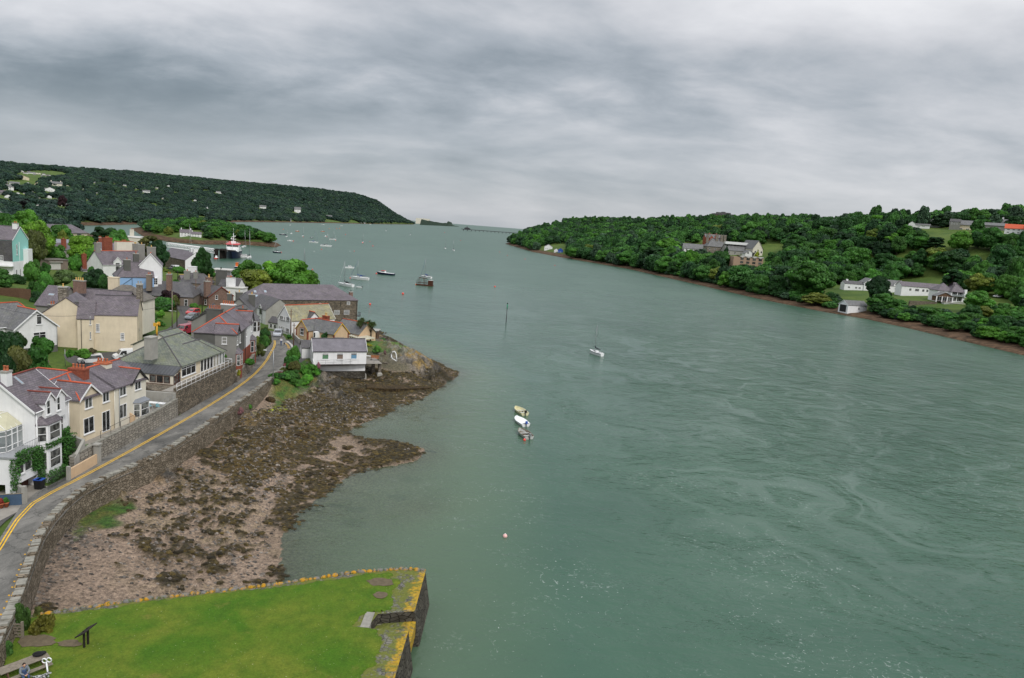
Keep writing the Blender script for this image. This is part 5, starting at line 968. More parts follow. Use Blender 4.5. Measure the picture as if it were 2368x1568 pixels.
  mb=MB().mat(roof);o_=.12;P_=[(x0-o_,0),(x0+cant-o_*.6,-dep-o_),(x1-cant+o_*.6,-dep-o_),(x1+o_,0)];T_=[(x0+cant*.9,0),(x1-cant*.9,0)]
  mb.faces([q(x,y,z1+.02)for x,y in P_]+[q(x,y,z1+rh)for x,y in T_]+[q(x,y,z1-.06)for x,y in P_],[(0,1,4),(1,2,5,4),(2,3,5),(6,7,1,0),(7,8,2,1),(8,9,3,2),(9,8,7,6)]);s.build(mb,'bay_roof',b_)
  g=MB().mat('glass');f_=MB().mat(frame)
  for i in range(3):
   a=Vector((*pts[i],0));e=Vector((*pts[i+1],0));d=(e-a).normalized();L_=(e-a).length;nn=Vector((d.y,-d.x,0))
   def bq(mb_,u0_,u1_,v0,v1,o0,o1):
    V=[]
    for zz_ in(v0,v1):
     for uu,oo in((u0_,o0),(u1_,o0),(u1_,o1),(u0_,o1)):p=a+d*uu+nn*oo;V.append(q(p.x,p.y,zz_))
    mb_.faces(V,[(0,1,2,3),(7,6,5,4),(0,4,5,1),(1,5,6,2),(2,6,7,3),(3,7,4,0)])
   m0=L_*(1-wm)/2;m1=L_-m0;w0,w1=wz;k=.055;bq(g,m0,m1,w0,w1,-.02,.012)
   for(uu0,uu1,vv0,vv1)in[(m0,m1,w0,w0+k),(m0,m1,w1-k,w1),(m0,m0+k,w0,w1),(m1-k,m1,w0,w1)]+[(m0,m1,w0+(w1-w0)*j/nzs-k*.5,w0+(w1-w0)*j/nzs+k*.5)for j in range(1,nzs)]:bq(f_,uu0,uu1,vv0,vv1,-.02,.04)
  s.build(g,'window',b_);s.build(f_,'frame',b_);return b_
 def skylight(s,p0,p1,yr,ze,zr,y0,mat='glass'):
  "flush roof window on the front slope; corners from the picture"
  sl_=(zr-ze)/(yr-y0)
  def hit(px):
   lo,hi=y0-.5,yr+.2
   for _ in range(40):
    mid=(lo+hi)/2;p=s.pl(px,y=mid)
    if p[2]>ze+(mid-y0)*sl_+.2:lo=mid
    else:hi=mid
   return s.pl(px,y=(lo+hi)/2)
  a=hit(p0);b_=hit(p1);x0,x1=sorted((a[0],b_[0]));ya,yb=sorted((a[1],b_[1]));u=.24;zf=lambda y:ze+(y-y0)*sl_+u
  if yb-ya<.25:yb=ya+.5
  mb=MB().mat('grey_paint').slab([(x0,ya,zf(ya)),(x1,ya,zf(ya)),(x1,yb,zf(yb)),(x0,yb,zf(yb))],.08);w=s.build(mb,'skylight');i_=.09
  mb=MB().mat('glass_sky').slab([(x0+i_,ya+i_,zf(ya+i_)+.02),(x1-i_,ya+i_,zf(ya+i_)+.02),(x1-i_,yb-i_,zf(yb-i_)+.02),(x0+i_,yb-i_,zf(yb-i_)+.02)],.02);s.build(mb,'pane',w)
 def pipe(s,x,y,z0,z1,mat='grey_paint',name='downpipe'):mb=MB().mat(mat);mb.tube([(x,y,z0),(x,y,z1)],.05,6);s.build(mb,name)
 def box(s,name,x0,x1,y0,y1,z0,z1,mat,**kw):mb=MB().mat(mat);mb.box(x0,x1,y0,y1,z0,z1);return s.build(mb,name,**kw)
m,T=newmat('glass_sky');finish(T,(.26,.33,.40),.12,.8);MATS['glass_sky']=m
CUR=[0]
# ---- the white house with ivy at the lower left
h=House('terraced_house','white rendered house with twin gabled dormers and ivy at the lower left','house',Z4(535,820),Z4(1065,612),12.0,4.3)
w=h.w;hv=3.59;zr=14.89
h.block(0,w,0,2*hv,12.0,zr,'x','render_white_clean','slate_purple',ridge='ridge_dark',verge='white_paint',gutter='white_paint')
h.chimp(Z4(0,175),Z4(100,185),Z4(60,400),{'x':.15},'render_white_clean',thick=.8,drop=1.0,pots=2)
for(xa,xb,pk,wx0,wz0,wx1,wz1)in[((640,660),(800,600),(720,540),668,640,735,840),((800,620),(960,560),(885,485),830,585,890,775)]:
 a=h.pl(Z4(*xa),y=0);b_=h.pl(Z4(*xb),y=0);p=h.pl(Z4(*pk),y=0);u0_=h.pl(Z4(wx0,wz0),y=0);u1=h.pl(Z4(wx1,wz1),y=0)
 xm=p[0];hw=(b_[0]-a[0])/2
 h.dormer(xm-hw,xm+hw,10.6,12.65,p[2]+.1,-.36,2.6,'render_white_clean','slate_purple','ridge_dark',dict(a0=u0_[0],a1=u1[0],z0=u1[2],z1=u0_[2],nx=1,nz=2,label=None))
h.winp('f',Z4(910,905),Z4(992,1105),nx=1,nz=2)
a=h.pl(Z4(560,1020),y=0);b_=h.pl(Z4(885,920),y=0)
h.bay(a[0],b_[0],8.45,10.55,.85,'render_white_clean','slate_purple',.75,wz=(8.75,10.35),cant=.55,wm=.78)
h.bay(a[0],b_[0],4.3,8.3,.82,'render_white_clean','white_paint',.1,wz=(5.75,7.6),cant=.55,wm=.78)
h.pipe(.15,-.12,4.3,12.0,'white_paint');h.pipe(w-.1,-.12,8,12.0,'white_paint');h.pipe(1.75,-.14,10.6,12.6,'grey_paint')
h.skylight(Z4(205,270),Z4(385,375),hv,12.0,zr,0)
# conservatory on the gable side
mb=MB().mat('conservatory_roof');cx0,cx1,cy0,cy1=-3.0,-.02,1.2,5.2;ez=10.7;tz=11.75
mb.faces([(cx0,cy0+.6,ez),(cx0+.6,cy0,ez),(cx1,cy0,ez),(cx1,cy1,ez),(cx0,cy1,ez),(cx1,cy0+1.5,tz+.1),(cx1,cy1-1.0,tz+.1),(cx0+1.4,cy1-1.9,tz)],[(0,1,7),(1,2,5,7),(4,0,7),(7,6,3,4),(7,5,6)]);c=h.build(mb,'conservatory')
mb=MB().mat('white_paint')
for a_,b_ in[((cx0,cy0+.6),(cx0+.6,cy0)),((cx0+.6,cy0),(cx1,cy0)),((cx0,cy1),(cx0,cy0+.6))]:
 n=max(1,round(math.dist(a_,b_)/.8))
 for k in range(n+1):x=a_[0]+(b_[0]-a_[0])*k/n;y=a_[1]+(b_[1]-a_[1])*k/n;mb.box(x-.05,x+.05,y-.05,y+.05,8.5,ez-.02)
 for zz_ in(8.5,9.0,10.1,10.6):mb.tube([(*a_,zz_),(*b_,zz_)],.045,4)
for p in[((cx0,cy0+.6,ez),(cx0+1.4,cy1-1.9,tz)),((cx0+.6,cy0,ez),(cx0+1.4,cy1-1.9,tz)),((cx0+1.4,cy1-1.9,tz),(cx1,cy0+1.5,tz+.1)),((cx0+1.5,cy0,ez),(cx1-.9,cy0+1.7,tz)),((cx0+2.3,cy0,ez),(cx1-.3,cy0+1.6,tz))]:mb.tube(p,.04,4)
h.build(mb,'frame',c)
mb=MB().mat('glass_clear');mb.face([(cx0,cy0+.6,8.5),(cx0+.6,cy0,8.5),(cx0+.6,cy0,ez),(cx0,cy0+.6,ez)]);mb.face([(cx0+.6,cy0,8.5),(cx1,cy0,8.5),(cx1,cy0,ez),(cx0+.6,cy0,ez)]);mb.face([(cx0,cy0+.6,8.5),(cx0,cy0+.6,ez),(cx0,cy1,ez),(cx0,cy1,8.5)]);h.build(mb,'pane',c)
# garage wing with balcony above it
gx0,gx1=-3.6,-.02
h.box('garage_wing',gx0,gx1,-.35,5,5.6,8.25,'render_white_clean');h.box('balcony',gx0-.1,gx1,-.5,5,8.26,8.45,'grey_paint')
for k in range(3):h.win('f',gx0+.25+k*1.12,gx0+1.28+k*1.12,6.5,7.9,1,1,at=-.35,sill=(k==0))
h.box('garage_door',gx0+.3,gx1-.3,.6,.8,3.4,5.62,'brown_paint')
for x in(gx0,gx1-.3):h.box('pillar',x,x+.3,-.33,.6,3.4,5.62,'render_white_clean')
mb=MB().mat('metal_grey')
for k in range(15):x=gx0+.1+k*.25;mb.tube([(x,-.42,8.45),(x,-.42,9.4)],.016,4)
mb.tube([(gx0,-.42,9.4),(gx1,-.42,9.4)],.025,5);h.build(mb,'railing')
# ivy sheets on the walls
def ivy(T_,pts,n,label=None,size=.13,th=.35,col='dark',name='ivy'):
 "leaves over a wall strip given as boxes (x0,x1,y0,y1,z0,z1) in the parent's frame"
 rs=np.random.default_rng(n);V=[];F=[];tn=[];vol=np.array([abs((b[1]-b[0]+.2)*(b[5]-b[4]))for b in pts]);ids=rs.choice(len(pts),n,p=vol/vol.sum())
 for k in range(n):
  b=pts[ids[k]];p=Vector((rs.uniform(b[0],b[1]),rs.uniform(b[2],b[3]),rs.uniform(b[4],b[5])));a=Vector(rs.normal(size=3)).normalized();c_=a.orthogonal().normalized();s_=size*rs.uniform(.6,1.4);i0=len(V)
  V+=[p-a*s_*.5,p-c_*s_*.6,p+a*s_*.5,p+c_*s_*.6];F.append((i0,i0+1,i0+2,i0+3));tn+=[rs.uniform(.1,.8)]*4
 me=bpy.data.meshes.new(name);me.from_pydata([(v.x,v.y,v.z-T_.zb)for v in V],[],F);me.materials.append(MATS['leaves']);at=me.attributes.new('tint','FLOAT','POINT');at.data.foreach_set('value',tn);o=bpy.data.objects.new(name,me);C.objects.link(o);o.parent=T_.root;o.color=(*G[col],1);return o
ivy(h,[(-3.5,-1.6,-.75,-.3,7.6,8.9),(-3.9,-3.3,-.8,0,3.6,8.4),(-1.3,-.1,-.8,-.3,6.2,8.6),(-.4,.4,-.8,-.1,4.6,8.3),(.4,3.2,-1.1,-.7,8.0,8.6),(3.2,5.3,-.35,-.05,7.4,9.0),(3.3,5.5,-.9,-.1,5.0,8.3),(.3,3.0,-1.5,-.5,4.2,5.6)],9000,col='green')
ivy(h,[(5.3,7.6,-1.2,.8,4.2,6.3)],2600,col='mid')
mb=MB().mat('render_peach');mb.box(1.3,6.4,-2.55,-2.33,4.0,5.6);mb.mat('concrete');mb.box(1.2,1.5,-2.6,-2.28,4.0,5.95);mb.box(6.3,6.85,-2.7,-2.15,4.0,6.6);mb.box(6.2,6.95,-2.8,-2.05,6.6,6.75);gw=thing('garden_wall','pale peach garden wall with a tall gate pillar below the ivy house','wall',h.root.location,h.ang);mb.build('wall',gw,(0,0,h.zb))
mb=MB().mat('black_paint')
for k in range(17):mb.tube([(-1.6+k*.17,-2.2+k*.0,4.3),(-1.6+k*.17,-2.2,5.75)],.014,4)
for zz_ in(4.45,5.6):mb.tube([(-1.6,-2.2,zz_),(1.2,-2.2,zz_)],.02,4)
gt=thing('iron_gate','black iron railing gate behind the wheelie bins','gate',h.root.location,h.ang);mb.build('bars',gt,(0,0,h.zb))
# ---- the cream and white pair with red ridges
h=House('semi_detached_house','cream and white pair of houses with orange red ridges and a red brick chimney','house',Z4(1245,635),Z4(2285,290),11.1,6.0)
w=h.w;zr=13.1;hv=3.7
mid=h.pl(Z4(1785,620),y=0)[0]
h.block(0,mid,0,2*hv,11.1,zr,'x','render_cream','slate_purple',hip=(2.9,0),ridge='ridge_red')
h.block(mid,w,0,2*hv,11.1,zr,'x','render_pale','slate_purple',ridge='ridge_red',rname='roof')
a=h.pl(Z4(1555,525),y=0)[0];h.block(-.02,a,-.006,3.7,11.1,12.5,'y','render_cream','slate_purple',ridge='ridge_red',verge='white_paint',wname='gable_wall',rname='gable_roof')
a=h.pl(Z4(2055,345),y=0)[0];h.block(a,w+.02,-.006,3.7,11.0,12.45,'y','render_pale','slate_purple',ridge='ridge_red',verge='black_paint',wname='gable_wall',rname='gable_roof')
h.block(-1.2,3.8,6.5,11,9.9,11.7,'x','render_pale','slate_purple',hip=(1.6,0),ridge='ridge_red',wname='rear_wall',rname='rear_roof')
h.block(4,9,6.5,12,10.9,12.4,'y','render_pale','slate_purple',hip=(0,1.6),ridge='ridge_red',wname='rear_wall',rname='rear_roof')
h.chim(4.0,3.1,.9,2.0,11.2,13.75,'brick_red',4,'terracotta','brick_red','y');h.chim(mid+3.3-.2,3.6,1.0,1.7,11.4,13.5,'render_pale',4,'terracotta','terracotta','y')
for p0,p1,nx,nz in[((1325,600),(1445,735),2,1),((1605,500),(1710,640),2,1),((1870,415),(1975,545),2,1),((2110,315),(2207,450),2,1),((1305,930),(1475,1110),2,1)]:h.winp('f',Z4(*p0),Z4(*p1),nx=nx,nz=nz,glass='glass')
for p0,p1 in[((1595,825),(1725,1090)),((1868,715),(1985,885))]:h.winp('f',Z4(*p0),Z4(*p1),nx=2,sill=False,name='patio_door')
a=h.pl(Z4(2090,650),y=0);b_=h.pl(Z4(2270,810),y=0);h.bay(a[0],b_[0]+.3,6.1,8.45,.7,'render_pale','lead',.35,wz=(6.6,8.3),cant=.4,wm=.9)
h.pipe(mid+.9,-.1,6.2,11,'grey_paint');h.pipe(mid,-.06,6.2,11,'render_pale','render_joint')
# terrace in front, its retaining wall to the road and the rails
T0=h
zT=6.05
pts=[(-45.95,63.4),(-45.9,74),(-45.8,84),(-45.9,92.6)]
t=thing('terrace','paved garden terrace above the road in front of the pair of houses','terrace',(-48,75,5));mb=MB().mat('paving');mb.prism([(-50.2,72.4),(-46.2,72.4),(-46.2,93.0),(-56,93.0),(-56,89),(-50.2,89)],4.0,zT);mb.build('paving',t,(-48,75,5))
zf2=lambda i:[5.2,6.25,6.75,7.0,7.2,7.6][i]
wall_run('retaining_wall',[(-45.8,70.4),(-45.75,71.4),(-45.7,75),(-45.65,82),(-45.7,88),(-45.8,93.4)],.4,lambda i:[6.3,6.5,6.6,6.7,6.85,7.0][i],3.9,'stone_block','coursed grey stone wall along the road below the cream and white pair','wall',cope=(.3,.5,.10,.16,['lichen_stone']))
wall_run('garden_wall',[(-49.5,74.3),(-46.1,72.5),(-45.95,70.6)],.3,lambda i:[7.7,7.6,6.2][i],4.0,'concrete','rendered grey wall curving down beside the cream house','wall')
wall_run('boundary_wall',[(-48.2,84.2),(-46.9,84.4)],.25,lambda i:[7.9,6.9][i],6.0,'render_peach','short peach wall dividing the two terraces','wall')
mb=MB().mat('black_paint');pr=[]
for k in range(5):y=76+k*2.0;mb.tube([(-46.15,y,6.1),(-46.15,y,7.5)],.025,5)
mb.tube([(-46.15,76,7.5),(-46.15,84,7.55)],.025,5);t=thing('railing','thin black handrail on the cream house terrace','railing',(-46.15,76,6.1));mb.build('rails',t,(-46.15,76,6.1))
mb=MB().mat('metal_grey')
for k in range(6):y=86+k*1.35;mb.tube([(-46.15,y,6.1),(-46.15,y,7.55)],.022,5)
mb.tube([(-46.15,86,7.55),(-46.15,92.8,7.75)],.022,5);mb.tube([(-46.15,86,6.9),(-46.15,92.8,7.1)],.015,5);t=thing('railing','thin grey handrail on the white house terrace','railing',(-46.15,86,6.1));mb.build('rails',t,(-46.15,86,6.1))
# ---- the green slated bungalow on the high stone wall
h=House('bungalow','green slated bungalow with glazed veranda and yellow topped chimney on a high stone wall','house',Z6(870,880),Z6(1575,630),10.35,8.0)
w=h.w;hv=4.2;zr=13.4
h.block(0,w-2.4,0,9.4,10.35,13.4,'x','render_cream','slate_green',hip=(3.6,2.6),ridge='ridge_slate',ov=.35,t=.16)
h.block(6.0,w-.2,.15,5.6,10.3,12.2,'x','render_cream','slate_green',hip=(0,2.6),ridge='ridge_slate',ov=.35,wname='veranda_wall',rname='veranda_roof')
h.block(7.5,12.8,3.6,12.0,11.2,13.4,'x','render_pale','slate_green',ridge='ridge_slate',wname='rear_wall',rname='rear_roof')
h.chimp(Z6(415,420),Z6(515,425),Z6(500,680),{'y':3.4},'concrete',thick=1.1,drop=.8,pots=0,label=None)
c=h.pl(Z6(490,410),y=3.9)
mb=MB().mat('cowl_yellow');mb.tube([(c[0]+.15,c[1],c[2]-.1),(c[0]+.15,c[1],c[2]+1.7)],.13,8);mb.tube([(c[0]-.3,c[1],c[2]+1.75),(c[0]+.6,c[1],c[2]+1.75)],.17,8);mb.box(c[0]-.42,c[0]-.27,c[1]-.2,c[1]+.2,c[2]+1.5,c[2]+2.0);mb.box(c[0]+.57,c[0]+.72,c[1]-.2,c[1]+.2,c[2]+1.5,c[2]+2.0);mb.mat('black_paint');mb.tube([(c[0]-.15,c[1],c[2]-.1),(c[0]-.15,c[1],c[2]+.3)],.12,8);h.build(mb,'chimney_cowl')
# lean-to on the near side
lx0=-5.6
a=h.pl(Z6(330,960),x=-1.0);
mb=MB().mat('seam_metal');y0_,y1_=-.3,9.2;xf0=-2.3
mb.slab([(xf0,y0_,9.45),(-.05,y0_,10.45),(-.05,y1_,10.45),(xf0,y1_,9.45)][::-1],.12)
for k in range(19):y=y0_+.2+k*.5;mb.tube([(xf0,y,9.5),(-.05,y,10.5)],.025,4)
r_=h.build(mb,'lean_to_roof')
mb=MB().mat('render_pale');mb.box(xf0+.15,-.02,-.1,9.0,7.9,9.42);h.build(mb,'lean_to_wall')
for k in range(3):h.win('l',.35+k*1.05,1.3+k*1.05,8.15,9.2,1,1,frame='brown_paint',at=xf0+.15,sill=False)
for k in range(3):h.win('f',xf0+.25+k*.62,xf0+.82+k*.62,8.05,9.2+k*.15,1,2,frame='brown_paint',at=-.1,sill=False)
h.box('plinth',xf0-.05,.0,-.2,9.1,7.8,8.0,'brown_paint')
a=h.pl(Z6(880,900),y=0);b_=h.pl(Z6(1090,1060),y=0);h.win('f',.25,4.3,8.55,10.05,3,1,trans=.78,fr=.09)
for k in range(8):
 x0_=5.7+k*1.0;h.win('f',x0_,x0_+.9,8.2,10.2,1,1,sill=False,glass='glass_clear' if k>3 else 'glass')
 # podium and high stone wall
t=thing('retaining_wall','tall rough brown stone wall holding up the bungalow beside the road','wall',(-46,95,4));mb=MB().mat('stone_rubble')
mb.prism([(-46.0,93.3),(-46.0,112.3),(-46.3,114.6),(-60.5,114.6),(-60.5,98.0),(-54.6,98.0),(-54.6,97.6),(-48.9,93.2)][::1],3.4,7.95);
mb.build('wall',t,(-46,95,4));mb=MB().mat('stone_rubble');mb.box(-46.42,-46.02,93.4,112.2,7.95,8.5);mb.build('parapet',t,(-46,95,4))
mb=MB().mat('concrete');mb.prism([(-48.9,93.15),(-46.05,93.15),(-48.9,97.9),(-56.0,97.9),(-56.0,97.3),(-52,97.3)][::1],3.4,7.9)
mb=MB().mat('concrete');mb.box(-54.9,-46.0,92.9,93.25,3.4,7.92);mb.build('rendered_end',t,(-46,95,4))
mb=MB().mat('paving');mb.box(-48,-46.1,93.3,112.2,7.96,8.0);mb.build('paving',t,(-46,95,4))
mb=MB().mat('white_paint');n=13
for k in range(n+1):y=93.5+k*18.6/n;mb.tube([(-46.0,y,7.9),(-46.0,y,9.15)],.03,5)
for zz_ in(8.15,8.7,9.15):mb.tube([(-46.0,93.5,zz_),(-46.0,112.1,zz_)],.028,5)
mb.tube([(-46.0,112.1,9.15),(-47.3,112.2,9.15)],.03,5);t=thing('railing','long white railing along the top of the high stone wall','railing',(-46,93.5,7.9));mb.build('rails',t,(-46,93.5,7.9))
wall_run('garden_wall',[(-46.0,114.3),(-46.3,117.5),(-46.8,122),(-48.0,127.5),(-49.6,132),(-51.2,136.5),(-52.8,141.5),(-54.2,146)],.45,lambda i:[6.4,6.5,6.7,6.9,7.1,7.2,7.2,6.9][i],3.9,'stone_wall','grey rubble garden wall running up the road below the brick bays','wall',cope=(.25,.45,.1,.18,['lichen_stone']))
# ---- the grey and white pair with brick bays
h=House('semi_detached_house','dark grey and white pair of houses with brick bays and a red ridged hipped roof','house',Z6(1745,380),Z6(2005,190),12.7,5.8)
w=h.w;zr=15.1;hv=3.4;mid=h.pl(Z6(1880,400),y=0)[0]
h.block(0,mid,0,2*hv,12.7,zr,'x','render_dark','slate_purple',hip=(2.6,0),ridge='ridge_red');h.block(mid,w,0,2*hv,12.7,zr,'x','render_white','slate_purple',ridge='ridge_red')
h.block(-.02,2.3,-.006,3.4,12.7,14.0,'y','render_grey','slate_purple',ridge='ridge_red',verge='black_paint',wname='gable_wall',rname='gable_roof')
h.block(w-2.3,w+.02,-.006,3.4,13.2,14.7,'y','render_white','slate_purple',ridge='ridge_red',verge='black_paint',wname='gable_wall',rname='gable_roof')
h.block(-.3,3.0,6.6,11.5,9.4,11.0,'y','render_dark','slate_purple',wname='rear_wall',rname='rear_roof')
for(a0,a1,z0,z1)in[(.5,1.3,10.7,12.2),(2.6,3.3,10.7,12.2),(mid+.7,mid+1.4,10.9,12.5),(w-1.6,w-.8,11.1,12.9)]:h.win('f',a0,a1,z0,z1,1,2,at=0)
h.win('l',1.5,2.3,10.9,12.1,1,2)
h.bay(-.1,2.2,5.0,9.3,.75,'brick_red','slate_purple',.8,wz=(7.2,9.1),cant=.45,wm=.72);h.bay(w-2.4,w+.1,5.0,9.6,.75,'brick_red','slate_purple',.8,wz=(7.3,9.4),cant=.45,wm=.72)
h.box('door',mid+.25,mid+.6,-.06,.0,6.2,9.0,'white_paint');h.box('brick_course',2.25,w-2.45,-.09,-.0,5.0,8.9,'brick_red');h.pipe(mid-.1,-.14,6,12.6,'black_paint')
# ---- stacks and roofs behind that pair
h=House('terraced_house','grey rendered house with a huge red potted chimney behind the dark grey pair','house',o=(-52.5,127.5),ang=90,zb=6,w=9)
h.block(0,9,.3,7.5,12.3,14.6,'x','render_grey','slate_dark',ridge='ridge_slate')
h.chim(.2,3.2,1.3,2.6,11.0,15.0,'render_dark',6,'terracotta','render_dark','y',ph=.6);h.chim(2.4,1.6,1.0,2.5,11.6,15.75,'render_grey',6,'terracotta','white_paint','y',ph=.6)
h.chim(7.6,.9,.9,1.5,11.6,14.4,'render_dark',1,'terracotta','render_dark','y')
h=House('terraced_house','white house with square bays beside the gorse above the road bend','house',o=(-55.8,141.5),ang=90,zb=6,w=8.5)
h.block(0,8.5,0,6.5,10.6,12.9,'x','render_white','slate_dark',ridge='ridge_slate');h.bay(1.2,3.6,6.0,10.2,.9,'render_white','slate_dark',.7,wz=(7.8,10),cant=.3,wm=.86);h.bay(5.0,7.4,6.0,10.2,.9,'render_white','slate_dark',.7,wz=(7.8,10),cant=.3,wm=.86)
h=House('outbuilding','low dark stone outbuilding with a long slate roof beside the parked cars','outbuilding',o=(-68.2,146.0),ang=15,zb=6.3,w=5.0)
h.block(0,4.6,0,11,9.3,11.6,'y','render_dark','slate_dark',ridge='ridge_slate');h.win('l',1.0,2.2,7.2,8.5,2,1,frame='wood_brown')
h=House('cottage','dark slated cottage with an orange chimney pot behind the long outbuilding','house',o=(-65.5,156),ang=15,zb=5.8,w=6)
h.block(0,5.6,0,11,10.6,13.4,'y','render_grey','slate_dark',ridge='ridge_slate');h.chim(.6,1.0,.9,.8,10.5,14.4,'render_dark',1,'cowl_yellow');h.chim(4.9,6.0,1.4,1.0,10.5,13.9,'render_dark',1,'cowl_yellow')
# ---- white gabled cottage left
h=House('cottage','white pebble dashed cottage with a steep front gable and orange red ridge','house',Z3(225,700),Z3(890,640),12.15,8.2)
w=h.w
h.block(0,w,0,9.0,12.15,14.9,'y','render_white','slate_grey',ridge='ridge_red',verge='white_paint',ov=.3)
h.block(-3.2,3.5,2.2,8.8,12.3,15.5,'x','render_white','slate_grey',ridge='ridge_red',gutter='white_paint',wname='side_wall',rname='side_roof')
h.block(4.0,w-.02,4.4,9.4,12.4,15.1,'x','render_white','slate_grey',ridge='ridge_red',hip=(0,1.8),wname='side_wall',rname='side_roof')
h.chimp(Z3(790,300),Z3(905,310),Z3(850,480),{'y':4.5},'render_dark',thick=.8,drop=1.0,pots=2)
h.winp('f',Z3(568,470),Z3(655,615),nx=1,trans=.8);h.winp('f',Z3(520,748),Z3(722,890),nx=2,trans=.72);h.winp('f',Z3(235,750),Z3(340,790),nx=2)
h.win('r',1.2,2.8,9.5,11.2,2,1,at=w,trans=.75);h.win('r',4.6,5.6,9.8,11.5,2,1,at=w,trans=.75)
mb=MB().mat('white_paint');mb.box(w-.9,w+.5,5.6,6.8,12.6,13.5);mb.mat('slate_grey');mb.box(w-1.4,w+.6,5.4,7.0,13.5,13.6);h.build(mb,'dormer')
h.box('plinth',-.03,w+.04,-.04,9.0,7.0,8.9,'render_dark');h.pipe(w-.05,-.1,8.5,12.2,'grey_paint');h.pipe(w+.08,8.6,8.5,12.4,'black_paint')
t=thing('picket_fence','weathered picket fence in front of the white gabled cottage','fence',(-80,108,7.6));mb=MB().mat('wood_grey')
for(x0,y0,x1,y1,z_)in[(-83,108,-77.5,107,8.2),(-75.5,105.0,-71.5,105.0,7.6)]:
 n=int(math.dist((x0,y0),(x1,y1))/.22)
 for k in range(n):x=x0+(x1-x0)*k/n;y=y0+(y1-y0)*k/n;mb.box(x-.05,x+.05,y-.02,y+.02,z_-.8,z_+.75)
 mb.tube([(x0,y0+.03,z_+.5),(x1,y1+.03,z_+.5)],.04,4);mb.tube([(x0,y0+.03,z_),(x1,y1+.03,z_)],.04,4)
mb.build('pales',t,(-80,108,7.6))
# ---- large cream house
h=House('detached_house','large cream house with a broad slate roof and stone chimney stacks','house',Z3(1450,475),Z3(2150,490),13.8,7.4)
w=h.w;zr=17.0
R1_=h.pl(Z3(2210,195),y=3.6)
h.block(0,w,0,7.2,13.8,16.7,'x','render_cream','slate_purple',ridge='ridge_slate',ov=.12)
h.block(-8.0,-.0,.8,9.0,13.4,16.5,'y','render_cream','slate_purple',ov=.12,wname='wing_wall',rname='wing_roof')
h.block(-2.2,0.2,-.5,3.6,13.2,16.0,'x','render_cream','slate_purple',ov=.12,wname='link_wall',rname='link_roof')
h.chimp(Z3(2135,-15),Z3(2230,-5),Z3(2200,190),{'y':3.0},'stone_wall',thick=1.3,drop=.8,pots=2,pot='concrete');h.chimp(Z3(905,30),Z3(1045,35),Z3(950,240),{'y':1.0},'stone_wall',thick=1.4,drop=.8,pots=1,pot='pot_yellow')
h.winp('f',Z3(1503,610),Z3(1565,740),nx=3,nz=4);h.winp('f',Z3(1888,752),Z3(1952,865),nx=3,nz=4)
h.winp('f',Z3(1405,500),Z3(1430,625),nx=2,nz=3,at=-.52);h.winp('f',Z3(1408,735),Z3(1430,850),nx=2,nz=3,at=-.52)
h.pipe(-1.6,-.62,7.6,13.2,'black_paint');h.pipe(.12,-.12,9,13.6,'black_paint')
mb=MB().mat('slate_dark');mb.box(-3.6,-2.2,1.0,3.4,14.6,15.9);h.build(mb,'dormer');h.win('r',1.3,2.3,14.5,15.8,2,3,at=-2.18)
for(a0,z0)in((1.4,8.9),(1.4,11.4),(4.6,9.3),(4.6,12.0)):h.box('blind_window',w+.0,w+.03,a0,a0+.45,z0,z0+1.4,'render_cream')
h.box('meter_box',w+.0,w+.06,3.0,3.5,10.6,11.1,'concrete')
h=House('terraced_house','slate roofed house with an open skylight behind the large cream house','house',o=(-88.8,127),ang=0,zb=9,w=8)
h.block(0,3.9,0,8,13.2,16.4,'x','render_grey','slate_purple');h.skylight(Z2(770,1310),Z2(840,1345),4,13.2,16.4,0);h.block(4,14,4,10,13.2,15.9,'x','render_grey','slate_purple',ridge='ridge_slate',wname='rear_wall',rname='rear_roof');h.chimp(Z2(1142,1100),Z2(1310,1110),Z2(1300,1215),{'y':4.5},'brick_brown',thick=.8,drop=1.2,pots=4,pot='pot_yellow')
h=House('cottage','brown tiled hipped cottage behind the large cream house','house',o=(-80.5,133),ang=8,zb=9,w=9)
h.block(-.5,8.0,0,6,14.4,16.9,'x','render_pale','slate_brown',hip=(3.4,3.4));h.chimp(Z2(1690,1055),Z2(1845,1055),Z2(1850,1200),{'y':4.0},'render_cream',thick=1.0,drop=1.5,pots=0,cap='render_cream')
# ---- blue house, white dormer house
h=House('blue_house','pale blue rendered house with a slate roof and white sash bay','house',Z7(120,665),Z7(455,670),13.3,7.8)
w=h.w;y0=h.o[1]
h.block(-3.6,w,0,7.0,13.3,16.9,'x','render_blue','slate_purple',ridge='ridge_slate',hip=(3.0,0),ov=.15)
mb=MB().mat('white_paint');mb.box(w-.35,w+1.0,.1,1.7,7.8,13.2);b1=h.build(mb,'bay_window')
for z0 in(8.2,11.4):h.win('f',w-.25,w+.9,z0,z0+1.75,2,3,at=.1,sill=False)
h.winp('f',Z7(365,905),Z7(405,970),nx=1,nz=2);h.skylight(Z7(265,480),Z7(300,525),3.5,13.3,16.9,0);h.chim(-1.0,1.9,1.6,1.2,13.6,17.9,'render_dark',1);h.chim(1.6,4.5,1.3,1.2,15,19.4,'render_dark',2)
h.pipe(-.15,-.1,9.0,13.2,'black_paint');mb=MB().mat('black_paint');mb.tube([(-3.3,-.1,10.6),(-.15,-.1,13.0)],.05,5);h.build(mb,'waste_pipe')
h=House('detached_house','tall white gabled house directly behind the blue house','house',Z7(330,480),Z7(575,490),16.4,8)
h.block(-1.6,h.w,0,9,16.4,19.6,'y','render_white_clean','slate_purple',ridge='ridge_red',verge='white_paint');h.chim(1.2,3.2,2.2,1.0,17.5,21.3,'render_grey',3,'pot_yellow');h.chim(-1.2,3.6,1.6,1.0,17.5,21.9,'render_grey',3,'pot_yellow')
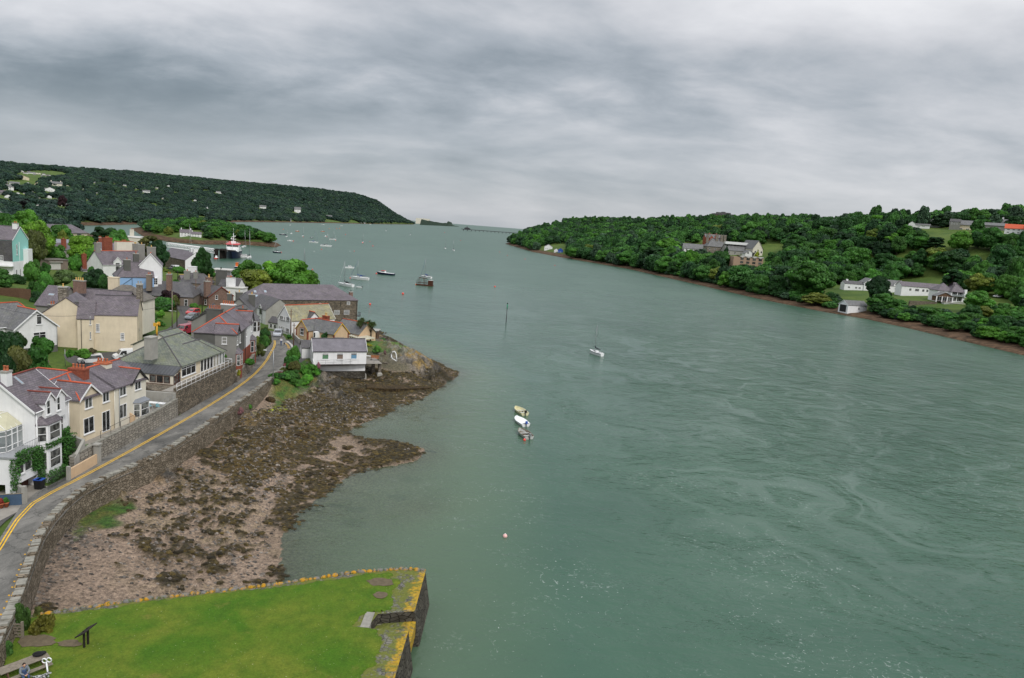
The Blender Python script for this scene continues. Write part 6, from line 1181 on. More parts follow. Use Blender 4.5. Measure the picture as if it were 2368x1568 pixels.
h=House('detached_house','white house with a gabled dormer and long red ridge beyond the blue house','house',Z2(1615,865),Z2(2020,860),12.4,8.6)
w=h.w;h.block(0,w+7.5,0,8.5,12.4,16.4,'x','render_white','slate_purple',ridge='ridge_red',gutter='white_paint',ov=.2);h.chim(.9,4.2,1.5,1.2,15.5,19.2,'render_grey',1)
a=h.pl(Z2(1780,810),y=0);b_=h.pl(Z2(1905,830),y=0);p=h.pl(Z2(1840,745),y=0);h.dormer(a[0],b_[0],10,13.4,p[2],-.05,3.6,'render_white','slate_purple',None,dict(a0=(a[0]+b_[0])/2-.75,a1=(a[0]+b_[0])/2+.75,z0=10.5,z1=13.1,nx=1,nz=2))
h.win('f',4.5,7.0,8.6,9.6,2,1)
h.chim(11.5,6.5,6.0,1.4,15,19.7,'render_pale',4,'terracotta','terracotta','x');h.chim(7.6,9.5,2.8,1.4,15,20.6,'brick_red',3,'terracotta','brick_red','x');h.chim(15.2,6.0,2.4,1.3,14,19.0,'render_grey',3,'pot_yellow')
h=House('outbuilding','slate roofed annex with a tall red brick chimney left of the white dormer house','house',Z2(1300,950),Z2(1605,950),9.9,8.6)
h.block(0,h.w,0,6,9.9,12.6,'x','render_white','slate_purple',ridge='ridge_red');h.chim(.7,.8,1.2,1.0,9.5,15.2,'brick_red',1,'terracotta','brick_red');h.chim(-.6,3,.1,.1,9,9.2,'brick_red',0)
# ---- turquoise gable
tq=S(Z2(190,482),21.0);h=House('detached_house','tall house with a turquoise painted gable and dark slate hung front at the left edge','house',o=(float(tq[0])-9*math.cos(R(12)),float(tq[1])-9*math.sin(R(12))),ang=12,zb=11.2,w=9.0)
w=h.w
h.block(-4,w,0,8.6,21.0,24.3,'x','render_turquoise','slate_purple',ov=.1,ridge='ridge_slate',verge='white_paint');h.box('slate_hanging',-4,w-.02,-.1,.0,15.6,20.9,'slate_dark');h.box('lower_wall',-4,w+.06,-.06,8.7,10,15.5,'render_white_clean')
h.chimp(Z2(188,205),Z2(262,205),Z2(240,320),{'y':3.4},'render_white_clean',thick=1.1,drop=.6,pots=2);h.winp('f',Z2(0,712),Z2(52,798),at=-.1,nx=2,nz=2);h.winp('f',Z2(68,950),Z2(105,1020),at=-.06,nx=1,nz=2)
mb=MB().mat('white_paint');mb.box(-3,w+.3,-1.2,-.06,14.3,14.6)
for k in range(10):mb.box(-3+k*.75,-2.9+k*.75,-1.2,-1.1,14.6,15.6)
mb.box(-3,w+.3,-1.2,-1.1,15.5,15.65);h.build(mb,'balcony');mb=MB().mat('white_paint');mb.box(w+.02,w+1.2,5.6,8.0,11,18.6);h.build(mb,'stair_bay');h.pipe(w+.1,3.4,11,20.5,'white_paint');h.win('r',2.0,2.6,17.2,20,1,2,at=w)
for k in range(3):h.win('r',1.2+k*2.0,1.9+k*2.0,11.6,13.4,1,1,at=w+.06,simple=True)
# ---- garage, fences, big grey roof
h=House('garage','flat roofed brown concrete garage with a pale double door','garage',Z2(765,790),Z2(1065,790),13.1,10.3);h.box('wall',0,h.w,0,6,9.6,13.0,'render_brown');h.box('roof',-.2,h.w+.2,-.2,6.2,13.0,13.25,'slate_brown');h.box('garage_door',.35,3.4,-.06,0,10.2,12.3,'roof_flat');h.box('lintel',.1,3.9,-.5,.0,12.4,12.7,'concrete')
t=thing('panel_fence','curving brown wooden panel fence at the left edge','fence',tuple(S(Z2(0,1400),11)));lp=[Z2(-40,1385),Z2(0,1382),Z2(150,1385),Z2(300,1388),Z2(400,1395),Z2(480,1410)];mb=MB().mat('wood_brown');lo=t.location
for i in range(5):
 a=S(lp[i],11.0);b_=S(lp[i+1],11.0);n=9
 for k in range(n):p=a+(b_-a)*(k+.5)/n;mb.box(p[0]-.14,p[0]+.14,p[1]-.04,p[1]+.04,9.6,13.2)
mb.build('panels',t,tuple(lo))
wall_run('garden_wall',[tuple(S(Z3(x,y),9.8)[:2])for x,y in((-40,245),(150,240),(330,250),(440,262),(500,290))],.5,10.6,8.5,'stone_wall','old grey garden wall between the fence and the red ridged cottage','wall')
h=House('village_hall','long pale building with a wide grey hipped slate roof beyond the garden trees','building',Z2(820,360),Z2(1370,360),13.7,8.5)
h.block(0,h.w,0,11,13.7,17.6,'x','render_cream','slate_purple',hip=(0,5),ov=.5);h.win('f',h.w*.69,h.w*.82,11.2,13.3,3,1,simple=True);h.box('balcony',h.w*.62,h.w*.86,-1.0,0,10.2,10.8,'grey_paint');h.box('garage_door',h.w*.3,h.w*.55,-.05,0,9,11.5,'roof_flat')
h=House('outbuilding','low building with a light grey metal roof below the olive tree','building',Z2(800,530),Z2(1100,545),14.2,10.5);h.block(0,h.w,0,7,14.0,15.8,'x','render_dark','lead',ov=.3)
h=House('cottage','slate roofed cottage with a slim red brick chimney among the garden trees','house',Z2(960,640),Z2(1110,640),12.6,10);h.block(-1,h.w+1,0,6,12.9,15.2,'x','render_grey','slate_purple');h.chim(1.7,1.0,1.3,1.2,12,17.0,'brick_red',1,'terracotta','brick_red')
h=House('cottage','cream ended cottage with a slate roof and red chimneys between two trees','house',Z2(1480,620),Z2(1620,690),13.0,10);h.block(-.5,h.w,0,6,13.4,16.4,'y','render_cream','slate_purple',verge='white_paint');h.chim(.4,2,2.4,1.0,14,17.9,'brick_red',3)
h=House('cottage','slate roofed blue edged cottage at the left edge above the turquoise house','house',Z1(-40,940),Z1(85,920),18.8,17);h.block(-4,h.w,0,9,20.5,24.5,'x','render_blue','slate_purple',ridge='ridge_red',verge='white_paint')
h=House('cottage','pale flat roofed house half hidden behind the bronze tree','house',Z2(2010,470),Z2(2130,480),13.0,9);h.block(-2,h.w+2,0,7,14.3,14.9,'x','render_pale','roof_flat');h.chim(0,3,1.6,1.2,13,18.6,'render_pale',2)
# ---- harbour store
h=House('boat_store','long stone boat store with a slate roof and a bright white gable at the harbour','building',Z7(570,320),Z7(945,402),8.6,3.6)
w=h.w;dpt=9.5;h.block(0,w,0,dpt,8.6,12.2,'x','stone_rubble','slate_purple',ov=.12);mb=MB().mat('render_white_clean');mb.faces([(w+.04,-.05,3),(w+.04,dpt+.05,3),(w+.04,dpt+.05,8.75),(w+.04,dpt/2,12.3),(w+.04,-.05,8.75),(w,-.05,3),(w,dpt+.05,3),(w,dpt+.05,8.75),(w,dpt/2,12.3),(w,-.05,8.75)],[(0,1,2,3,4),(0,4,9,5),(1,6,7,2),(2,7,8,3),(3,8,9,4)]);h.build(mb,'white_gable')
h.chim(w-.7,dpt/2,1.3,2.2,11,13.8,'render_white_clean',0,cap='render_white_clean');h.chim(w-5.2,dpt/2,2.2,1.1,11.5,13.7,'render_white_clean',0,cap='render_white_clean');h.win('r',2.2,3.4,4.3,6.2,1,1,frame='black_paint',at=w+.05)
for k in range(5):h.box('rooflight',1.5+k*3,2.1+k*3,2.6,3.3,10.73,10.83,'glass_sky')
h=House('pavilion','white flat roofed harbour pavilion with wide overhang','building',Z7(1400,545),Z7(1640,560),5.0,2.5);h.box('wall',.3,h.w-.3,.3,6,1.8,4.9,'render_white_clean');h.box('roof',-.9,h.w+.9,-.6,7,4.95,5.3,'roof_flat')
for k in range(3):h.box('panel',.5+k*2.3,2.4+k*2.3,.24,.3,2.6,4.5,'metal_grey')
# ---- cottages below the harbour road
h=House('cottage','pebble dashed brown cottage with a hipped slate roof beside the side road','house',Z7(1060,985),Z7(1225,890),8.8,5.4)
h.block(0,h.w,0,15,8.8,12.0,'y','render_brown','slate_dark',hip=(2.5,0),ov=.2);h.chim(3.4,6.5,1.7,1.2,10,14.6,'brick_brown',2);h.chim(1.4,11,1.6,1.2,10,14.4,'render_brown',2)
for k in range(4):h.win('l',1.2+k*2.7,2.1+k*2.7,6.4,8.2,1,2)
h=House('cottage','brown brick cottage with dark red bargeboards','house',Z7(1310,975),Z7(1700,960),8.2,4.8)
h.block(0,h.w,0,9.5,8.2,10.9,'y','brick_brown','slate_dark',ov=.2,verge='ridge_dark');h.winp('f',Z7(1415,945),Z7(1455,1010),nx=1,nz=2);h.win('l',1,2,5.9,7.4,1,2);h.chim(.3,1.2,1.5,1.1,8,12.6,'brick_brown',1,'concrete');h.chim(3.4,5.5,1.5,1.1,9.5,13.2,'brick_brown',2,'pot_yellow','brick_brown',ph=.9)
h=House('cottage','grey slated cottage pair with red chimney pots nearer the harbour','house',o=(-104.3,213),ang=12,zb=5.2,w=11);h.block(0,9,0,7,9.6,12.2,'x','render_brown','slate_dark',hip=(2.4,2.4),ridge='ridge_slate');h.chim(2.2,1.5,1.7,1.1,10,13.2,'render_grey',2);h.chim(4.6,2.0,1.2,1,10,13,'render_grey',1);h.chim(2.6,6,2.6,1.6,11,14.3,'render_white',0,cap='render_white')
h=House('cottage','white chimneyed cottage with a flat white extension below the pavilion','house',o=(-95.5,222),ang=0,zb=4.5,w=8);h.block(0,6,0,6,8.6,11,'x','render_white','slate_dark');h.box('flat_roof',3.4,9.0,-3.4,1,8.4,8.7,'roof_flat');h.box('extension_wall',3.6,8.8,-3.2,1,4.5,8.4,'render_white');h.chim(4.0,-.5,2.6,1.2,8,11.6,'render_white_clean',6,'terracotta');h.chim(-.6,3,3.0,1.6,8,13.3,'render_dark',0,cap='render_dark')
h=House('shed','small slate roofed shed with an orange ridge near the pavilion','shed',Z7(1555,740),Z7(1690,740),5.6,2.8);h.block(0,h.w,0,4,5.6,7.4,'x','render_pale','slate_purple',ridge='ridge_red',ov=.15)
h=House('shed','small slate roofed shed with a yellow ridge below the harbour store hedge','shed',Z7(895,720),Z7(985,720),8.8,6);h.block(0,h.w+1,0,4,8.8,10.4,'x','render_brown','slate_purple',ridge='pot_yellow',ov=.15)
# ---- the long stone warehouse
h=House('warehouse','long stone warehouse with a great grey slate roof and white lattice windows','building',Z8(0,622),Z8(1690,635),9.85,2.2)
w=h.w;off=h.pl(Z7(1640,835),z=9.85)[0]
Rr=h.pl(Z8(1300,400),y=5.4);zr=Rr[2];hipR=w-Rr[0]
h.block(off,w,0,10.8,9.85,zr,'x','stone_rubble','slate_purple',hip=(4.6,max(hipR,2)),ov=.22)
for p0,p1,nx,nz in[((1520,655),(1567,706),3,2),((1320,790),(1402,857),5,3),((1475,788),(1555,857),5,3),((1178,785),(1235,890),3,4),((1085,680),(1122,770),3,4)]:h.winp('f',Z8(*p0),Z8(*p1),nx=nx,nz=nz,sill=False,surround=None)
for(a,b_)in[((1840,940),(1880,975)),((2015,870),(2065,905)),((2040,940),(2090,975)),((2175,870),(2225,905))]:h.skylight(Z7(*a),Z7(*b_),5.4,9.85,zr,0)
c=h.pl(Z8(1580,560),y=3.8);h.chim(c[0],3.8,.9,1.1,9.5,h.pl(Z8(1580,500),y=3.4)[2],'brick_brown',1,'black_paint');h.pipe(w-.3,-.12,3,9.7,'black_paint');h.pipe(w*.83-.0,-.12,8,9.7,'black_paint')
mb=MB().mat('metal_dark');mb.box(w+.02,w+1.3,.6,2.6,5.0,5.12)
for k in range(7):mb.tube([(w+1.3,.6+k*.33,5.1),(w+1.3,.6+k*.33,6.2)],.02,4);mb.tube([(w+k*.22,.6,5.1),(w+k*.22,.6,6.2)],.02,4)
mb.tube([(w,.6,6.2),(w+1.3,.6,6.2),(w+1.3,2.6,6.2)],.03,4);h.build(mb,'balcony');h.chim(h.pl(Z7(1795,900),y=-.6)[0],-.3,1.6,1.3,7,h.pl(Z7(1795,895),y=-.6)[2],'render_dark',1,'cowl_yellow')
# ---- the white cottages at the bend
h=House('cottage','white cottage with small wall head dormers and a bare grey gable','house',Z8(0,720),Z8(245,797),8.45,5.0);w=h.w
h.block(-2,w,0,7.5,8.45,11.2,'x','render_white','slate_dark',ov=.12)
for p in((22,700,58,800),(150,750,187,845)):a=h.pl(Z8(p[0],p[1]),y=0);b_=h.pl(Z8(p[2],p[3]),y=0);h.dormer(a[0],b_[0],7.4,8.9,9.6,-.05,2.0,'render_white','slate_dark',None,dict(a0=a[0]+.12,a1=b_[0]-.12,z0=b_[2],z1=a[2]-.1,nx=1,nz=2,frame='black_paint'),verge='white_paint')
mb=MB().mat('concrete');mb.faces([(w+.03,0,4),(w+.03,7.5,4),(w+.03,7.5,8.5),(w+.03,3.75,11.25),(w+.03,0,8.5)],[(0,1,2,3,4)]);h.build(mb,'bare_gable');h.pipe(w*.8,-.1,5,8.3,'black_paint')
h=House('cottage','little white lodge with a lean-to slate porch beside the silver car','house',Z8(290,975),Z8(430,1000),6.6,5.0);h.block(0,h.w,0,2.5,6.6,7.8,'x','render_white','slate_dark',ov=.15)
for k in(.5,1.8):h.win('f',k,k+.8,5.3,6.3,1,1,sill=False)
h=House('detached_house','white house with a moss yellow slate roof and red ridge at the road bend','house',Z8(435,905),Z8(655,962),8.4,4.9);w=h.w;R_=h.pl(Z8(555,697),x=None,y=0)
ap=h.pl(Z8(530,698),y=0);rr_=h.pl(Z8(990,692),x=ap[0])
h.block(0,w,0,12.0,8.4,11.6,'y','render_white_clean','slate_moss',ridge='ridge_red',ov=.15,verge='white_paint')
for p0,p1,nx in[((472,870),(518,945),2),((572,890),(615,965),2),((535,885),(550,955),1),((462,1035),(480,1100),1),((492,1035),(512,1125),1),((525,1050),(540,1115),1),((565,1065),(615,1140),3)]:h.winp('f',Z8(*p0),Z8(*p1),nx=nx,nz=1,sill='black_paint',frame='white_paint')
mb=MB().mat('render_white');mb.faces([(w+.02,3.6,5),(w+.9,3.6,5),(w+.9,3.6,8.6),(w+.02,3.6,8.6)],[(0,1,2,3)])
h.dormer(w-.4,w+.0,8,8.2,8.3,4,5,'render_white','slate_dark',None,None,None)if False else None
mb=MB().mat('render_white_clean');y0_,y1_=4.0,7.6;mb.faces([(w+.5,y0_,5),(w+.5,y1_,5),(w+.5,y1_,8.4),(w+.5,(y0_+y1_)/2,10.2),(w+.5,y0_,8.4),(w-2,y0_,5),(w-2,y1_,5),(w-2,y1_,8.4),(w-2,(y0_+y1_)/2,10.2),(w-2,y0_,8.4)],[(0,1,2,3,4),(0,4,9,5),(1,6,7,2)]);d=h.build(mb,'side_gable')
mb=MB().mat('slate_dark');ym=(y0_+y1_)/2;mb.slab([(w+.7,y0_-.2,8.35),(w+.7,ym,10.35),(w-2.4,ym,10.35),(w-2.4,y0_-.2,8.35)],.12);mb.slab([(w+.7,ym,10.35),(w+.7,y1_+.2,8.35),(w-2.4,y1_+.2,8.35),(w-2.4,ym,10.35)],.12);h.build(mb,'side_roof',d);mb=MB().mat('ridge_red').tube([(w+.7,ym,10.42),(w-2.4,ym,10.42)],.1,6);h.build(mb,'ridge_tiles',d)
# ---- peach bungalow
h=House('bungalow','peach bungalow with yellow bargeboards, brick quoins and red ridges','house',Z8(725,1075),Z8(905,1112),6.95,4.95);w=h.w
h.block(0,w,0,7.0,6.95,9.1,'y','render_peach','slate_grey',ridge='ridge_red',verge='yellow_paint',ov=.2)
gl_=h.loc(S(Z8(1300,1165),6.95));gr_=h.loc(S(Z8(1560,1145),6.95));sx1=(gl_[0]+gr_[0])/2;sy0,sy1=gl_[1],gr_[1]
h.winp('f',Z8(790,1065),Z8(845,1185),nx=1,nz=2,surround='brick_red')
h.box('quoin',-.03,.28,-.04,.3,4.8,6.9,'brick_red');h.box('quoin',w-.28,w+.03,-.04,.3,4.8,6.9,'brick_red')
h.block(w-1.8,sx1,sy0,sy1,6.95,9.2,'x','render_peach','slate_grey',ridge='ridge_red',verge='yellow_paint',ov=.22,wname='middle_wall',rname='middle_roof')
h.box('quoin',sx1-.25,sx1+.04,sy0-.04,sy0+.25,4.4,6.9,'brick_red');h.box('quoin',sx1-.25,sx1+.04,sy1-.25,sy1+.04,4.4,6.9,'brick_red')
h.box('porch_wall',w+1.3,w+2.2,sy0-1.2,sy0,4.8,6.9,'white_paint');h.win('f',w+1.4,w+2.1,5.6,6.8,1,1,at=sy0-1.2,sill=False)
mb=MB().mat('brick_red');mb.tube([(w+.6,sy0-.05,6.0),(w+.6,sy0+.05,6.0)],.38,12);q=h.build(mb,'round_window');i0=0;mb=MB().mat('glass');mb.tube([(w+.6,sy0-.09,6.0),(w+.6,sy0+.06,6.0)],.24,12);h.build(mb,'pane',q)
h.chim(w+.4,sy0+3.4,1.7,.8,8.6,10.2,'brick_red',2,'pot_yellow','brick_red',ph=.7,along='x')
gy=sy1-.4;h.block(w+1.0,sx1+2.2,sy1+1.2,sy1+6.8,6.7,9.0,'x','render_peach','slate_grey',ridge='ridge_red',ov=.22,wname='rear_wall',rname='rear_roof')
gr_=(sx1,sy1)
c0=h.pl(Z8(1560,1195),z=6.0);mb=MB().mat('conservatory_roof');mb.slab([(gr_[0]+.1,gy+.4,6.3),(gr_[0]+4.6,gy+.6,5.9),(gr_[0]+4.6,gy+4.6,5.9),(gr_[0]+.1,gy+4.6,6.5)],.08);cc_=h.build(mb,'conservatory');mb=MB().mat('white_paint')
for k in range(7):x=gr_[0]+.2+k*.72;mb.box(x-.04,x+.04,gy+.5,gy+.58,4.8,6.1);mb.tube([(x,gy+.4,6.38-k*.06),(x,gy+4.6,6.5-k*.08)],.035,4)
mb.box(gr_[0]+.1,gr_[0]+4.6,gy+.5,gy+.58,4.5,5.2);h.build(mb,'frame',cc_);mb=MB().mat('glass_clear');mb.box(gr_[0]+.15,gr_[0]+4.55,gy+.53,gy+.55,5.2,6.0);h.build(mb,'pane',cc_)
h=House('shed','low brown shed with a flat mossy roof beside the palms','shed',o=(-38.2,172.0),ang=0,zb=4.4,w=5);h.box('wall',0,4.2,0,3,3.6,5.8,'wood_brown');h.box('roof',-.2,4.5,-.3,3.2,5.8,5.95,'concrete')
# ---- the white boathouse on stone piers
h=House('boathouse','white boathouse with a lilac grey slate roof standing on stone piers over the shore','boathouse',Y1(478,396),Y1(1142,396),6.9,4.35);w=h.w
h.block(0,w,0,4.6,6.9,9.0,'x','render_white_clean','slate_new',ov=.12,ridge='ridge_slate',verge='white_paint',gutter='black_paint',zb=4.3)
for(p0,p1,cur)in[((588,416),(668,492),'green'),((770,416),(850,492),'brown'),((946,412),(1020,488),'blue')]:
 wn_=h.winp('f',Y1(*p0),Y1(*p1),nx=1,trans=.82,fr=.08);a=h.pl(Y1(*p0),y=0);b_=h.pl(Y1(*p1),y=0)
 mb=MB().mat('blind_'+cur)if 'blind_'+cur in MATS else MB().mat(plain('blind_'+cur,{'green':(.10,.22,.12),'brown':(.20,.15,.12),'blue':(.13,.27,.40)}[cur],.5,.05,1).name)
 mb.box(a[0]+.09,b_[0]-.09,-.03,-.0,b_[2]+.06,a[2]-.42);h.build(mb,'blind',wn_)
h.win('l',1.0,1.4,4.9,6.6,1,1,sill=False);h.win('l',2.0,2.6,4.9,6.7,1,1,sill=False,name='door')
dz=4.32;dR=h.pl(Y1(1332,535),z=dz)
deck=[(.6,-1.35),(dR[0],dR[1]),(dR[0]-.2,6.5),(w+.02,6.5),(w+.02,.02),(.6,.02)]
mb=MB().mat('wood_dark').prism(deck,dz-.16,dz);dk=h.build(mb,'deck')
mb=MB().mat('paving');mb.prism([(w+.1,.1),(dR[0]-.15,.1),(dR[0]-.3,6.3),(w+.1,6.3)],dz+.004,dz+.03);h.build(mb,'decking',dk)
h.box('underside_wall',.3,w+.0,.9,1.1,2.2,dz-.17,'render_white_clean');h.box('foundation',-.2,w+.05,1.12,4.6,.5,4.2,'stone_rubble');h.box('footing',.2,w+.03,.6,.88,1.2,2.7,'stone_quay')
for(pt,pb,zb_)in[((708,548),(708,700),.9),((910,546),(905,728),.8),((1112,544),(1110,742),.7),((1312,540),(1308,762),.5)]:
 a=h.pl(Y1(*pt),z=dz-.16);x,y=a[0],a[1]+.35
 mb=MB().mat('stone_wall');mb.box(x-.3,x+.3,y-.3,y+.3,2.0,dz-.17);p=h.build(mb,'pier');mb=MB().mat('concrete');mb.faces([(x-.58,y-.55,-.2),(x+.58,y-.55,-.2),(x+.58,y+.55,-.2),(x-.58,y+.55,-.2),(x-.52,y-.5,1.9),(x+.52,y-.5,1.9),(x+.52,y+.5,1.9),(x-.52,y+.5,1.9),(x-.32,y-.32,2.15),(x+.32,y-.32,2.15),(x+.32,y+.32,2.15),(x-.32,y+.32,2.15)],[(0,1,5,4),(1,2,6,5),(2,3,7,6),(3,0,4,7),(4,5,9,8),(5,6,10,9),(6,7,11,10),(7,4,8,11),(8,9,10,11)]);h.build(mb,'pier_base',p)
h.box('pier',w+1.9,w+2.5,3.0,3.6,.2,dz-.17,'stone_wall')
mb=MB().mat('metal_grey')
pts=[(.6,-1.3),(dR[0]-.05,dR[1]+.05)];n=9
for k in range(n):x=pts[0][0]+(pts[1][0]-pts[0][0])*k/(n-1);y=pts[0][1]+(pts[1][1]-pts[0][1])*k/(n-1);mb.tube([(x,y,dz),(x,y,dz+1.05)],.025,5)
for zz_ in(1.05,.55):mb.tube([(pts[0][0],pts[0][1],dz+zz_),(pts[1][0],pts[1][1],dz+zz_)],.02,5)
h.build(mb,'railing',dk)
h.block(-1.6,3.5,4.9,8.2,6.7,7.9,'x','render_white','slate_dark',ov=.15,wname='rear_wall',rname='rear_roof',zb=4.3);h.block(3.7,8.5,4.9,9.0,6.5,8.4,'x','render_white','slate_dark',hip=(1.5,1.5),ov=.15,wname='rear_wall',rname='rear_roof',zb=4.3)
BH=h
# ====== boats
def hull_mb(mb,L,B,H_,draft=.25,flare=.75,bow=2.2,transom=.82,n=14,sheer=.25,open_=False,thick=.07,deckmat=None,hullmat='boat_white',inmat=None,stripe=None):
 "hull along +x (bow), waterline at z=0"
 st=[i/n for i in range(n+1)];beam=lambda t:B/2*(transom+(1-transom)*math.sin(min(t/.45,1)*math.pi/2))*(1-max(0,(t-.45)/.55)**bow)
 rows=[]
 for t in st:
  x=-L/2+L*t;b_=max(beam(t),.01);z1=H_*(1+sheer*t*t);zk=-draft*(1-max(0,(t-.8)/.2)**2*.9);b0=b_*flare*(1-.5*max(0,(t-.6)/.4));x0=x-(t>.99)*.0
  ov=.10*L*max(0,(t-.75)/.25)**2
  rows.append([(x-ov,0,zk),(x-ov*.7,b0,zk*.1+.0),(x,b_,z1)])
 V=[];
 for r_ in rows:V+=[r_[0],r_[1],r_[2]]
 for r_ in rows:V+=[(r_[1][0],-r_[1][1],r_[1][2]),(r_[2][0],-r_[2][1],r_[2][2])]
 N=n+1;o2=3*N;F=[]
 for i in range(n):
  a,b_=3*i,3*(i+1);F+=[(a,b_,b_+1,a+1),(a+1,b_+1,b_+2,a+2)];c,d=o2+2*i,o2+2*(i+1);F+=[(b_,a,c,d),(d,c,c+1,d+1)]
 F+=[(0,1,2,o2+1,o2),(3*n,3*n+1,3*n+2,o2+2*n+1,o2+2*n)]
 mb.mat(hullmat).faces(V,F,False)
 deck=[];
 if not open_:
  mb.mat(deckmat or hullmat);P_=[r_[2]for r_ in rows]
  for i in range(n):a,b_=P_[i],P_[i+1];k=.985;mb.face([(a[0],-a[1]*k,a[2]-.02),(b_[0],-b_[1]*k,b_[2]-.02),(b_[0],b_[1]*k,b_[2]-.02),(a[0],a[1]*k,a[2]-.02)])
 else:
  mb.mat(inmat or hullmat);P_=[r_[2]for r_ in rows];zf=max(.08,H_*.25)
  for i in range(n):
   a,b_=P_[i],P_[i+1]
   for sg in(1,-1):
    ia=(a[0]+.04,sg*max(a[1]-thick,.0),a[2]);ib=(b_[0]-.02,sg*max(b_[1]-thick,.0),b_[2]);fa=(ia[0],ia[1]*.8,zf);fb=(ib[0],ib[1]*.8,zf)
    mb.face([(a[0],sg*a[1],a[2]),(b_[0],sg*b_[1],b_[2]),ib,ia]);mb.face([ia,ib,fb,fa]);mb.face([fa,fb,(fb[0],0,zf),(fa[0],0,zf)])
 if stripe:
  mb.mat(stripe)
  for sg in(1,-1):
   for i in range(n):a,b_=rows[i][2],rows[i+1][2];a1,b1=rows[i][1],rows[i+1][1];q=lambda p,p1,k:(p[0]+(p1[0]-p[0])*k,sg*(p[1]+(p1[1]-p[1])*k+.012),p[2]+(p1[2]-p[2])*k);mb.face([q(a,a1,.08),q(b_,b1,.08),q(b_,b1,.26),q(a,a1,.26)])
 return beam
def place(t,px,head,zoff=0.0):
 p=S(px,0);t.location=(p[0],p[1],zoff);t.rotation_euler=(0,0,R(head));return t
def sailboat(label,px,L,mast,head,hullmat='boat_white',cover='canvas_dark',stripe=None,genoa=True,group='sailing boats at their moorings',small=False,lean=0):
 t=thing('sailing_boat',label,'boat',(0,0,0),0,group);B=L*.31;H_=L*.095+.25
 mb=MB();hull_mb(mb,L,B,H_,.35,.7,2.0,.72,12,.25,hullmat=hullmat,stripe=stripe,deckmat='boat_white');h_=mb.build('hull',t)
 mb=MB().mat('boat_white');mb.faces([(-L*.12,-B*.27,H_),(L*.24,-B*.16,H_*1.05),(L*.24,B*.16,H_*1.05),(-L*.12,B*.27,H_),(-L*.10,-B*.22,H_+.42),(L*.16,-B*.12,H_+.36),(L*.16,B*.12,H_+.36),(-L*.10,B*.22,H_+.42)],[(4,5,6,7),(0,1,5,4),(1,2,6,5),(2,3,7,6),(3,0,4,7)])
 mb.mat('glass');mb.faces([(-L*.06,-B*.262,H_+.12),(L*.12,-B*.20,H_+.14),(L*.10,-B*.175,H_+.32),(-L*.06,-B*.235,H_+.34),(-L*.06,B*.262,H_+.12),(L*.12,B*.20,H_+.14),(L*.10,B*.175,H_+.32),(-L*.06,B*.235,H_+.34)],[(0,1,2,3),(7,6,5,4)]);mb.build('cabin',t)
 mb=MB().mat('wood_brown' if L>6 else 'boat_grey');mb.box(-L*.42,-L*.14,-B*.2,B*.2,H_-.01,H_+.02);mb.mat('boat_white');mb.box(-L*.42,-L*.14,-B*.26,-B*.2,H_,H_+.2);mb.box(-L*.42,-L*.14,B*.2,B*.26,H_,H_+.2);mb.build('cockpit',t)
 mx_=L*.10;r_=.075 if L>6 else .05
 mb=MB().mat('metal_grey');mb.tube([(mx_,0,H_),(mx_-.1,0,H_+mast)],r_*1.3,6,r_*.8);mb.tube([(mx_,-B*.28,H_+mast*.52),(mx_,B*.28,H_+mast*.52)],.025,4);m_=mb.build('mast',t)
 mb=MB().mat('metal_dark')
 for q in((L*.47,0),(-L*.47,0),(mx_-.1,B*.42),(mx_-.1,-B*.42)):mb.tube([(q[0],q[1],H_+.05),(mx_-.1,0,H_+mast*.97)],.012,3)
 mb.build('rigging',m_)
 mb=MB().mat('metal_grey');mb.tube([(mx_,0,H_+.95),(-L*.34,0,H_+.85)],.05,5);bo=mb.build('boom',t);mb=MB().mat(cover);mb.tube([(mx_-.02,0,H_+1.55),(mx_-.25,0,H_+1.15),(-L*.15,0,H_+1.0),(-L*.34,0,H_+.95)],.19,6,.07);mb.build('sail_cover',bo)
 if genoa:mb=MB().mat(cover if cover!='canvas_dark' else 'boat_white');mb.tube([(L*.46,0,H_+.2),(mx_-.02,0,H_+mast*.93)],.06,5,.03);mb.build('rolled_sail',m_)
 if not small:
  mb=MB().mat('canvas_dark' if cover!='canvas_blue' else 'canvas_blue');mb.faces([(-L*.12,-B*.24,H_+.38),(-L*.12,B*.24,H_+.38),(-L*.02,B*.2,H_+.42),(-L*.02,-B*.2,H_+.42),(-L*.15,-B*.24,H_+.95),(-L*.15,B*.24,H_+.95),(-L*.08,B*.22,H_+.97),(-L*.08,-B*.22,H_+.97)],[(4,5,6,7),(0,4,7,3),(1,2,6,5),(3,7,6,2)]);mb.build('spray_hood',t)
  mb=MB().mat('metal_grey')
  for sg in(1,-1):
   for k in range(5):x=-L*.42+k*L*.2;mb.tube([(x,sg*B*.42,H_),(x,sg*B*.42,H_+.55)],.012,3)
   mb.tube([(-L*.45,sg*B*.4,H_+.55),(L*.38,sg*B*.36,H_+.6),(L*.5,0,H_+.7)],.012,3)
  mb.build('guard_rail',t)
 return place(t,px,head)
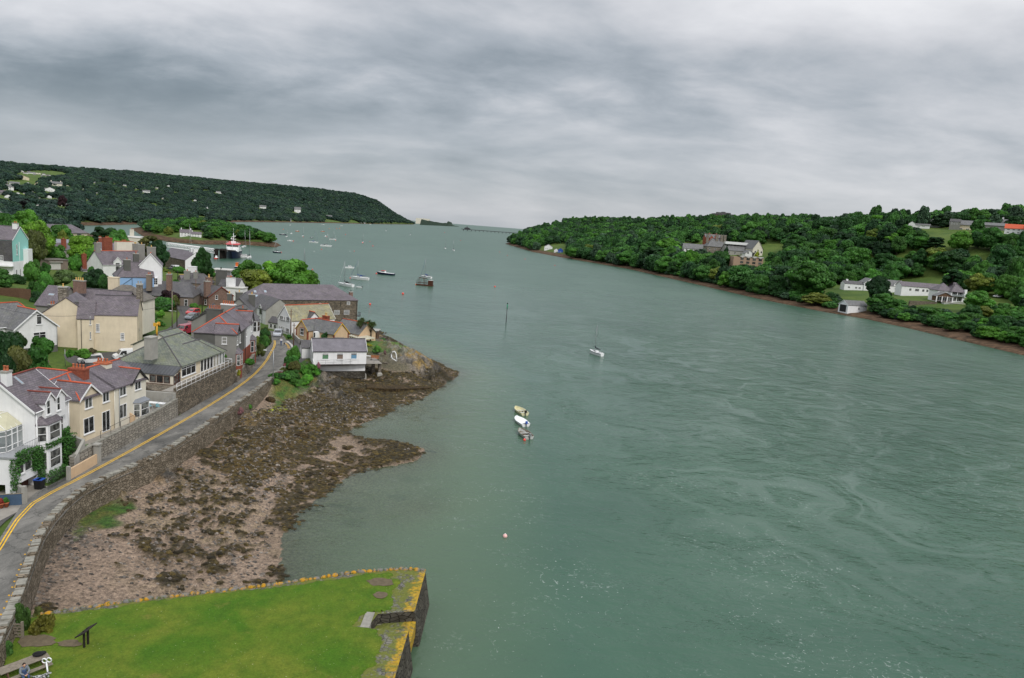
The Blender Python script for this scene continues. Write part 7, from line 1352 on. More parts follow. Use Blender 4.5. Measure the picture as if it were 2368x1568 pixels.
def motorboat(label,px,L,head,hullmat='boat_white',cabin='boat_white',top=None,group='motor boats at their moorings',mast=0,cx_=.0,ch=1.2,cl=.3):
 t=thing('motor_boat',label,'boat',(0,0,0),0,group);B=L*.34;H_=.35+L*.07
 mb=MB();hull_mb(mb,L,B,H_,.25,.8,2.2,.85,12,.35,hullmat=hullmat,deckmat='boat_white');mb.build('hull',t)
 x0,x1=L*(cx_-cl/2),L*(cx_+cl/2);mb=MB().mat(cabin);mb.faces([(x0,-B*.32,H_),(x1+.3,-B*.26,H_),(x1+.3,B*.26,H_),(x0,B*.32,H_),(x0,-B*.29,H_+ch),(x1-.1,-B*.24,H_+ch),(x1-.1,B*.24,H_+ch),(x0,B*.29,H_+ch)],[(4,5,6,7),(0,1,5,4),(1,2,6,5),(2,3,7,6),(3,0,4,7)]);c=mb.build('cabin',t)
 mb=MB().mat('glass');mb.faces([(x0+.1,-B*.315,H_+ch*.45),(x1,-B*.262,H_+ch*.45),(x1-.1,-B*.25,H_+ch*.85),(x0+.1,-B*.30,H_+ch*.85),(x0+.1,B*.315,H_+ch*.45),(x1,B*.262,H_+ch*.45),(x1-.1,B*.25,H_+ch*.85),(x0+.1,B*.30,H_+ch*.85),(x1+.14,-B*.22,H_+ch*.45),(x1+.14,B*.22,H_+ch*.45),(x1-.0,B*.21,H_+ch*.85),(x1-.0,-B*.21,H_+ch*.85)],[(0,1,2,3),(7,6,5,4),(8,9,10,11)]);mb.build('windscreen',c)
 if top:mb=MB().mat(top);mb.box(x0-.1,x1+.05,-B*.33,B*.33,H_+ch,H_+ch+.08);mb.build('cabin_roof',c)
 if mast:mb=MB().mat('metal_grey');mb.tube([(x0+.1,0,H_+ch),(x0,0,H_+ch+mast)],.035,5);mb.build('mast',t)
 mb=MB().mat('metal_grey')
 for sg in(1,-1):mb.tube([(x1+.4,sg*B*.25,H_+.45),(L*.46,sg*.1,H_+.75)],.018,3)
 mb.build('guard_rail',t);return place(t,px,head)
def outboard(t,L,H_,mat,tilt=0):
 mb=MB().mat(mat);mb.box(-L/2-.34,-L/2-.02,-.17,.17,H_+.08,H_+.52);mb.mat('metal_dark');mb.tube([(-L/2-.14,0,H_+.1),(-L/2-.2,0,-.15)],.07,6);mb.build('outboard_motor',t)
def dinghy(label,px,L,B,head,mat,inner,motor,seats=2,cover=None,H_=.52):
 t=thing('dinghy',label,'boat',(0,0,0),0,'small boats moored in a row')
 mb=MB();hull_mb(mb,L,B,H_,.12,.72,2.4,.82,14,.30,open_=cover is None,hullmat=mat,inmat=inner,deckmat=cover);mb.build('hull',t)
 if cover is None:
  for k in range(seats):x=-L*.28+k*L*.30;mb=MB().mat('boat_grey');mb.box(x-.15,x+.15,-B*.42,B*.42,H_*.62,H_*.70);mb.build('seat',t)
  mb=MB().mat('wood_brown');mb.tube([(-L*.2,.25,H_*.45),(L*.2,.12,H_*.5)],.035,5);mb.mat('rubber');mb.ball((-L*.1,-.25,H_*.4),.16,6);mb.build('gear',t)
 else:
  mb=MB().mat(cover);st=10;V=[];F=[]
  for i in range(st+1):
   x=-L*.49+L*.94*i/st;b_=B/2*(.84 if i<4 else 1)*(1-max(0,(i/st-.45)/.55)**2.2)*1.0+.03;zz_=H_*(1+.3*(i/st)**2);V+=[(x,-b_,zz_-.03),(x,-b_*.5,zz_+.11),(x,0,zz_+.17),(x,b_*.5,zz_+.11),(x,b_,zz_-.03)]
  for i in range(st):F+=[(5*i+k,5*(i+1)+k,5*(i+1)+k+1,5*i+k+1)for k in range(4)]
  mb.faces(V,F,True);mb.build('cover',t)
 outboard(t,L,H_,motor);return place(t,px,head)
def buoy(label,px,r_,mat,group=None,ring=True):
 p=S(px,0);t=MB().mat(mat);t.ball((0,0,0),r_,8)
 if ring:t.mat('boat_white');t.tube([(0,0,r_*.85),(0,0,r_*1.3)],r_*.18,5)
 o=t.build('mooring_buoy');o.location=(p[0],p[1],r_*.35);return props(o,label,'buoy',group)
 # three small boats rafted in a line (headings: away from the camera, a little left)
F6=fr(2000,1560,7.125)
dinghy('cream open boat at the far end of the three small boats',F6(575,640),4.6,1.95,113,'boat_cream','boat_cream','black_paint')
dinghy('white covered boat with a blue outboard, middle of the three small boats',F6(590,940),4.8,2.0,112,'boat_white','boat_white','blue_paint',cover='tarpaulin')
dinghy('weathered grey open boat at the near end of the three small boats',F6(690,1290),4.6,2.0,111,'boat_grey','wood_grey','metal_grey')
buoy('red and white mooring buoy just below the three small boats',F6(697,1440),.24,'buoy_red')
buoy('pale pink mooring buoy alone in the open water of the foreground',(2020,2148),.26,'buoy_pale')
F7=fr(2300,1240,4.48)
sailboat('small white sailing boat alone in the middle of the strait',F7(370,800),6.0,7.6,122,'boat_white','canvas_dark','navy_paint',genoa=False,group=None,small=True)
t=thing('channel_marker','slender green channel marker post with a black topmark','channel marker',tuple(S((1960+410/6.4,1180+722/6.4),0)))
mb=MB().mat('metal_dark');mb.tube([(0,0,-2),(0,0,5.0)],.16,7,.12);mb.build('pile',t);mb=MB().mat('green_paint');mb.tube([(0,0,5.0),(0,0,6.9)],.17,7);mb.build('green_section',t);mb=MB().mat('black_paint');mb.lathe((0,0,6.9),[(.10,0),(.30,.15),(.06,.55)],7);mb.build('topmark',t)
sailboat('white sailing boat with a tall mast and black sail cover nearest the warehouse',Y7(1005,855),9.6,11.2,152,'boat_white','canvas_dark')
sailboat('white sailing boat with a bright blue sail cover',Y7(1150,785),10.8,9.5,172,'boat_white','canvas_blue')
motorboat('white motor boat with an arch under way left of the blue covered yacht',Y7(1050,668),6.2,20,top='boat_white',group=None,ch=.9)
motorboat('black hulled motor boat with a white cabin and red top',Y7(1425,735),11.5,170,'navy_paint','boat_white','red_paint',group=None,cx_=.12,cl=.22)
o=dinghy('little white inflatable dinghy beside the tall masted yacht',Y7(1145,873),3.0,1.3,170,'boat_white','boat_white','metal_dark',1);o['group']='tenders'
sailboat('white boat with a wheelhouse, dark mast and blue sail behind the rusty raft',Y7(1850,770),8.5,11,150,'boat_white','canvas_blue','navy_paint',group=None)
# rusty work raft
p=S(Y7(1840,850),0);t=thing('work_raft','rusty steel work raft with a frame and a brown hut','raft',tuple(p),R(-8));mb=MB().mat('rust');mb.box(-4.4,4.4,-1.5,1.5,-.3,.55);mb.build('pontoon',t)
mb=MB().mat('rust');mb.box(1.9,4.2,-1.2,1.2,.56,3.0);mb.mat('boat_grey');mb.box(1.8,4.3,-1.3,1.3,3.0,3.12);mb.build('hut',t)
mb=MB().mat('rust')
for y in(-1.3,1.3):
 mb.tube([(-4.2,y,.55),(-4.1,y,2.6),(-3.4,y,3.9),(-2.9,y,4.1)],.13,5);mb.tube([(-2.7,y,.55),(-2.6,y,2.5),(-2.9,y,4.1)],.11,5);mb.tube([(.2,y,.55),(.2,y,3.0)],.11,5);mb.tube([(-4.2,y,1.5),(1.9,y,1.5)],.09,5);mb.tube([(-.6,y,.55),(-.6,y,4.0)],.11,5)
mb.tube([(-3.2,0,4.1),(1.0,0,3.9)],.16,5);mb.tube([(-3,-1.3,4.1),(-3,1.3,4.1)],.07,5);mb.build('frame',t);mb=MB().mat('buoy_orange');mb.ball((-4.6,-.8,.2),.45,6);mb.build('fender',t)
for lb,x,y,L,ms,hd,st in[('white sailing boat below the rocky pier end, left of the group',388,338,7.5,8,95,None),('blue hooded white sailing boat in the middle of the moorings',672,400,10.5,12.5,5,'canvas_blue'),('long white sailing boat with a leaning mast in the moorings',800,440,12,14,15,None),('white and red sailing boat with a wind generator in the moorings',872,368,9.5,11,10,None),('red topped sailing boat end on in the open moorings',1187,398,7.5,12,95,None),('thin masted white boat far out in mid channel',1690,318,7,12,80,None),('left one of the two small yachts by the right hand channel',2055,462,7.5,13,100,None),('right one of the two small yachts by the right hand channel',2140,482,7.5,13,110,None),('distant yacht with a white sail up near the wooded shore',965,222,9,16,40,None),('distant white yacht close under the hill, left of the sail',770,210,9,12,10,None),('faraway yacht below the white harbour house',426,216,9,16,95,None),('small yacht with a thin mast between red buoys',558,330,6,13,90,None),('dark yacht near the moored red boat',1433,276,8,12,90,None)]:
 o=sailboat(lb,Y7(x,y),L,ms,hd,'boat_white',st or 'canvas_dark',small=y<320,genoa=y>320)
sailboat('two masted boat with a dark hull beside the stone pier end',Y7(280,506),7,8.5,175,'navy_paint','canvas_dark',group=None,small=True)
sailboat('masted boat hidden behind the round tree by the warehouse',Y7(566,640),7,10,90,'boat_white','wood_brown',group=None,small=True)
for lb,x,y,L,hd,hm in[('white cabin boat beside a red buoy below the rocks',421,382,6.0,10,'boat_white'),('orange and white boat high in the moorings',498,280,7,20,'orange_paint'),('orange boat right of the other orange one',765,282,7,20,'orange_paint'),('small white boat with a buoy near the blue hooded yacht',797,334,6,90,'boat_white'),('small white boat above the cabin boat',438,306,5.5,80,'boat_white'),('white boat far away under the hill end',1265,210,10,5,'boat_white'),('dark dinghy behind the blue hooded yacht',650,350,4.5,20,'navy_paint'),('long low dark boat near the islet',347,318,10,0,'navy_paint')]:
 motorboat(lb,Y7(x,y),L,hd,hm,ch=.8)
for i,(x,y,r_,c_)in enumerate([(327,503,.5,'r'),(454,384,.6,'r'),(753,471,.5,'r'),(1097,490,.45,'r'),(1293,436,.7,'r'),(657,684,.42,'r'),(1609,940,.55,'r'),(1263,1049,.42,'r'),(1330,727,.5,'r'),(1055,772,.35,'r'),(560,340,.6,'r'),(808,338,.6,'r'),(912,251,1.0,'o'),(943,251,1.0,'o'),(833,253,.9,'o'),(1005,315,.8,'r'),(1185,402,.8,'r'),(2217,376,.7,'r'),(2048,292,1.2,'r'),(675,491,.3,'w'),(900,375,.6,'r'),(1052,489,.3,'w'),(350,262,.8,'o'),(1262,388,.5,'r'),(1980,253,1.5,'d')]):
 buoy({'r':'small red mooring buoy floating among the moored boats','o':'tiny orange buoy far off among the moored boats','w':'tiny white float among the moored boats','d':'dark navigation buoy far out by the pier'}[c_],Y7(x,y),r_,{'r':'buoy_red','o':'buoy_orange','w':'boat_white','d':'metal_dark'}[c_],{'r':'red mooring buoys','o':'orange buoys','w':'white floats'}.get(c_),False)
for x,y in[(385,600),(592,645),(945,720),(292,560),(235,972)]:buoy('small red mooring buoy in the open channel by the right bank',X1(x,y),.5,'buoy_red','channel buoys',False)
# ---- survey ship, gangway and dolphins
p=S(Z7(1695,378),0);t=thing('survey_ship','dark blue survey ship with a white superstructure and red band moored bow on','ship',(p[0]-5,p[1]+13,0),R(-72));
mb=MB();hull_mb(mb,31,9.2,4.6,1.0,.92,3.4,.95,16,.16,hullmat='navy_paint',deckmat='boat_grey');mb.build('hull',t)
mb=MB().mat('boat_white');mb.box(-9,9.5,-3.9,3.9,4.6,6.6);mb.faces([(9.5,-3.9,4.6),(11,-2.8,4.6),(11,2.8,4.6),(9.5,3.9,4.6),(9.5,-3.9,6.6),(10.6,-2.8,6.6),(10.6,2.8,6.6),(9.5,3.9,6.6)],[(0,1,5,4),(1,2,6,5),(2,3,7,6),(4,5,6,7)]);sp=mb.build('superstructure',t)
mb=MB().mat('boat_white');mb.box(-4,9.2,-3.8,3.8,6.6,9.0);mb.mat('pink_red');mb.box(-4.3,9.7,-4.1,4.1,9.0,9.65);mb.mat('glass');mb.box(9.2,9.24,-3.5,3.5,7.7,8.7)
for k in range(3):mb.box(9.2,9.24,-2.8+k*2.3,-2.0+k*2.3,5.2,5.9)
mb.build('bridge',t)
mb=MB().mat('white_paint')
for k in range(9):mb.tube([(9.6,-4+k,9.65),(9.6,-4+k,10.7)],.05,4)
mb.tube([(9.6,-4,10.7),(9.6,4,10.7)],.06,4);mb.box(2,5,-1.4,1.4,9.66,11.2);mb.tube([(3.5,0,11.2),(3.5,0,16.6)],.32,6,.12);mb.box(2.9,4.1,-1.6,1.6,12.4,12.6);mb.box(3.0,4.0,-1.1,1.1,14.0,14.2);mb.ball((3.5,-1.2,13.0),.4,6);mb.ball((3.5,1.0,14.6),.35,6);mb.tube([(3.5,0,16.6),(3.5,0,19.8)],.05,4);mb.tube([(12.5,0,5.2),(12.5,0,11.5)],.12,5);mb.build('mast',t)
mb=MB().mat('white_paint');mb.tube([(-10,2,5),(-10,2,9.5),(-6,0,10.4)],.2,5);mb.mat('pink_red');mb.box(-2.5,0,-3.2,-1.6,9.66,10.6);mb.build('crane',t)
a=S(Z7(1410,290),3.4);g0=PY(Z7(650,190),432);t=thing('gangway_bridge','long white steel truss gangway leading to the landing stage','footbridge',tuple(g0));mb=MB().mat('white_paint');g1=PY(Z7(1405,290),446);g0=Vector(g0);g1=Vector(g1);off=Vector((0,2.4,0));n=14;hh_=Vector((0,0,2.6))
for o_ in(Vector((0,0,0)),off):
 mb.tube([g0+o_,g1+o_],.2,5);mb.tube([g0+o_+hh_,g1+o_+hh_],.22,5)
 for k in range(n):A_=g0+(g1-g0)*(k/n)+o_;M_=g0+(g1-g0)*((k+.5)/n)+o_+hh_;B_=g0+(g1-g0)*((k+1)/n)+o_;mb.tube([A_,M_],.11,4);mb.tube([M_,B_],.11,4);mb.tube([A_,A_+hh_],.07,4)
mb.mat('boat_grey');mb.slab([g0,g1,g1+off,g0+off],.15);mb.build('truss',t,tuple(g0))
t=thing('landing_stage','group of dark timber mooring piles beside the survey ship','landing stage',tuple(S(Z7(1480,375),0)));mb=MB().mat('wood_dark');lo=Vector(t.location)
for x,w_ in((1408,1),(1432,1),(1500,1.2),(1515,1.2),(1545,1),(1560,1)):
 q=S(Z7(x,372),0);mb.box(q[0]-w_*.5-lo.x,q[0]+w_*.5-lo.x,q[1]-.6-lo.y,q[1]+2-lo.y,-2,6.4)
mb.box(-7,9,.5,4,5.4,6.0);mb.build('piles',t);mb=MB().mat('white_paint');mb.tube([(-3.5,0,0),(-3.5,0,5)],.3,5);mb.build('mooring_post',t)
for lb,f,x,y,L,m_,hd in[('white motor cruiser beside the survey ship',Z7,1860,360,10,0,200),('tall masted yacht right of the survey ship',Z7,1945,362,9,19,100)]:
 if m_:sailboat(lb,f(x,y),L,m_,hd,group=None)
 else:motorboat(lb,f(x,y),L,hd,group=None,ch=1.4,cl=.4)
motorboat('dark red and orange workboat below the survey ship',Z7(1760,515),7,100,'navy_paint','orange_paint','orange_paint',group=None,ch=2.0,cl=.35)
sailboat('yacht with a tall bare white mast behind the gangway',Z7(1005,300),9,19,90,group=None,small=True);sailboat('yacht with a bare mast by the rocks right of the survey ship',Z7(1872,195),8,14,90,group=None,small=True)
motorboat('red hulled boat moored by the landing stage piles',Z7(1435,375),6,100,'red_paint',group=None);motorboat('yellowish boat drawn up on the islet shore',Z7(1485,120),5,0,'boat_cream',group=None,ch=.3)
# ---- long pier on the horizon
a=S(Y7(2245,272),0);b_=S(X1(490,350),0);t=thing('pier','long thin pier on iron legs reaching across the far water','pier',tuple(a));a=Vector(a);b_=Vector(b_);b2=b_+(b_-a)*.5;d=(b2-a).normalized();nn=Vector((-d.y,d.x,0));mb=MB().mat('metal_dark');L_=(b2-a).length
A0=Vector((0,0,0));mb.slab([A0+nn*4+Vector((0,0,9)),A0-nn*4+Vector((0,0,9)),d*L_-nn*4+Vector((0,0,9)),d*L_+nn*4+Vector((0,0,9))],3.0);k=0
while k<L_:mb.box(d.x*k-1.2,d.x*k+1.2,d.y*k-2,d.y*k+2,-3,8);k+=26
mb.box(-10,44,-14,10,7,9.5);mb.box(5,36,-8,6,9.5,15);mb.prism([(8,-6),(30,-6),(30,4),(8,4)],15,18);mb.box(17,21,-3,1,18,24);mb.build('deck',t)
for x,y,w_,hh_ in[(1817,190,26,20),(1840,193,12,8),(1865,195,18,8)]:
 p=S(Y7(x,y+10),2);o=MB().mat('render_pale').box(-w_*3,w_*3,-30,30,-2,hh_*3.2).build('shore_building');o.location=(p[0],p[1],0);props(o,{1817:'pale block on the distant low point at the end of the hill',1840:'low pale building right of the distant block',1865:'rightmost pale building on the distant low point'}[x],'building')
pl_=[(1790,207),(2010,213),(2160,228),(2100,222),(2000,208),(1800,197)]
q=[S(Y7(x,212+(x-1790)*.045+(6 if i in(1,2)else 0)),0)for i,(x,y)in enumerate(pl_[:3])]
mb=MB().mat('far_land')if 'far_land' in MATS else MB().mat(plain('far_land',(.03,.055,.035),.9,.3,.02).name)
P0=S(Y7(1785,210),0);P1=S(Y7(2160,228),0);n=24;rs=random.Random(2);V=[];F=[]
for i in range(n+1):c=P0+(P1-P0)*i/n;hh_=(34*(1-i/n)**.6+rs.uniform(0,16)*(1 if i<n-2 else .2))*(1 if i!=17 else 2.2);V+=[(c[0],c[1],-2),(c[0],c[1]+90,hh_),(c[0],c[1]+500,hh_*.8),(c[0],c[1]+700,-2)]
for i in range(n):F+=[(4*i+k,4*(i+1)+k,4*(i+1)+k+1,4*i+k+1)for k in range(3)]
mb.faces(V,F);mb.build('far_point',kind='structure')
# ====== right bank buildings
def at_ground(px):
 g=ground_hit(*px);return g
def RB_(name,label,cat,f,bl,br,group=None,zb=None):
 "front wall between two base corners seen in the picture, standing on the land there"
 m_=((f(*bl)[0]+f(*br)[0])/2,(f(*bl)[1]+f(*br)[1])/2);yd=min(ANCH,key=lambda a:math.dist(a[0],m_));g=PY(m_,yd[1])if zb is None else at_ground(m_);z=float(g[2])if zb is None else zb
 if zb is not None:return House(name,label,cat,f(*bl),f(*br),z,z,group=group)
 a=PY(f(*bl),g[1]);b_=PY(f(*br),g[1]);return House(name,label,cat,o=(float(a[0]),float(g[1])),ang=0,zb=z,w=float(b_[0]-a[0]),group=group)
h=RB_('long_house','low white wing with a brown roof at the left end of the long white house','house',X3,(225,1005),(600,1042));z0=h.zb
E_=h.pl(X3(230,935),y=0)[2];zR=h.pl(X3(265,905),y=3)[2];w=h.w
h.block(0,w*.60,0,6,E_,E_+1.9,'x','render_white_clean','slate_dark',ov=.2,zb=z0-3);h.block(w*.60,w*1.0,-.6,8,E_+1.6,E_+4.6,'y','render_white_clean','slate_grey',ov=.2,zb=z0-3,wname='gable_wall',rname='gable_roof');h.chim(w*.12,3,1.2,1.0,E_,E_+3.0,'render_white_clean',0,cap='render_white_clean')
for a in(.11,.34,.45):h.win('f',w*a,w*(a+.07),z0+1.3,z0+2.5,2,1,simple=True)
h.win('f',w*.66,w*.73,z0+1.4,z0+2.8,2,1,at=-.6,simple=True);h.box('terrace_wall',w*.4,w*1.08,-4.2,-3.9,z0-3.5,z0-.9,'render_white_clean')
h=RB_('white_house','white gabled house right of the tall dark pine on the far bank','house',X3,(785,1035),(895,1045));z0=h.zb;w=h.w;E_=h.pl(X3(785,965),y=0)[2]
h.block(-3,w+2,0,9,E_,E_+3.6,'x','render_white_clean','slate_grey',ov=.2,zb=z0-3,verge='white_paint');h.dormer(w*.2,w*.6,E_-.6,E_+1.2,E_+2.0,-.05,3,'render_white_clean','slate_grey',None,None)
for a in(.35,.62):h.win('f',w*a,w*(a+.16),z0+1.4,z0+2.9,2,1,simple=True)
h=RB_('long_house','long low white range with a purple grey roof on the far bank','house',X3,(905,1040),(1440,1068));z0=h.zb;w=h.w;E_=h.pl(X3(985,968),y=0)[2]
h.block(0,w,0,7.5,E_,E_+2.5,'x','render_white_clean','slate_purple',ov=.3,zb=z0-3)
for a,b_ in((.17,.22),(.30,.39),(.46,.51),(.55,.60),(.68,.72)):h.win('f',w*a,w*b_,z0+1.0,z0+2.6,2,1,simple=True)
h=RB_('lodge','white two storey lodge with hipped slate roofs and glass balconies above the far shore','house',X3,(1375,1150),(1640,1152));z0=h.zb;w=h.w
E_=h.pl(X3(1470,1022),y=0)[2];sc=(E_-z0)/5.6
h.block(-w*.10,w*.55,2,11,E_,E_+3.6*sc,'x','render_white_clean','slate_purple',hip=(4.5*sc,3*sc),ov=.5,zb=z0-3);h.block(w*.42,w*1.05,0,10,E_,E_+4.3*sc,'x','render_white_clean','slate_purple',hip=(4.6*sc,4.6*sc),ov=.6,zb=z0-3,wname='right_wall',rname='right_roof')
for zz_,hh_ in((z0+.3*sc,2.3*sc),(z0+3.2*sc,2.1*sc)):
 for a in(.46,.72):h.win('f',w*a,w*(a+.22),zz_,zz_+hh_,3,1,simple=True)
mb=MB().mat('glass_clear');mb.box(w*.42,w*.97,-1.3,-1.25,z0+3.0*sc,z0+4.0*sc);mb.mat('wood_dark');mb.box(w*.42,w*.97,-1.35,0,z0+2.8*sc,z0+3.0*sc);h.build(mb,'balcony')
h.block(-w*.42,w*.32,-4.5,0,z0+2.6*sc,z0+4.6*sc,'y','wood_brown','slate_grey',ov=.4,zb=z0,wname='garden_room',rname='garden_room_roof')
for a in(-.38,-.15,.08):h.win('f',w*a,w*(a+.2),z0+.2,z0+2.4*sc,2,1,at=-4.5,simple=True)
for a in(-.42,-.17,.06,.30):h.box('column',w*a-.25,w*a+.25,-4.75,-4.52,z0-.5,z0+2.6*sc,'render_white_clean')
h.box('chimney',w*.98,w*1.08,-.8,.2,z0+3,z0+6.8*sc,'render_white_clean');h.box('basement_wall',-w*.18,w*.62,-7.6,-4.9,z0-4.2,z0-.6,'render_white_clean');h.box('basement_door',w*.08,w*.30,-7.66,-7.6,z0-3.4,z0-1.0,'glass');h.box('terrace_slab',-w*.2,w*.8,-7.9,-.1,z0-.6,z0-.35,'concrete')
wall_run('terrace_wall',[tuple(S(X3(x,y),z0-2.2)[:2])for x,y in((1005,1175),(1150,1180),(1330,1190))],.6,z0-.5,z0-3.6,'stone_rubble','dark stone terrace wall left of the white lodge','wall')
h=RB_('boathouse','small grey white boathouse with an open front at the edge of the far shore','boathouse',X3,(330,1250),(440,1255),zb=3.2);z0=3.2;w=h.w;sc=w/9.0
E_=h.pl(X3(330,1195),y=0)[2];h.block(-w*.55,w*1.5,0,7,E_,E_+2.3,'x','render_white_clean','slate_grey',ov=.3,zb=.5,verge='white_paint');h.win('f',w*.55,w*.72,z0+.2,z0+1.5,1,1,simple=True);h.box('dark_opening',-w*.58,-w*.552,1.2,5.8,z0-1.5,E_-.2,'black_paint');h.box('rooflight',w*.1,w*.35,1.6,2.6,E_+1.15,E_+1.3,'glass_sky')  # black slab on the side wall stands in for the shaded interior
# ---- university halls and hotel in the trees
h=RB_('residence_block','tan three storey block with a zigzag roof edge in the trees','building',X2,(1040,750),(1330,745));z0=h.zb;w=h.w;T_=h.pl(X2(1045,612),y=0)[2];hh=T_-z0
h.box('wall',-w*.22,w,0,12,z0-3,T_-.2,'brick_tan')if 'brick_tan' in MATS else h.box('wall',-w*.22,w,0,12,z0-3,T_-.2,plain('brick_tan',(.36,.25,.18),.85,.08,.3).name)
n=4;mb=MB().mat('concrete')
for k in range(n):
 a=w*k/n;b_=w*(k+1)/n;m_=(a+b_)/2;mb.faces([(a,-.5,T_+1.0),(m_,-.5,T_-.2),(b_,-.5,T_+1.0),(a,-.5,T_+.3),(m_,-.5,T_-.9),(b_,-.5,T_+.3),(a,12,T_+1.0),(m_,12,T_-.2),(b_,12,T_+1.0)],[(0,3,4,1),(1,4,5,2),(0,1,7,6),(1,2,8,7)])
 for j in range(3):h.win('f',m_-w/n*.27,m_+w/n*.27,z0+hh*(.06+.32*j),z0+hh*(.28+.32*j),2,1,simple=True,frame='wood_grey')
h.build(mb,'zigzag_roof')
for lb,bl,br,eave,rise,dp,wl,rf,hp,ax in[('long grey roofed white range at the left of the halls',(400,560),(655,575),520,5,14,'render_white','slate_grey',(0,0),'x'),('stone hall with hipped grey roofs and tall stacks in the trees',(670,560),(895,545),492,8,16,'stone_wall','slate_grey',(7,4),'x'),('long hall with a bright white roof strip',(900,600),(1215,600),545,6.5,20,'concrete','slate_grey',(0,0),'x'),('pale gabled hall with a long grey roof at the right of the group',(1210,588),(1330,588),520,8,40,'render_pale','slate_grey',(0,0),'y'),('low pale annex with a small gable below the halls',(1125,600),(1230,600),575,3,10,'render_white','slate_grey',(0,0),'y')]:
 h=RB_('hall',lb,'building',X2,bl,br);z0=h.zb;w=h.w;E_=h.pl(X2((bl[0]+br[0])/2,eave),y=0)[2];h.block(0,w,0,dp,E_,E_+rise,ax,wl,rf,hip=hp,ov=.5,zb=z0-4)
 for k in range(max(2,int(w/6))):h.win('f',2+k*6,3.6+k*6,z0+1.5,z0+3.4,2,1,simple=True)
 if 'strip' in lb:h.box('white_roof',-.5,w+.5,5.5,9.5,E_+rise-.4,E_+rise+2.2,'roof_white')if 'roof_white' in MATS else h.box('white_roof',-.5,w+.5,5.5,9.5,E_+rise-.4,E_+rise+2.2,plain('roof_white',(.72,.73,.72),.7,.05,.3).name)
 if 'stacks' in lb:
  for a in(.05,.55,.8,.97):h.chim(w*a,6,2.6,1.6,E_+3,E_+rise+4.5,'stone_wall',0)
h=RB_('villa','red brick villa with three steep gables among dark trees','house',X2,(650,458),(838,452));z0=h.zb;w=h.w;E_=h.pl(X2(700,385),y=0)[2]
h.block(0,w,0,11,E_,E_+3.6,'x','brick_red','slate_grey',ridge='ridge_red',ov=.4,zb=z0-3);rs_h=(E_-z0)
for k in range(3):h.dormer(w*(.02+.26*k),w*(.2+.26*k),z0,E_+.2,E_+3.0,-.8,5,'brick_red','slate_grey',None,dict(a0=w*(.06+.26*k),a1=w*(.16+.26*k),z0=z0+rs_h*.55,z1=z0+rs_h*.85,nx=2,simple=True))
for k in range(5):h.win('f',w*(.05+.19*k),w*(.13+.19*k),z0+rs_h*.08,z0+rs_h*.38,2,1,at=-.82 if k<4 else 0,simple=True)
h.chim(w*.3,6,1.4,1.0,E_+3,E_+5.2,'brick_red',0);h.chim(w*.75,6,1.4,1.0,E_+3,E_+5.2,'brick_red',0)
# tower block on the skyline
d=ray(*X2(870,150));t_=1750/d[1];p=d*t_+CO;t=thing('tower_block','broad brown residential block with a dark hipped roof on the skyline','building',(p[0],p[1],60));s_=1750/(FPX*KS)/2.96;w2=110*s_;zt=p[2]
mb=MB().mat('brick_brown');mb.box(-w2,w2,0,24,0,zt-60+6);mb.build('wall',t);mb=MB().mat('slate_dark');mb.box(-w2*1.02,w2*1.02,-1,25,zt-60+6,zt-60+14*s_*1.0+6);mb.prism([(-w2*.75,2),(w2*.75,2),(w2*.6,22),(-w2*.6,22)],zt-60+6,zt-60+6+30*s_);mb.box(-w2*.1,w2*.2,4,18,zt-60+6,zt-60+6+38*s_);mb.build('roof',t)
mb=MB().mat('glass')
for i in range(10):
 for j in range(3):mb.box(-w2*.92+i*w2*.19,-w2*.84+i*w2*.19,-.05,0,zt-60-8+j*4.5,zt-60-5.6+j*4.5)
mb.build('window_rows',t)
# hilltop and hillside houses
MN=[0]
def mini(label,f,x0,y0,x1,y1,wall='render_white_clean',roof='slate_grey',ax='x',ch=0,ang=0,ridge=None,group=None,cat='house',name='house',dist_=None,dz=0):
 px=f((x0+x1)/2,y1);g=ground_hit(*px);nr=min(ANCH,key=lambda a:math.dist(a[0],px))
 if f is X3 and math.dist(nr[0],px)<60:g=PY(px,nr[1])
 elif g is None or(dist_ and abs(np.hypot(g[0],g[1])-dist_)>dist_*.5):
  d=ray(*px);d=d/np.hypot(d[0],d[1]);q=CO+d*(dist_ or 1500);g=np.array([q[0],q[1],q[2]])
 D_=math.hypot(g[0],g[1]);u=D_/(FPX*KS)*(f(1,0)[0]-f(0,0)[0]);w=(x1-x0)*u;hh=(y1-y0)*u/cp_;az=math.degrees(math.atan2(g[0],g[1]));MN[0]+=1
 a=-az+ang;c,s_=math.cos(R(a)),math.sin(R(a));o=(g[0]-w/2*c,g[1]-w/2*s_);z0=g[2]+dz
 h=House(name,label,cat,o=o,ang=a,zb=float(z0),w=w,group=group);e=z0+hh*(.56 if ax=='x' else .55);dp=max(w*.6,hh*.9)if ax=='x' else w*1.1
 h.block(0,w,0,dp,e,z0+hh*.97,ax,wall,roof,ov=w*.03,zb=z0-6,t=hh*.03,ridge=ridge)
 n=3 if w>hh*1.2 else 2
 for k in range(n):
  for j in range(2 if hh*.55>w*.28 and ax=='x' else 1):a0=w*(.12+.76*k/n);h.win('f',a0,a0+w*.13,z0+hh*(.10+.26*j),z0+hh*(.24+.26*j),2,1,simple=True,fr=hh*.02)
 for k in range(ch):h.chim(w*(.12 if k==0 else .88),dp*.5,w*.08,w*.06,z0+hh*.7,z0+hh*1.22,wall,0,cap=wall)
 return h
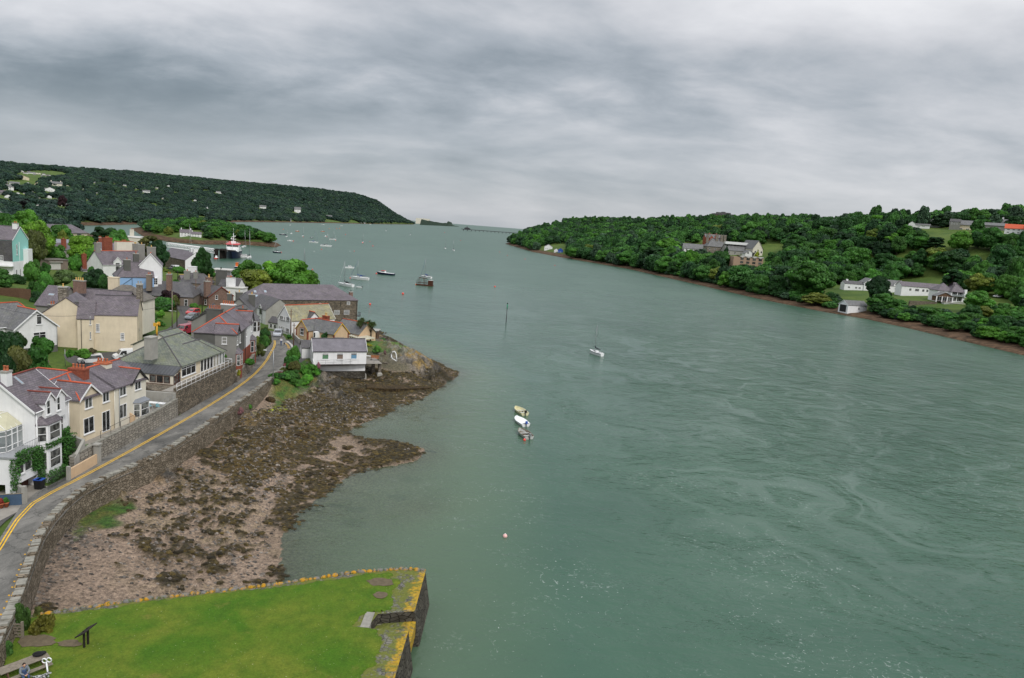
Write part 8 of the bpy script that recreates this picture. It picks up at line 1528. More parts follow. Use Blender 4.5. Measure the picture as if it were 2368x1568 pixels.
for a in[('white house first on the hilltop above the far wood',X3,1000,205,1060,262,'render_white_clean','slate_grey','y'),('long white bungalow on the hilltop edge',X3,1040,228,1215,264,'render_white_clean','slate_grey','x'),('grey roofed house with a chimney on the hilltop between trees',X3,1275,192,1390,252,'render_white_clean','slate_grey','x',1),('cream balcony villa standing above the hillside meadow',X3,1520,205,1745,308,'render_cream','slate_grey','x'),('grey house roof behind the cream balcony villa',X3,1500,180,1590,240,'render_grey','slate_dark','x'),('house behind the dark trees right of the cream villa',X3,1730,180,1890,235,'render_white_clean','slate_dark','x'),('white gabled house with a chimney near the right hilltop',X3,1950,185,2085,262,'render_white_clean','slate_grey','y',1),('grey stone house in front of the white gabled one',X3,1930,228,2110,290,'render_grey','slate_grey','x'),('white house with a big slate roof near the right edge',X3,2110,195,2270,280,'render_white_clean','slate_grey','x',1),('house at the right edge on the hilltop',X3,2280,205,2400,275,'render_pale','slate_grey','x'),('red roofed white house at the right edge',X3,2170,255,2330,350,'render_white_clean','ridge_red','x')]:mini(*a[:6],*(a[6:9]),**({'ch':a[9]}if len(a)>9 else{}),dist_=560)
for a in[('white harbour cottage on the far promontory shore',X1,820,468,915,532,'render_white_clean','slate_grey','y'),('blue fronted boat shed on the far promontory shore',X1,980,512,1040,566,'blue_paint','slate_grey','y'),('white shed beside the blue fronted boat shed',X1,935,518,985,562,'render_white_clean','slate_grey','y')]:mini(*a,dist_=1050)
mini('dark stone jetty building on the far promontory shore',X1,640,488,765,530,'stone_quay','slate_dark','x',dist_=1150)
for a in[('white house with twin chimneys high on the left hill',Y8,545,238,635,276,'render_pale','slate_grey','x',2),('white gabled house below the twin chimney house',Y8,490,296,562,335,'render_white_clean','slate_grey','y'),('white wing left of the gabled house on the left hill',Y8,455,300,500,325,'render_white_clean','slate_grey','x'),('cream farmhouse at the top of the green field',Y8,200,172,286,208,'render_cream','slate_grey','y'),('pale house at the left edge below the green field',Y8,10,232,70,256,'render_grey','slate_grey','x'),('grey roofed house below the green field',Y8,118,238,188,268,'render_white','slate_grey','x'),('white terrace below the left end of the field',Y8,45,270,124,315,'render_white_clean','slate_grey','x'),('white house with a dark roof right of the field trees',Y8,268,244,322,280,'render_white','slate_grey','y'),('cream gabled house at the right end of the field',Y8,375,244,418,276,'render_cream','slate_grey','y'),('slate roofed house with chimneys at the left edge of the hill',Y8,-10,332,62,372,'render_grey','slate_purple','x',2),('small white gable low on the left hill',Y8,62,374,112,406,'render_white_clean','slate_grey','y'),('white gable left of the copper beech',Y8,500,378,536,404,'render_white_clean','slate_grey','y'),('white gable right of its twin above the copper beech',Y8,560,376,596,402,'render_white_clean','slate_grey','y'),('white houses glimpsed below the copper beech',Y8,612,452,640,470,'render_white_clean','slate_grey','x'),('pale house glimpsed below and right of the copper beech',Y8,655,465,700,490,'render_white','slate_grey','x'),('white house in a clearing in the middle of the hill wood',Y8,1510,322,1570,348,'render_white_clean','slate_grey','x'),('white house near the ridge of the hill',Y8,2275,332,2325,352,'render_white_clean','slate_grey','x'),('narrow white tower house above the islet',Y8,2168,500,2192,548,'render_white_clean','render_white_clean','y'),('white gable beside the tower house',Y8,2105,556,2145,576,'render_white_clean','slate_grey','y')]:mini(*a[:9],**({'ch':a[9]}if len(a)>9 else{}))
rs=random.Random(9)
for k in range(24):
 x=150+k*23+rs.uniform(-6,6);y=108+(x-150)*.145+rs.uniform(-2,16);w_=rs.uniform(18,30);mini('small pale house in the estate along the hill crest',Y8,x,y-4,x+w_,y+9,rs.choice(['render_white','render_pale','render_white_clean','render_grey']),rs.choice(['slate_grey','slate_purple']),rs.choice('xxy'),group='estate houses on the hill crest',dist_=1900)
for k,(x,y)in enumerate([(980,232),(1080,218),(700,262),(860,300),(1010,345),(1190,236),(1300,262),(1420,300),(1640,290),(1760,268),(1850,330),(2010,300),(2150,300),(330,330),(250,350),(175,345),(400,395),(240,488),(380,470),(900,410),(1700,400),(2040,420)]):mini('small white house glimpsed among the trees of the left hill',Y8,x,y,x+[26,18,22][k%3],y+[14,11,12][k%3],['render_white','render_grey','render_pale'][k%3],'slate_grey','xy'[k%2],group='houses among the trees of the left hill')
for a in[('white house below the wooded slope, left of the big one',Y7,105,8,165,40),('tall white house in a clearing above the moorings',Y7,470,28,530,82),('white boathouse under the wooded hill',Y7,405,148,432,174),('white hotel at the left end of the shore houses',Y7,805,112,860,150),('cream house second in the shore row',Y7,870,112,906,136,'render_cream'),('white house third in the shore row',Y7,934,120,955,140),('white house fourth in the shore row',Y7,976,128,1002,148),('long white house fifth in the shore row',Y7,1010,130,1060,150),('white house near the water at the right end of the shore row',Y7,1130,168,1175,184),('lowest white house at the right end of the shore row',Y7,1176,172,1212,188),('grey roofed cottage left of the shore row',Y7,738,155,762,170,'render_grey')]:mini(*a)
h=mini('stone cottage with white front on the rocky islet',Y8,1905,742,2010,805,'render_white','slate_purple','x',2,name='cottage');mini('white annex with a tall white chimney on the rocky islet',Y8,2020,765,2110,812,'render_white','slate_purple','x',1,name='cottage')
for lb,f,cx,cy,w_,y,c_,k_,hh_,lean in[('tall dark pine in front of the long white house',X3,640,990,260,405,'deep','broad',300,0),('dark round tree beside the far boathouse',X3,670,1160,330,388,'green','broad',220,0),('yellow green tree behind the white lodge',X3,1850,930,300,440,'olive','broad',220,0),('bright green tree right of the white lodge',X3,1830,1140,300,372,'mid','broad',250,0),('pair of golden cypress bushes on the far lawn',X3,95,925,60,478,'yellow','cone',70,0),('gnarled tree standing alone on the far lawn',X2,1930,800,520,450,'green','broad',260,0),('golden conifer beside the residence block',X2,1272,570,80,640,'yellow','cone',95,0),('dark cypress in front of the stone hall',X2,905,530,85,650,'deep','cone',140,0),('dark bushy tree at the hilltop beside the cream villa',X3,1410,240,110,715,'deep','broad',110,0),('round tree above the roofs at the right hilltop',X3,2050,170,230,760,'dark','broad',90,0),('copper beech dark purple on the left hill',Y8,655,415,90,1000,'purple','broad',90,0),('bush right of the cream villa on the hilltop',X3,1830,240,190,700,'green','broad',140,0)]:
 ptree(lb,'tree',f,cx,cy,w_,y,c_,k_,hh_,th=None)
 # ====== cars
def car(label,px,z,L,W_,H_,head,paint,kind='hatch',group=None,dark=False,name='parked_car',cat='car'):
 p=S(px,z);t=thing(name,label,cat,(p[0],p[1],z),R(head),group)
 if kind=='van':prof=[(-.5,.30),(-.5,.62),(-.485,.97),(-.44,1.0),(.18,1.0),(.27,.96),(.37,.60),(.485,.50),(.5,.30)];g0,g1=5,6;side=[(.12,.62),(.34,.62),(.265,.90),(.12,.92)];rear=None
 elif kind=='saloon':prof=[(-.5,.32),(-.495,.62),(-.40,.68),(-.22,.97),(-.02,1.0),(.10,.97),(.27,.66),(.46,.52),(.5,.32)];g0,g1=5,6;side=[(-.33,.67),(.22,.66),(.08,.93),(-.19,.93)]
 else:prof=[(-.5,.30),(-.5,.60),(-.44,.93),(-.36,1.0),(.0,1.0),(.09,.97),(.29,.62),(.46,.50),(.5,.30)];g0,g1=5,6;side=[(-.43,.62),(.24,.62),(.08,.92),(-.38,.93)]
 mb=MB().mat(paint);V=[];F=[];n=len(prof)
 for s_ in(-1,1):
  for x,z_ in prof:k=1.0 if z_<.68 else 1-.16*(z_-.6)/.4;V.append((x*L,s_*W_/2*k*(1 if abs(x)<.47 else .93),z_*H_))
 for i in range(n):j=(i+1)%n;F.append((i,j,n+j,n+i))
 F+=[tuple(range(n))[::-1],tuple(range(n,2*n))];mb.faces([(a,b,c)for a,b,c in V],F);mb.box(-L*.46,L*.46,-W_*.47,W_*.47,H_*.14,H_*.31);b_=mb.build('body',t)
 mb=MB().mat('glass');x0,z0_=prof[g0];x1,z1_=prof[g1];e=.015
 def lerp(a,b,k):return a+(b-a)*k
 def wd(z_):return W_/2*(1.0 if z_<.68 else 1-.16*(z_-.6)/.4)
 q=[(lerp(x0,x1,.08),lerp(z0_,z1_,.08)),(lerp(x0,x1,.92),lerp(z0_,z1_,.92))];mb.face([(q[0][0]*L+e,-wd(q[0][1])*.88,q[0][1]*H_+e),(q[1][0]*L+e,-wd(q[1][1])*.90,q[1][1]*H_+e),(q[1][0]*L+e,wd(q[1][1])*.90,q[1][1]*H_+e),(q[0][0]*L+e,wd(q[0][1])*.88,q[0][1]*H_+e)])
 if kind!='van':
  a,b2=prof[2],prof[3]if kind=='saloon' else prof[2];a=prof[2]if kind=='saloon' else prof[1];mb.face([(lerp(a[0],b2[0],.1)*L-e,wd(a[1])*.86,lerp(a[1],b2[1],.15)*H_+e),(lerp(a[0],b2[0],.9)*L-e,wd(b2[1])*.84,lerp(a[1],b2[1],.9)*H_+e),(lerp(a[0],b2[0],.9)*L-e,-wd(b2[1])*.84,lerp(a[1],b2[1],.9)*H_+e),(lerp(a[0],b2[0],.1)*L-e,-wd(a[1])*.86,lerp(a[1],b2[1],.15)*H_+e)])
 mb.build('windscreen',t);mb=MB().mat('glass')
 for s_ in(-1,1):
  P_=[(x*L,s_*(wd(z_)+.012),z_*H_)for x,z_ in side];mb.face(P_ if s_<0 else P_[::-1])
 mb.mat(paint);mid=(side[0][0]+side[1][0])/2
 if kind!='van':
  for s_ in(-1,1):mb.box(mid*L-.04,mid*L+.04,min(s_*(wd(.6)*.95),s_*(wd(.6)+.02)),max(s_*(wd(.6)*.95),s_*(wd(.6)+.02)),H_*.62,H_*.9)if False else None
 mb.build('side_windows',t)
 r_=.165*H_+.08 if kind=='van' else .215*H_
 for sx_ in(-.31,.31):
  for s_ in(-1,1):mb=MB().mat('rubber');mb.tube([(sx_*L,s_*(W_/2-.2),r_),(sx_*L,s_*(W_/2+.01),r_)],r_,12);w_=mb.build('wheel',t);mb=MB().mat('metal_grey');mb.tube([(sx_*L,s_*(W_/2+.0),r_),(sx_*L,s_*(W_/2+.025),r_)],r_*.62,10);mb.build('rim',w_)
 for s_ in(-1,1):
  mb=MB().mat('boat_grey');y0,y1=sorted((s_*W_*.28,s_*W_*.44));mb.box(L*.455,L*.489,y0,y1,H_*.42,H_*.51);mb.build('headlight',t);mb=MB().mat('red_paint');mb.box(-L*.503,-L*.485,y0,y1,H_*.46,H_*.58);mb.build('tail_light',t)
  mb=MB().mat(paint if not dark else 'black_paint');y0,y1=sorted((s_*(W_/2),s_*(W_/2+.16)));mb.box(L*.2,L*.235,y0,y1,H_*.60,H_*.70);mb.build('wing_mirror',t)
 return t
car('white hatchback parked nose down beside the picket fence yard',Z3(1420,1225),6.65,3.7,1.6,1.5,215,'car_white')
car('silver saloon parked beside the cream house',Z3(1630,1035),6.95,4.4,1.72,1.36,158,'car_silver','saloon')
car('white van parked behind the green slated roof',Z3(2030,1180),6.6,5.0,1.85,2.0,222,'car_white','van',name='parked_van',cat='van')
car('crimson van parked nearest in the side road',Z7(960,1545),6.55,4.9,1.9,2.0,258,'car_crimson','van',name='parked_van',cat='van')
car('bright red car parked second in the side road',Z7(1062,1455),6.6,4.0,1.7,1.45,262,'car_red')
car('dark grey blue car parked third in the side road',Z7(1050,1325),6.6,4.1,1.75,1.5,266,'car_slate')
car('small red car parked farthest up the side road',Z7(1066,1245),6.6,3.9,1.7,1.45,262,'car_red')
car('silver people carrier stopped at the road bend',Z8(440,1195),5.05,4.1,1.75,1.55,282,'car_silver')
car('white van parked at the harbour store',Z7(772,545),4.6,4.2,1.8,2.0,250,'car_white','van',name='parked_van',cat='van');car('dark car parked beside the harbour store van',Z7(715,552),4.6,4.3,1.8,1.4,200,'car_dark','saloon');car('white camper half hidden by bushes below the harbour road',Z7(618,880),6.6,4.5,1.8,2.0,250,'car_white','van',name='parked_van',cat='van')
for lb,x,y,c_ in[('white car nearest the trees in the far car park',2045,1098,'car_white'),('white car in the middle of the far car park',2090,1088,'car_silver'),('pale blue car at the right of the far car park',2140,1080,'car_slate')]:
 g=ground_hit(*X3(x,y));car(lb,X3(x,y),float(g[2])+.1,4.4,1.8,1.5,190,c_,'hatch')
g=ground_hit(*X3(2060,352));car('blue grey car parked near the red roofed hilltop house',X3(2060,352),float(g[2])+.2,4.6,1.8,1.5,190,'car_slate','hatch')
# ====== people, a dog
def figure(label,loc,rot,J,radii,edges,heads,mats,name='person',cat='person',sub=2):
 "J: joint positions in metres; one continuous skinned body, clothes assigned by region"
 t=thing(name,label,cat,loc,R(rot));me=bpy.data.meshes.new('body');me.from_pydata([Vector(j)for j in J],edges,[]);o=bpy.data.objects.new('body',me);C.objects.link(o);o.parent=t
 o.modifiers.new('skin','SKIN');
 for i,v in enumerate(me.skin_vertices[0].data):v.radius=(radii[i],radii[i])if not isinstance(radii[i],tuple)else radii[i];v.use_root=(i==0)
 sb=o.modifiers.new('sub','SUBSURF');sb.levels=sub;sb.render_levels=sub;me.materials.append(MATS[mats[0]]);return t,o
def human(label,loc,rot,pose,top,legs,skin='skin',hair='hair_dark',s_=1.0):
 if pose=='stand':J={'pelvis':(0,0,.95),'chest':(0,.02,1.32),'neck':(0,0,1.50),'lsh':(.19,0,1.42),'rsh':(-.19,0,1.42),'lel':(.24,.05,1.14),'rel':(-.24,.05,1.14),'lwr':(.10,-.20,1.12),'rwr':(-.10,-.20,1.14),'lhip':(.09,0,.90),'rhip':(-.09,0,.90),'lkn':(.10,-.10,.50),'rkn':(-.10,.02,.50),'lan':(.10,.02,.09),'ran':(-.10,.14,.12),'lto':(.10,-.16,.04),'rto':(-.10,-.03,.04)};hd=(0,-.02,1.63)
 else:J={'pelvis':(0,0,.50),'chest':(0,-.08,.84),'neck':(0,-.10,1.02),'lsh':(.18,-.08,.95),'rsh':(-.18,-.08,.95),'lel':(.24,-.22,.72),'rel':(-.24,-.22,.72),'lwr':(.08,-.42,.66),'rwr':(-.08,-.42,.64),'lhip':(.09,-.06,.48),'rhip':(-.09,-.06,.48),'lkn':(.13,-.46,.52),'rkn':(-.13,-.46,.50),'lan':(.13,-.50,.10),'ran':(-.13,-.44,.10),'lto':(.13,-.70,.05),'rto':(-.13,-.64,.05)};hd=(0,-.15,1.15)
 K_=list(J);idx={k:i for i,k in enumerate(K_)};rad=dict(pelvis=.14,chest=.155,neck=.055,lsh=.068,rsh=.068,lel=.048,rel=.048,lwr=.034,rwr=.034,lhip=.095,rhip=.095,lkn=.062,rkn=.062,lan=.042,ran=.042,lto=.035,rto=.035)
 E_=[('pelvis','chest'),('chest','neck'),('chest','lsh'),('chest','rsh'),('lsh','lel'),('rsh','rel'),('lel','lwr'),('rel','rwr'),('pelvis','lhip'),('pelvis','rhip'),('lhip','lkn'),('rhip','rkn'),('lkn','lan'),('rkn','ran'),('lan','lto'),('ran','rto')]
 t,o=figure(label,loc,rot,[J[k]for k in K_],[rad[k]for k in K_],[(idx[a],idx[b])for a,b in E_],None,[legs]);t.scale=(s_,)*3
 # top: its own skinned shell over torso and arms
 tk=['pelvis','chest','neck','lsh','rsh','lel','rel','lwr','rwr'];ti={k:i for i,k in enumerate(tk)};me=bpy.data.meshes.new('top');P_=[Vector(J[k])for k in tk];P_[0]=P_[0]+Vector((0,0,.03));P_[2]=P_[2]-Vector((0,0,.05));me.from_pydata(P_,[(ti[a],ti[b])for a,b in E_ if a in ti and b in ti],[]);tp=bpy.data.objects.new('top',me);C.objects.link(tp);tp.parent=t;tp.modifiers.new('skin','SKIN')
 for i,v in enumerate(me.skin_vertices[0].data):r_=rad[tk[i]]*1.32;v.radius=(r_,r_);v.use_root=(i==0)
 tp.modifiers.new('sub','SUBSURF').levels=2;tp.modifiers['sub'].render_levels=2;me.materials.append(MATS[top])
 mb=MB().mat(skin);mb.ball(hd,.105,10,(.80,.92,1.18));mb.ball((hd[0],hd[1]-.105,hd[2]-.01),.022,5);mb.tube([(hd[0],hd[1]+.02,hd[2]-.16),(hd[0],hd[1],hd[2]-.05)],.05,7)
 for sg in(1,-1):
  mb.ball((hd[0]+sg*.085,hd[1]+.01,hd[2]-.01),.025,5);w_=Vector(J['lwr' if sg>0 else 'rwr']);e_=Vector(J['lel' if sg>0 else 'rel']);d=(w_-e_).normalized();mb.ball(tuple(w_+d*.05),.042,6,(.9,1,.6));sd_=Vector((-d.y,d.x,0)).normalized()if abs(d.z)<.9 else Vector((1,0,0))
  for k in range(4):b0=w_+d*.08+sd_*(k-1.5)*.018;mb.tube([b0,b0+d*(.04+.005*(1.5-abs(k-1.5))),b0+d*.06+Vector((0,0,-.025))],.0085,5)
  mb.tube([w_+d*.04+sd_*sg*.035,w_+d*.085+sd_*sg*.05],.010,5)
 hdm=mb.build('head_and_hands',t);mb=MB().mat(hair);mb.ball((hd[0],hd[1]+.022,hd[2]+.03),.112,9,(.84,.92,1.08));mb.build('hair',t)
 mb=MB().mat('black_paint')
 for sg in(1,-1):mb.ball((hd[0]+sg*.032,hd[1]-.094,hd[2]+.012),.009,4)
 mb.build('eyes',t);return t
p=S(Z8(487,1345),5.03);human('person in a white top and dark trousers walking down the road',tuple(p),-10,'stand','cloth_white','denim',s_=1.02)
def dog(label,loc,rot,mat,s_=1.0,coat=None):
 t=thing('dog',label,'dog',loc,R(rot));t.scale=(s_,)*3
 J=[(0,0,.42),(.22,0,.44),(-.24,0,.43),(.38,0,.56),(.48,0,.62),(.60,0,.58),(.26,.08,.34),(.27,.08,.18),(.27,.08,.02),(.26,-.08,.34),(.24,-.08,.18),(.22,-.08,.02),(-.24,.08,.34),(-.16,.08,.24),(-.30,.08,.13),(-.28,.08,.02),(-.24,-.08,.34),(-.14,-.08,.24),(-.28,-.08,.13),(-.26,-.08,.02),(-.40,0,.50),(-.52,0,.62),(.44,.05,.72),(.44,-.05,.72)]
 E_=[(0,1),(0,2),(1,3),(3,4),(4,5),(1,6),(6,7),(7,8),(1,9),(9,10),(10,11),(2,12),(12,13),(13,14),(14,15),(2,16),(16,17),(17,18),(18,19),(2,20),(20,21),(4,22),(4,23)]
 rd=[.12,.14,.11,.075,.085,.035,.05,.03,.026,.05,.03,.026,.065,.045,.028,.026,.065,.045,.028,.026,.03,.018,.022,.022]
 me=bpy.data.meshes.new('body');me.from_pydata([Vector(j)for j in J],E_,[]);o=bpy.data.objects.new('body',me);C.objects.link(o);o.parent=t;o.modifiers.new('skin','SKIN')
 for i,v in enumerate(me.skin_vertices[0].data):v.radius=(rd[i],rd[i]);v.use_root=i==0
 sb=o.modifiers.new('sub','SUBSURF');sb.levels=2;sb.render_levels=2;me.materials.append(MATS[mat]);return t
p=S(Z8(537,1340),5.03);dog('small black dog walking beside the person on the road',tuple(p),-70,'cloth_black')
m,T=newmat('dog_coat');o=T.n('ShaderNodeTexCoord').outputs['Object'];finish(T,T.mix(T.ramp(T.noise(o,9,4,.6),[(.45,0.0),(.55,1.0)]),(.03,.03,.035),(.42,.42,.42)),.9,.2);MATS['dog_coat']=m
# ---- picnic table corner
QZ=qz+.1
tx,ty=-29.75,40.35;ta=52
t=thing('picnic_table','weathered wooden picnic table with attached benches on the grass','picnic table',(tx,ty,QZ),R(ta))
mb=MB().mat('wood_grey')
for k in range(5):mb.box(-1.35,1.35,-.40+k*.165,-.25+k*.165,.72,.765)
mb.build('table_top',t)
for sg in(-1,1):
 mb=MB().mat('wood_grey');y=sg*.78;mb.box(-1.35,1.35,y-.16,y-.01,.43,.47);mb.box(-1.35,1.35,y+.01,y+.16,.43,.47);mb.build('bench_seat',t)
 mb=MB().mat('wood_brown');x=sg*.95;mb.tube([(x,-.25,.72),(x,-.62,0)],.045,4);mb.tube([(x,.25,.72),(x,.62,0)],.045,4);mb.box(x-.04,x+.04,-.9,.9,.36,.43);mb.build('leg',t)
M_=Matrix.Translation((tx,ty,QZ))@Matrix.Rotation(R(ta),4,'Z')
p=M_@Vector((-.25,-.80,0));human('person with dark hair in a grey hooded top and jeans sitting on the picnic bench',(p.x,p.y,QZ),ta,'sit','cloth_grey','denim',s_=1.02)
o=MB().mat('cloth_black');o.ball((0,0,.15),.28,8,(1.25,.75,.6));o.ball((.22,.05,.17),.2,7,(1.2,.7,.6));o.tube([(-.2,-.1,.25),(0,-.16,.36),(.2,-.1,.26)],.02,5);b_=o.build('rucksack');p=M_@Vector((.85,.12,.765));b_.location=p;b_.rotation_euler=(0,0,R(20));props(b_,'black rucksack lying on the far end of the picnic table','bag')
p=M_@Vector((.35,-1.75,0));dog('grey and white speckled dog beside the picnic bench',(p.x,p.y,QZ),20,'dog_coat',1.05)
t=thing('pole_with_rings','white tubed object with two round ends leaning on the picnic bench','frame',tuple(M_@Vector((.9,-1.15,0))));mb=MB().mat('boat_white')  # unidentified object, modelled as a white pole with two rings
mb.tube([(.35,-.35,.12),(0,0,.95)],.05,7)
for c in((-.12,0,1.0),(.15,.05,1.05)):
 pts=[(c[0]+.15*math.cos(a),c[1],c[2]+.15*math.sin(a))for a in np.linspace(0,2*math.pi,13)];mb.tube(pts,.04,5)
mb.build('frame',t);mb=MB().mat('sky_blue_paint');mb.lathe((0,0,0),[(.10,0),(.17,.09),(.19,.09),(.13,.02)],12);o=mb.build('dog_bowl');p=M_@Vector((.55,-2.35,0));o.location=(p.x,p.y,QZ);props(o,'bright blue bowl on the grass beside the speckled dog','bowl')
# ---- information lectern, gates, boulder
p=S(Y2(1050,910),QZ);q=S(Y2(1098,870),QZ);a=math.atan2(q[1]-p[1],q[0]-p[0]);t=thing('information_board','dark wooden information lectern with a sloping panel on two posts','information board',(p[0],p[1],QZ),a);L_=float(np.hypot(q[0]-p[0],q[1]-p[1]))
for x in(0,L_):mb=MB().mat('wood_dark');mb.box(x-.055,x+.055,-.055,.055,0,1.2+.08);mb.build('post',t)
mb=MB().mat('wood_dark');mb.faces([(-.45,.35,1.0),(L_+.5,.35,1.0),(L_+.5,-.32,1.42),(-.45,-.32,1.42),(-.45,.32,.94),(L_+.5,.32,.94),(L_+.5,-.35,1.36),(-.45,-.35,1.36)],[(3,2,1,0),(4,5,6,7),(0,1,5,4),(1,2,6,5),(2,3,7,6),(3,0,4,7)]);mb.build('panel',t)
def gate(label,pa,pb,hgt,open_=0):
 a=S(Y2(*pa),QZ);b_=S(Y2(*pb),QZ);ang=math.atan2(b_[1]-a[1],b_[0]-a[0]);L_=float(np.hypot(*(b_-a)[:2]));t=thing('wooden_gate',label,'gate',(a[0],a[1],QZ),ang)
 for x in(0,L_):mb=MB().mat('wood_grey');mb.box(x-.07,x+.07,-.07,.07,-.1,hgt+.15);mb.build('post',t)
 mb=MB().mat('wood_grey')
 for k in range(5):z_=.15+k*(hgt-.25)/4;mb.box(.09,L_-.09,-.025,.025,z_,z_+.10)
 mb.faces([(.1,-.04,.15),(.2,-.04,.15),(L_-.1,-.04,hgt-.12),(L_-.2,-.04,hgt-.12)],[(0,1,2,3)]);mb.faces([(.1,-.04,hgt-.12),(.2,-.04,hgt-.12),(L_-.1,-.04,.15),(L_-.2,-.04,.15)],[(0,1,2,3)]);mb.build('bars',t)
gate('grey wooden five barred gate closing the field corner',(120,800),(283,800),1.15);gate('grey wooden gate standing open behind the closed one',(145,640),(238,612),1.15)
p=S(Y2(60,820),QZ);mb=MB().mat('lichen_stone');mb.ball((0,0,.45),.62,7,(.8,.55,1.0));o=mb.build('boulder');o.location=(p[0],p[1],QZ);props(o,'upright grey boulder beside the closed wooden gate','boulder')
# ---- street lamps and poles
def pole(label,px,z,top,mat='wood_brown',arm=None,name='utility_pole',cat='utility pole',r_=.13,arm_dir=(-1,0),cross=True):
 p=S(px,z);t=thing(name,label,cat,(p[0],p[1],z));mb=MB().mat(mat);mb.tube([(0,0,-.2),(0,0,top-z)],r_,8,r_*.7);mb.build('post',t)
 if arm:mb=MB().mat('metal_grey');h_=arm-z;mb.tube([(0,0,h_),(arm_dir[0]*.5,arm_dir[1]*.5,h_+.1),(arm_dir[0]*1.3,arm_dir[1]*1.3,h_+.12)],.04,5);ar=mb.build('arm',t);mb=MB().mat('boat_grey');mb.ball((arm_dir[0]*1.45,arm_dir[1]*1.45,h_+.08),.30,6,(1.3,.7,.38));mb.build('lamp_head',ar)
 elif cross:mb=MB().mat('metal_dark');mb.box(-.35,.35,-.04,.04,top-z-.5,top-z-.42);mb.build('bracket',t)
 return t
pole('grey street lamp standing in the bushes beside the sea wall',Z6(2320,1140),4.6,10.2,'metal_grey',10.1,'street_lamp','street lamp',.085,(-1,0))
pole('black utility pole behind the boathouse lane',Z8(680,1430),4.95,10.9);pole('brown utility pole at the corner of the white house',Z8(635,1225),5.0,11.7)
pole('tall weathered grey pole beside the parked vans',Z7(740,1500),6.5,15.1,'wood_grey',cross=False);pole('black pole with a lamp arm beside the crimson van',Z7(815,1550),6.5,13.2,'wood_dark',11.2,'street_lamp','street lamp',.12,(-1,.1))
pole('thin pole with a white box beyond the flower bushes',Z7(825,880),6.0,12.6,'wood_dark');pole('pole with a lamp arm in front of the pebble dashed cottages',Z7(1110,1080),6.0,12.9,'wood_brown',10.8,'street_lamp','street lamp',.11,(-1,0));pole('dark pole beside the brown brick cottage',Z7(1210,1240),6.1,11.3,'wood_dark')
pole('short white and black bollard post on the lane',Y1(315,420),5.0,6.1,'boat_white',name='bollard',cat='bollard',cross=False,r_=.1)
pole('thin grey post with a small lamp behind the white cottage yard',Z3(1025,1285),6.6,9.5,'metal_grey',name='post',cat='post',cross=False,r_=.05)
mb=MB().mat('metal_dark')
def wire(a,b_,sag=.8,n=14):a=Vector(a);b_=Vector(b_);mb.tube([a+(b_-a)*(i/n)-Vector((0,0,sag*4*(i/n)*(1-i/n)))for i in range(n+1)],.022,4)
pd=S(Z7(820,1060),13.0);wire(PY(Z3(-40,355),100),PY(Z3(1600,425),116),1.0);wire(PY(Z3(1600,425),116),pd,.6);o=mb.build('overhead_cable');props(o,'thin overhead cable crossing in front of the cream house','cable')
mb=MB().mat('metal_dark');wire(PY(Z7(835,1060),146),PY(Z7(975,1370),160),.2);o=mb.build('stay_wire');props(o,'stay wire running from the black pole down to the side road','cable')
# ---- bins, planters, garden things along the road
for k,lb in enumerate(['black wheelie bin with a blue lid, left of the pair','black wheelie bin with a blue lid, right of the pair']):
 p=S(Z5(585+k*48,852),4.42);t=thing('wheelie_bin',lb,'bin',(p[0],p[1]+.1,4.42),R(0),'wheelie bins');mb=MB().mat('black_paint');mb.faces([(-.2,-.22,.05),(.2,-.22,.05),(.2,.22,.05),(-.2,.22,.05),(-.27,-.30,.98),(.27,-.30,.98),(.27,.30,.98),(-.27,.30,.98)],[(3,2,1,0),(4,5,6,7),(0,1,5,4),(1,2,6,5),(2,3,7,6),(3,0,4,7)]);mb.build('body',t);mb=MB().mat('blue_paint');mb.box(-.29,.29,-.34,.33,.985,1.06);mb.build('lid',t)
 for sg in(-1,1):mb=MB().mat('rubber');mb.tube([(sg*.22,.24,.1),(sg*.28,.24,.1)],.1,8);mb.build('wheel',t)
p=S(Z3(1470,925),7.3);t=thing('communal_bin','large black four wheeled bin against the cream house','bin',(p[0],p[1],7.3));mb=MB().mat('black_paint');mb.faces([(-.9,-.4,.15),(.9,-.4,.15),(.9,.4,.15),(-.9,.4,.15),(-1,-.5,1.5),(1,-.5,1.5),(1,.5,1.7),(-1,.5,1.7)],[(3,2,1,0),(4,5,6,7),(0,1,5,4),(1,2,6,5),(2,3,7,6),(3,0,4,7)]);mb.build('body',t);mb=MB().mat('metal_dark');mb.box(-1.03,1.03,-.55,.55,1.7,1.78);mb.build('lid',t)
a=S(Z5(0,1110),4.42);b_=S(Z5(350,1090),4.42);ang=math.atan2(b_[1]-a[1],b_[0]-a[0]);t=thing('boarded_fence','slate blue boarded fence beside the road at the left edge','fence',(a[0],a[1],4.35),ang);L_=float(np.hypot(*(b_-a)[:2]));mb=MB().mat('fence_blue')
for k in range(int(L_/.14)+12):mb.box(-1.6+k*.14,-1.465+k*.14,-.02,.02,0,1.15)
mb.mat('wood_grey').box(-1.6,L_+.1,-.05,.05,1.15,1.2);mb.build('boards',t)
wall_run('garden_wall',[tuple(S(Z5(x,y),4.42)[:2])for x,y in((225,960),(380,1050))],.3,5.7,4.2,'concrete','weathered concrete wall end beside the blue fence','wall')
p=S(Z5(385,1080),4.42);t=MB().mat('concrete').box(-.16,.16,-.16,.16,0,1.9).build('gatepost');t.location=(p[0],p[1],4.3);props(t,'square concrete gatepost at the end of the blue fence','post')
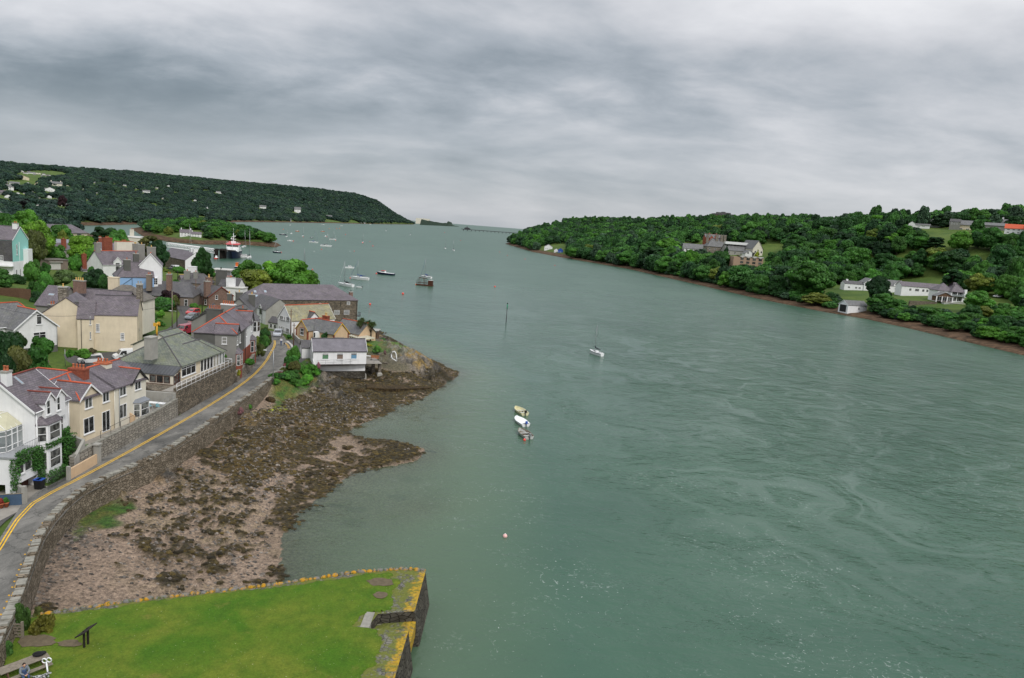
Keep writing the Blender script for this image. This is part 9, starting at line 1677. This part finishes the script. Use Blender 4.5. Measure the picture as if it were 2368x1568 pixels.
for lb,x,y,c_ in[('terracotta pot with red flowers by the blue fence',22,1145,(.30,.05,.04)),('terracotta pot with a clipped green shrub by the blue fence',100,1130,G['mid'])]:
 p=S(Z5(x,y),4.42);t=thing('plant_pot',lb,'plant pot',(p[0],p[1],4.42));mb=MB().mat('terracotta');mb.lathe((0,0,0),[(.15,0),(.22,.38),(.25,.38),(.25,.44),(.18,.44)],10);mb.build('pot',t);o=bpy.data.objects.new('foliage',CR['shrub'][0]);C.objects.link(o);o.parent=t;o.location=(0,0,.4);o.scale=(.3,.3,.55);o.color=(*c_,1)
 # terrace table with blue chairs, and the man at the garden table
p=S(Z6(480,1450),6.85);t=thing('trestle_table','long white trestle table on the white house terrace','table',(p[0],p[1],zT),R(-4));mb=MB().mat('white_paint');mb.box(-1.4,1.4,-.4,.4,.72,.77);mb.build('table_top',t)
for x in(-1.2,1.2):mb=MB().mat('metal_grey');mb.tube([(x,-.35,.72),(x,-.3,0)],.025,5);mb.tube([(x,.35,.72),(x,.3,0)],.025,5);mb.build('leg',t)
def chair(label,x,y,z,rot,mat,group=None):
 t=thing('garden_chair',label,'chair',(x,y,z),R(rot),group);mb=MB().mat(mat);mb.box(-.22,.22,-.22,.22,.43,.46);mb.build('seat',t);mb=MB().mat(mat);mb.box(-.22,.22,.2,.23,.5,.9);mb.build('backrest',t)
 for sx_ in(-.2,.2):
  for sy_ in(-.2,.2):mb=MB().mat('metal_grey');mb.tube([(sx_,sy_,.45),(sx_*1.1,sy_*1.1,0)],.015,4);mb.build('leg',t)
 return t
chair('pale blue chair at the left of the white trestle table',p[0]-.5,p[1]-.65,zT,180,'sky_chair' if 'sky_chair' in MATS else plain('sky_chair',(.20,.45,.52),.5,.05,2).name);chair('pale blue chair at the right of the white trestle table',p[0]+.7,p[1]-.65,zT,180,'sky_chair')
p=S(Z4(2075,955),zT);human('person with dark hair in a grey jacket sitting at the garden table',(p[0]-.3,p[1]+.1,zT),90,'sit','cloth_grey','cloth_black',s_=1.0);chair('dark metal garden chair under the seated person',p[0]-.35,p[1]+.1,zT,270,'metal_dark')
t=thing('garden_table','round dark metal garden table in front of the seated person','table',(p[0]+.45,p[1]+.25,zT));mb=MB().mat('metal_dark');mb.lathe((0,0,.70),[(.40,0),(.42,.02),(.40,.035)],14);mb.build('table_top',t);mb=MB().mat('metal_dark');mb.tube([(0,0,0),(0,0,.7)],.03,6);mb.lathe((0,0,0),[(.25,0),(.22,.03),(.03,.06)],10);mb.build('pedestal',t)
chair('empty dark metal garden chair beside the round table',p[0]+.55,p[1]+1.1,zT,0,'metal_dark');pz=S(Z4(1500,1150),zT);t=thing('garden_table','dark round garden table with chairs at the cream house wall end','table',(pz[0],pz[1]+.2,zT));mb=MB().mat('metal_dark');mb.lathe((0,0,.68),[(.42,0),(.44,.02),(.42,.03)],14);mb.tube([(0,0,0),(0,0,.7)],.03,6);mb.build('table_top',t);chair('dark metal chair beside the cream house garden table',pz[0]+.2,pz[1]+.9,zT,0,'metal_dark')
# ---- around the boathouse
p=S(Y1(1242,505),4.35);t=thing('park_bench','orange brown slatted bench on the boathouse deck','bench',(p[0],p[1],4.35),R(3));mb=MB().mat('wood_orange')
for k in range(4):mb.box(-.85,.85,-.1+k*.12,0+k*.12,.42,.46)
mb.build('seat',t);mb=MB().mat('wood_orange')
for k in range(4):mb.box(-.85,.85,.38,.42,.52+k*.13,.61+k*.13)
mb.build('backrest',t)
for x in(-.75,.75):mb=MB().mat('metal_dark');mb.box(x-.03,x+.03,-.1,.42,0,.44);mb.tube([(x,-.1,.62),(x,.4,.64)],.025,4);mb.tube([(x,-.1,.44),(x,-.1,.62)],.02,4);mb.build('leg',t)
p=S(Y1(1160,490),4.35);t=thing('table','small white table on the boathouse deck','table',(p[0],p[1],4.35));mb=MB().mat('white_paint');mb.box(-.5,.5,-.3,.3,.68,.72);mb.tube([(-.4,0,0),(-.4,0,.7)],.03,5);mb.tube([(.4,0,0),(.4,0,.7)],.03,5);mb.build('table_top',t)
t=thing('handrail','white handrail running down the bank beside the boathouse','handrail',tuple(S(Y1(480,490),5.2)));lo=tuple(t.location);mb=MB().mat('white_paint');a=S(Y1(470,485),5.6);b_=S(Y1(525,610),3.6);c=S(Y1(582,722),2.2);mb.tube([a,b_,c],.06,5);mb.tube([b_,b_-np.array([0,0,1.2])],.05,5);mb.tube([c,c-np.array([0,0,.9])],.05,5);mb.build('rail',t,lo)
t=thing('garden_arch','white curved post sculpture like a pair of bent tusks by the rocks','sculpture',tuple(S(Y1(1480,512),2.9)));lo=tuple(t.location);mb=MB().mat('boat_white');P_=lambda x,y:PY(Y1(x,y),145.6);mb.tube([P_(1445,485),P_(1450,430),P_(1465,400),P_(1492,396),P_(1508,420),P_(1515,470),P_(1518,515)],.11,6);mb.tube([P_(1452,440),P_(1458,480),P_(1500,505),P_(1518,515)],.10,6);mb.build('arch',t,lo)
wall_run('garden_wall',[tuple(S(Y1(x,y),3.6)[:2])for x,y in((1300,470),(1345,462),(1385,470))],.5,4.5,2.0,'stone_wall','short stone wall at the seaward end of the boathouse deck','wall');wall_run('retaining_wall',[tuple(S(Y1(x,y),3.0)[:2])for x,y in((1340,545),(1400,560),(1470,555),(1528,520))],.6,3.3,.8,'stone_rubble','curved stone wall round a grassy nook below the rocks','wall')
wall_run('slipway_wall',[tuple(S(Y1(x,y),z_)[:2])for x,y,z_ in((1140,860,1.4),(1320,870,1.3),(1520,876,1.1),(1750,866,.8),(1930,850,.5))],3.4,lambda i:[1.7,1.55,1.35,1.0,.6][i],-.6,'weed_stone' if 'weed_stone' in MATS else(lambda m_:'weed_stone')(stone('weed_stone',(.030,.020,.010),(.085,.058,.024),(.014,.010,.006),1.6,.9,1.0,.5,(.02,.014,.008))),'low seaweed covered stone jetty running out below the boathouse','jetty')
t=thing('railing','black lattice railing and steps behind the boathouse deck','railing',tuple(S(Y1(1180,480),4.4)));lo=tuple(t.location);mb=MB().mat('black_paint');A0=S(Y1(1150,480),4.4);B0=S(Y1(1290,460),4.4)
for k in range(9):q0=A0+(B0-A0)*k/8;mb.tube([q0,q0+np.array([0,0,2.8-k*.24])],.03,4)
mb.tube([A0+np.array([0,0,2.8]),B0+np.array([0,0,.9])],.04,4);mb.tube([A0+np.array([0,0,1.6]),B0+np.array([0,0,.5])],.03,4);mb.build('bars',t,lo)
t=thing('railing','dark metal railing round a small stone platform behind the palms','railing',tuple(S(Z8(1950,1190),4.6)));lo=tuple(t.location);mb=MB().mat('metal_dark');A0=S(Z8(1890,1175),4.6);B0=S(Z8(2020,1205),4.6)
for k in range(9):q0=A0+(B0-A0)*k/8;mb.tube([q0,q0+np.array([0,0,1.3])],.03,4)
mb.tube([A0+np.array([0,0,1.3]),B0+np.array([0,0,1.3])],.04,4);mb.build('bars',t,lo)
wall_run('garden_wall',[tuple(S(Z8(x,y),5.0)[:2])for x,y in((655,1200),(760,1300),(900,1345))],.35,lambda i:[5.9,5.9,6.0][i],4.6,'concrete','pale low garden wall in front of the peach bungalow','wall')
for lb,f,x,y,z,r_,sq in[('largest seaweed covered boulder on the upper beach',Y4,795,655,.9,.85,(1.3,.8,.7)),('seaweed covered boulder just above the largest one',Y4,830,590,1.0,.6,(1.3,.8,.6)),('green topped boulder alone on the wet sand',Y4,1270,778,.3,.5,(1.3,.8,.6)),('black boulder at the foot of the bank',Y4,470,310,2.0,.8,(1.1,.8,.7)),('dark rounded boulder by the small jetty corner',Y4,1410,180,1.2,.9,(1.2,.8,.6)),('weedy rock on the waterline below the spit',Y4,1120,1050,.1,.6,(1.4,.8,.5)),('pale boulder lying among the weed',Y5,905,692,.8,.22,(1.4,.9,.6))]:
 p=S(f(x,y),z);gz_=float(beach(p[0],p[1]));mb=MB().mat('weed_stone' if 'pale' not in lb else 'lichen_stone');mb.ball((0,0,0),r_,8,sq);rr_=random.Random(int(x));mb.V=[(a*rr_.uniform(.9,1.1),b*rr_.uniform(.9,1.1),c*rr_.uniform(.9,1.12))for a,b,c in mb.V];o=mb.build('beach_boulder');o.location=(p[0],p[1],gz_+r_*sq[2]*.3);props(o,lb,'boulder')
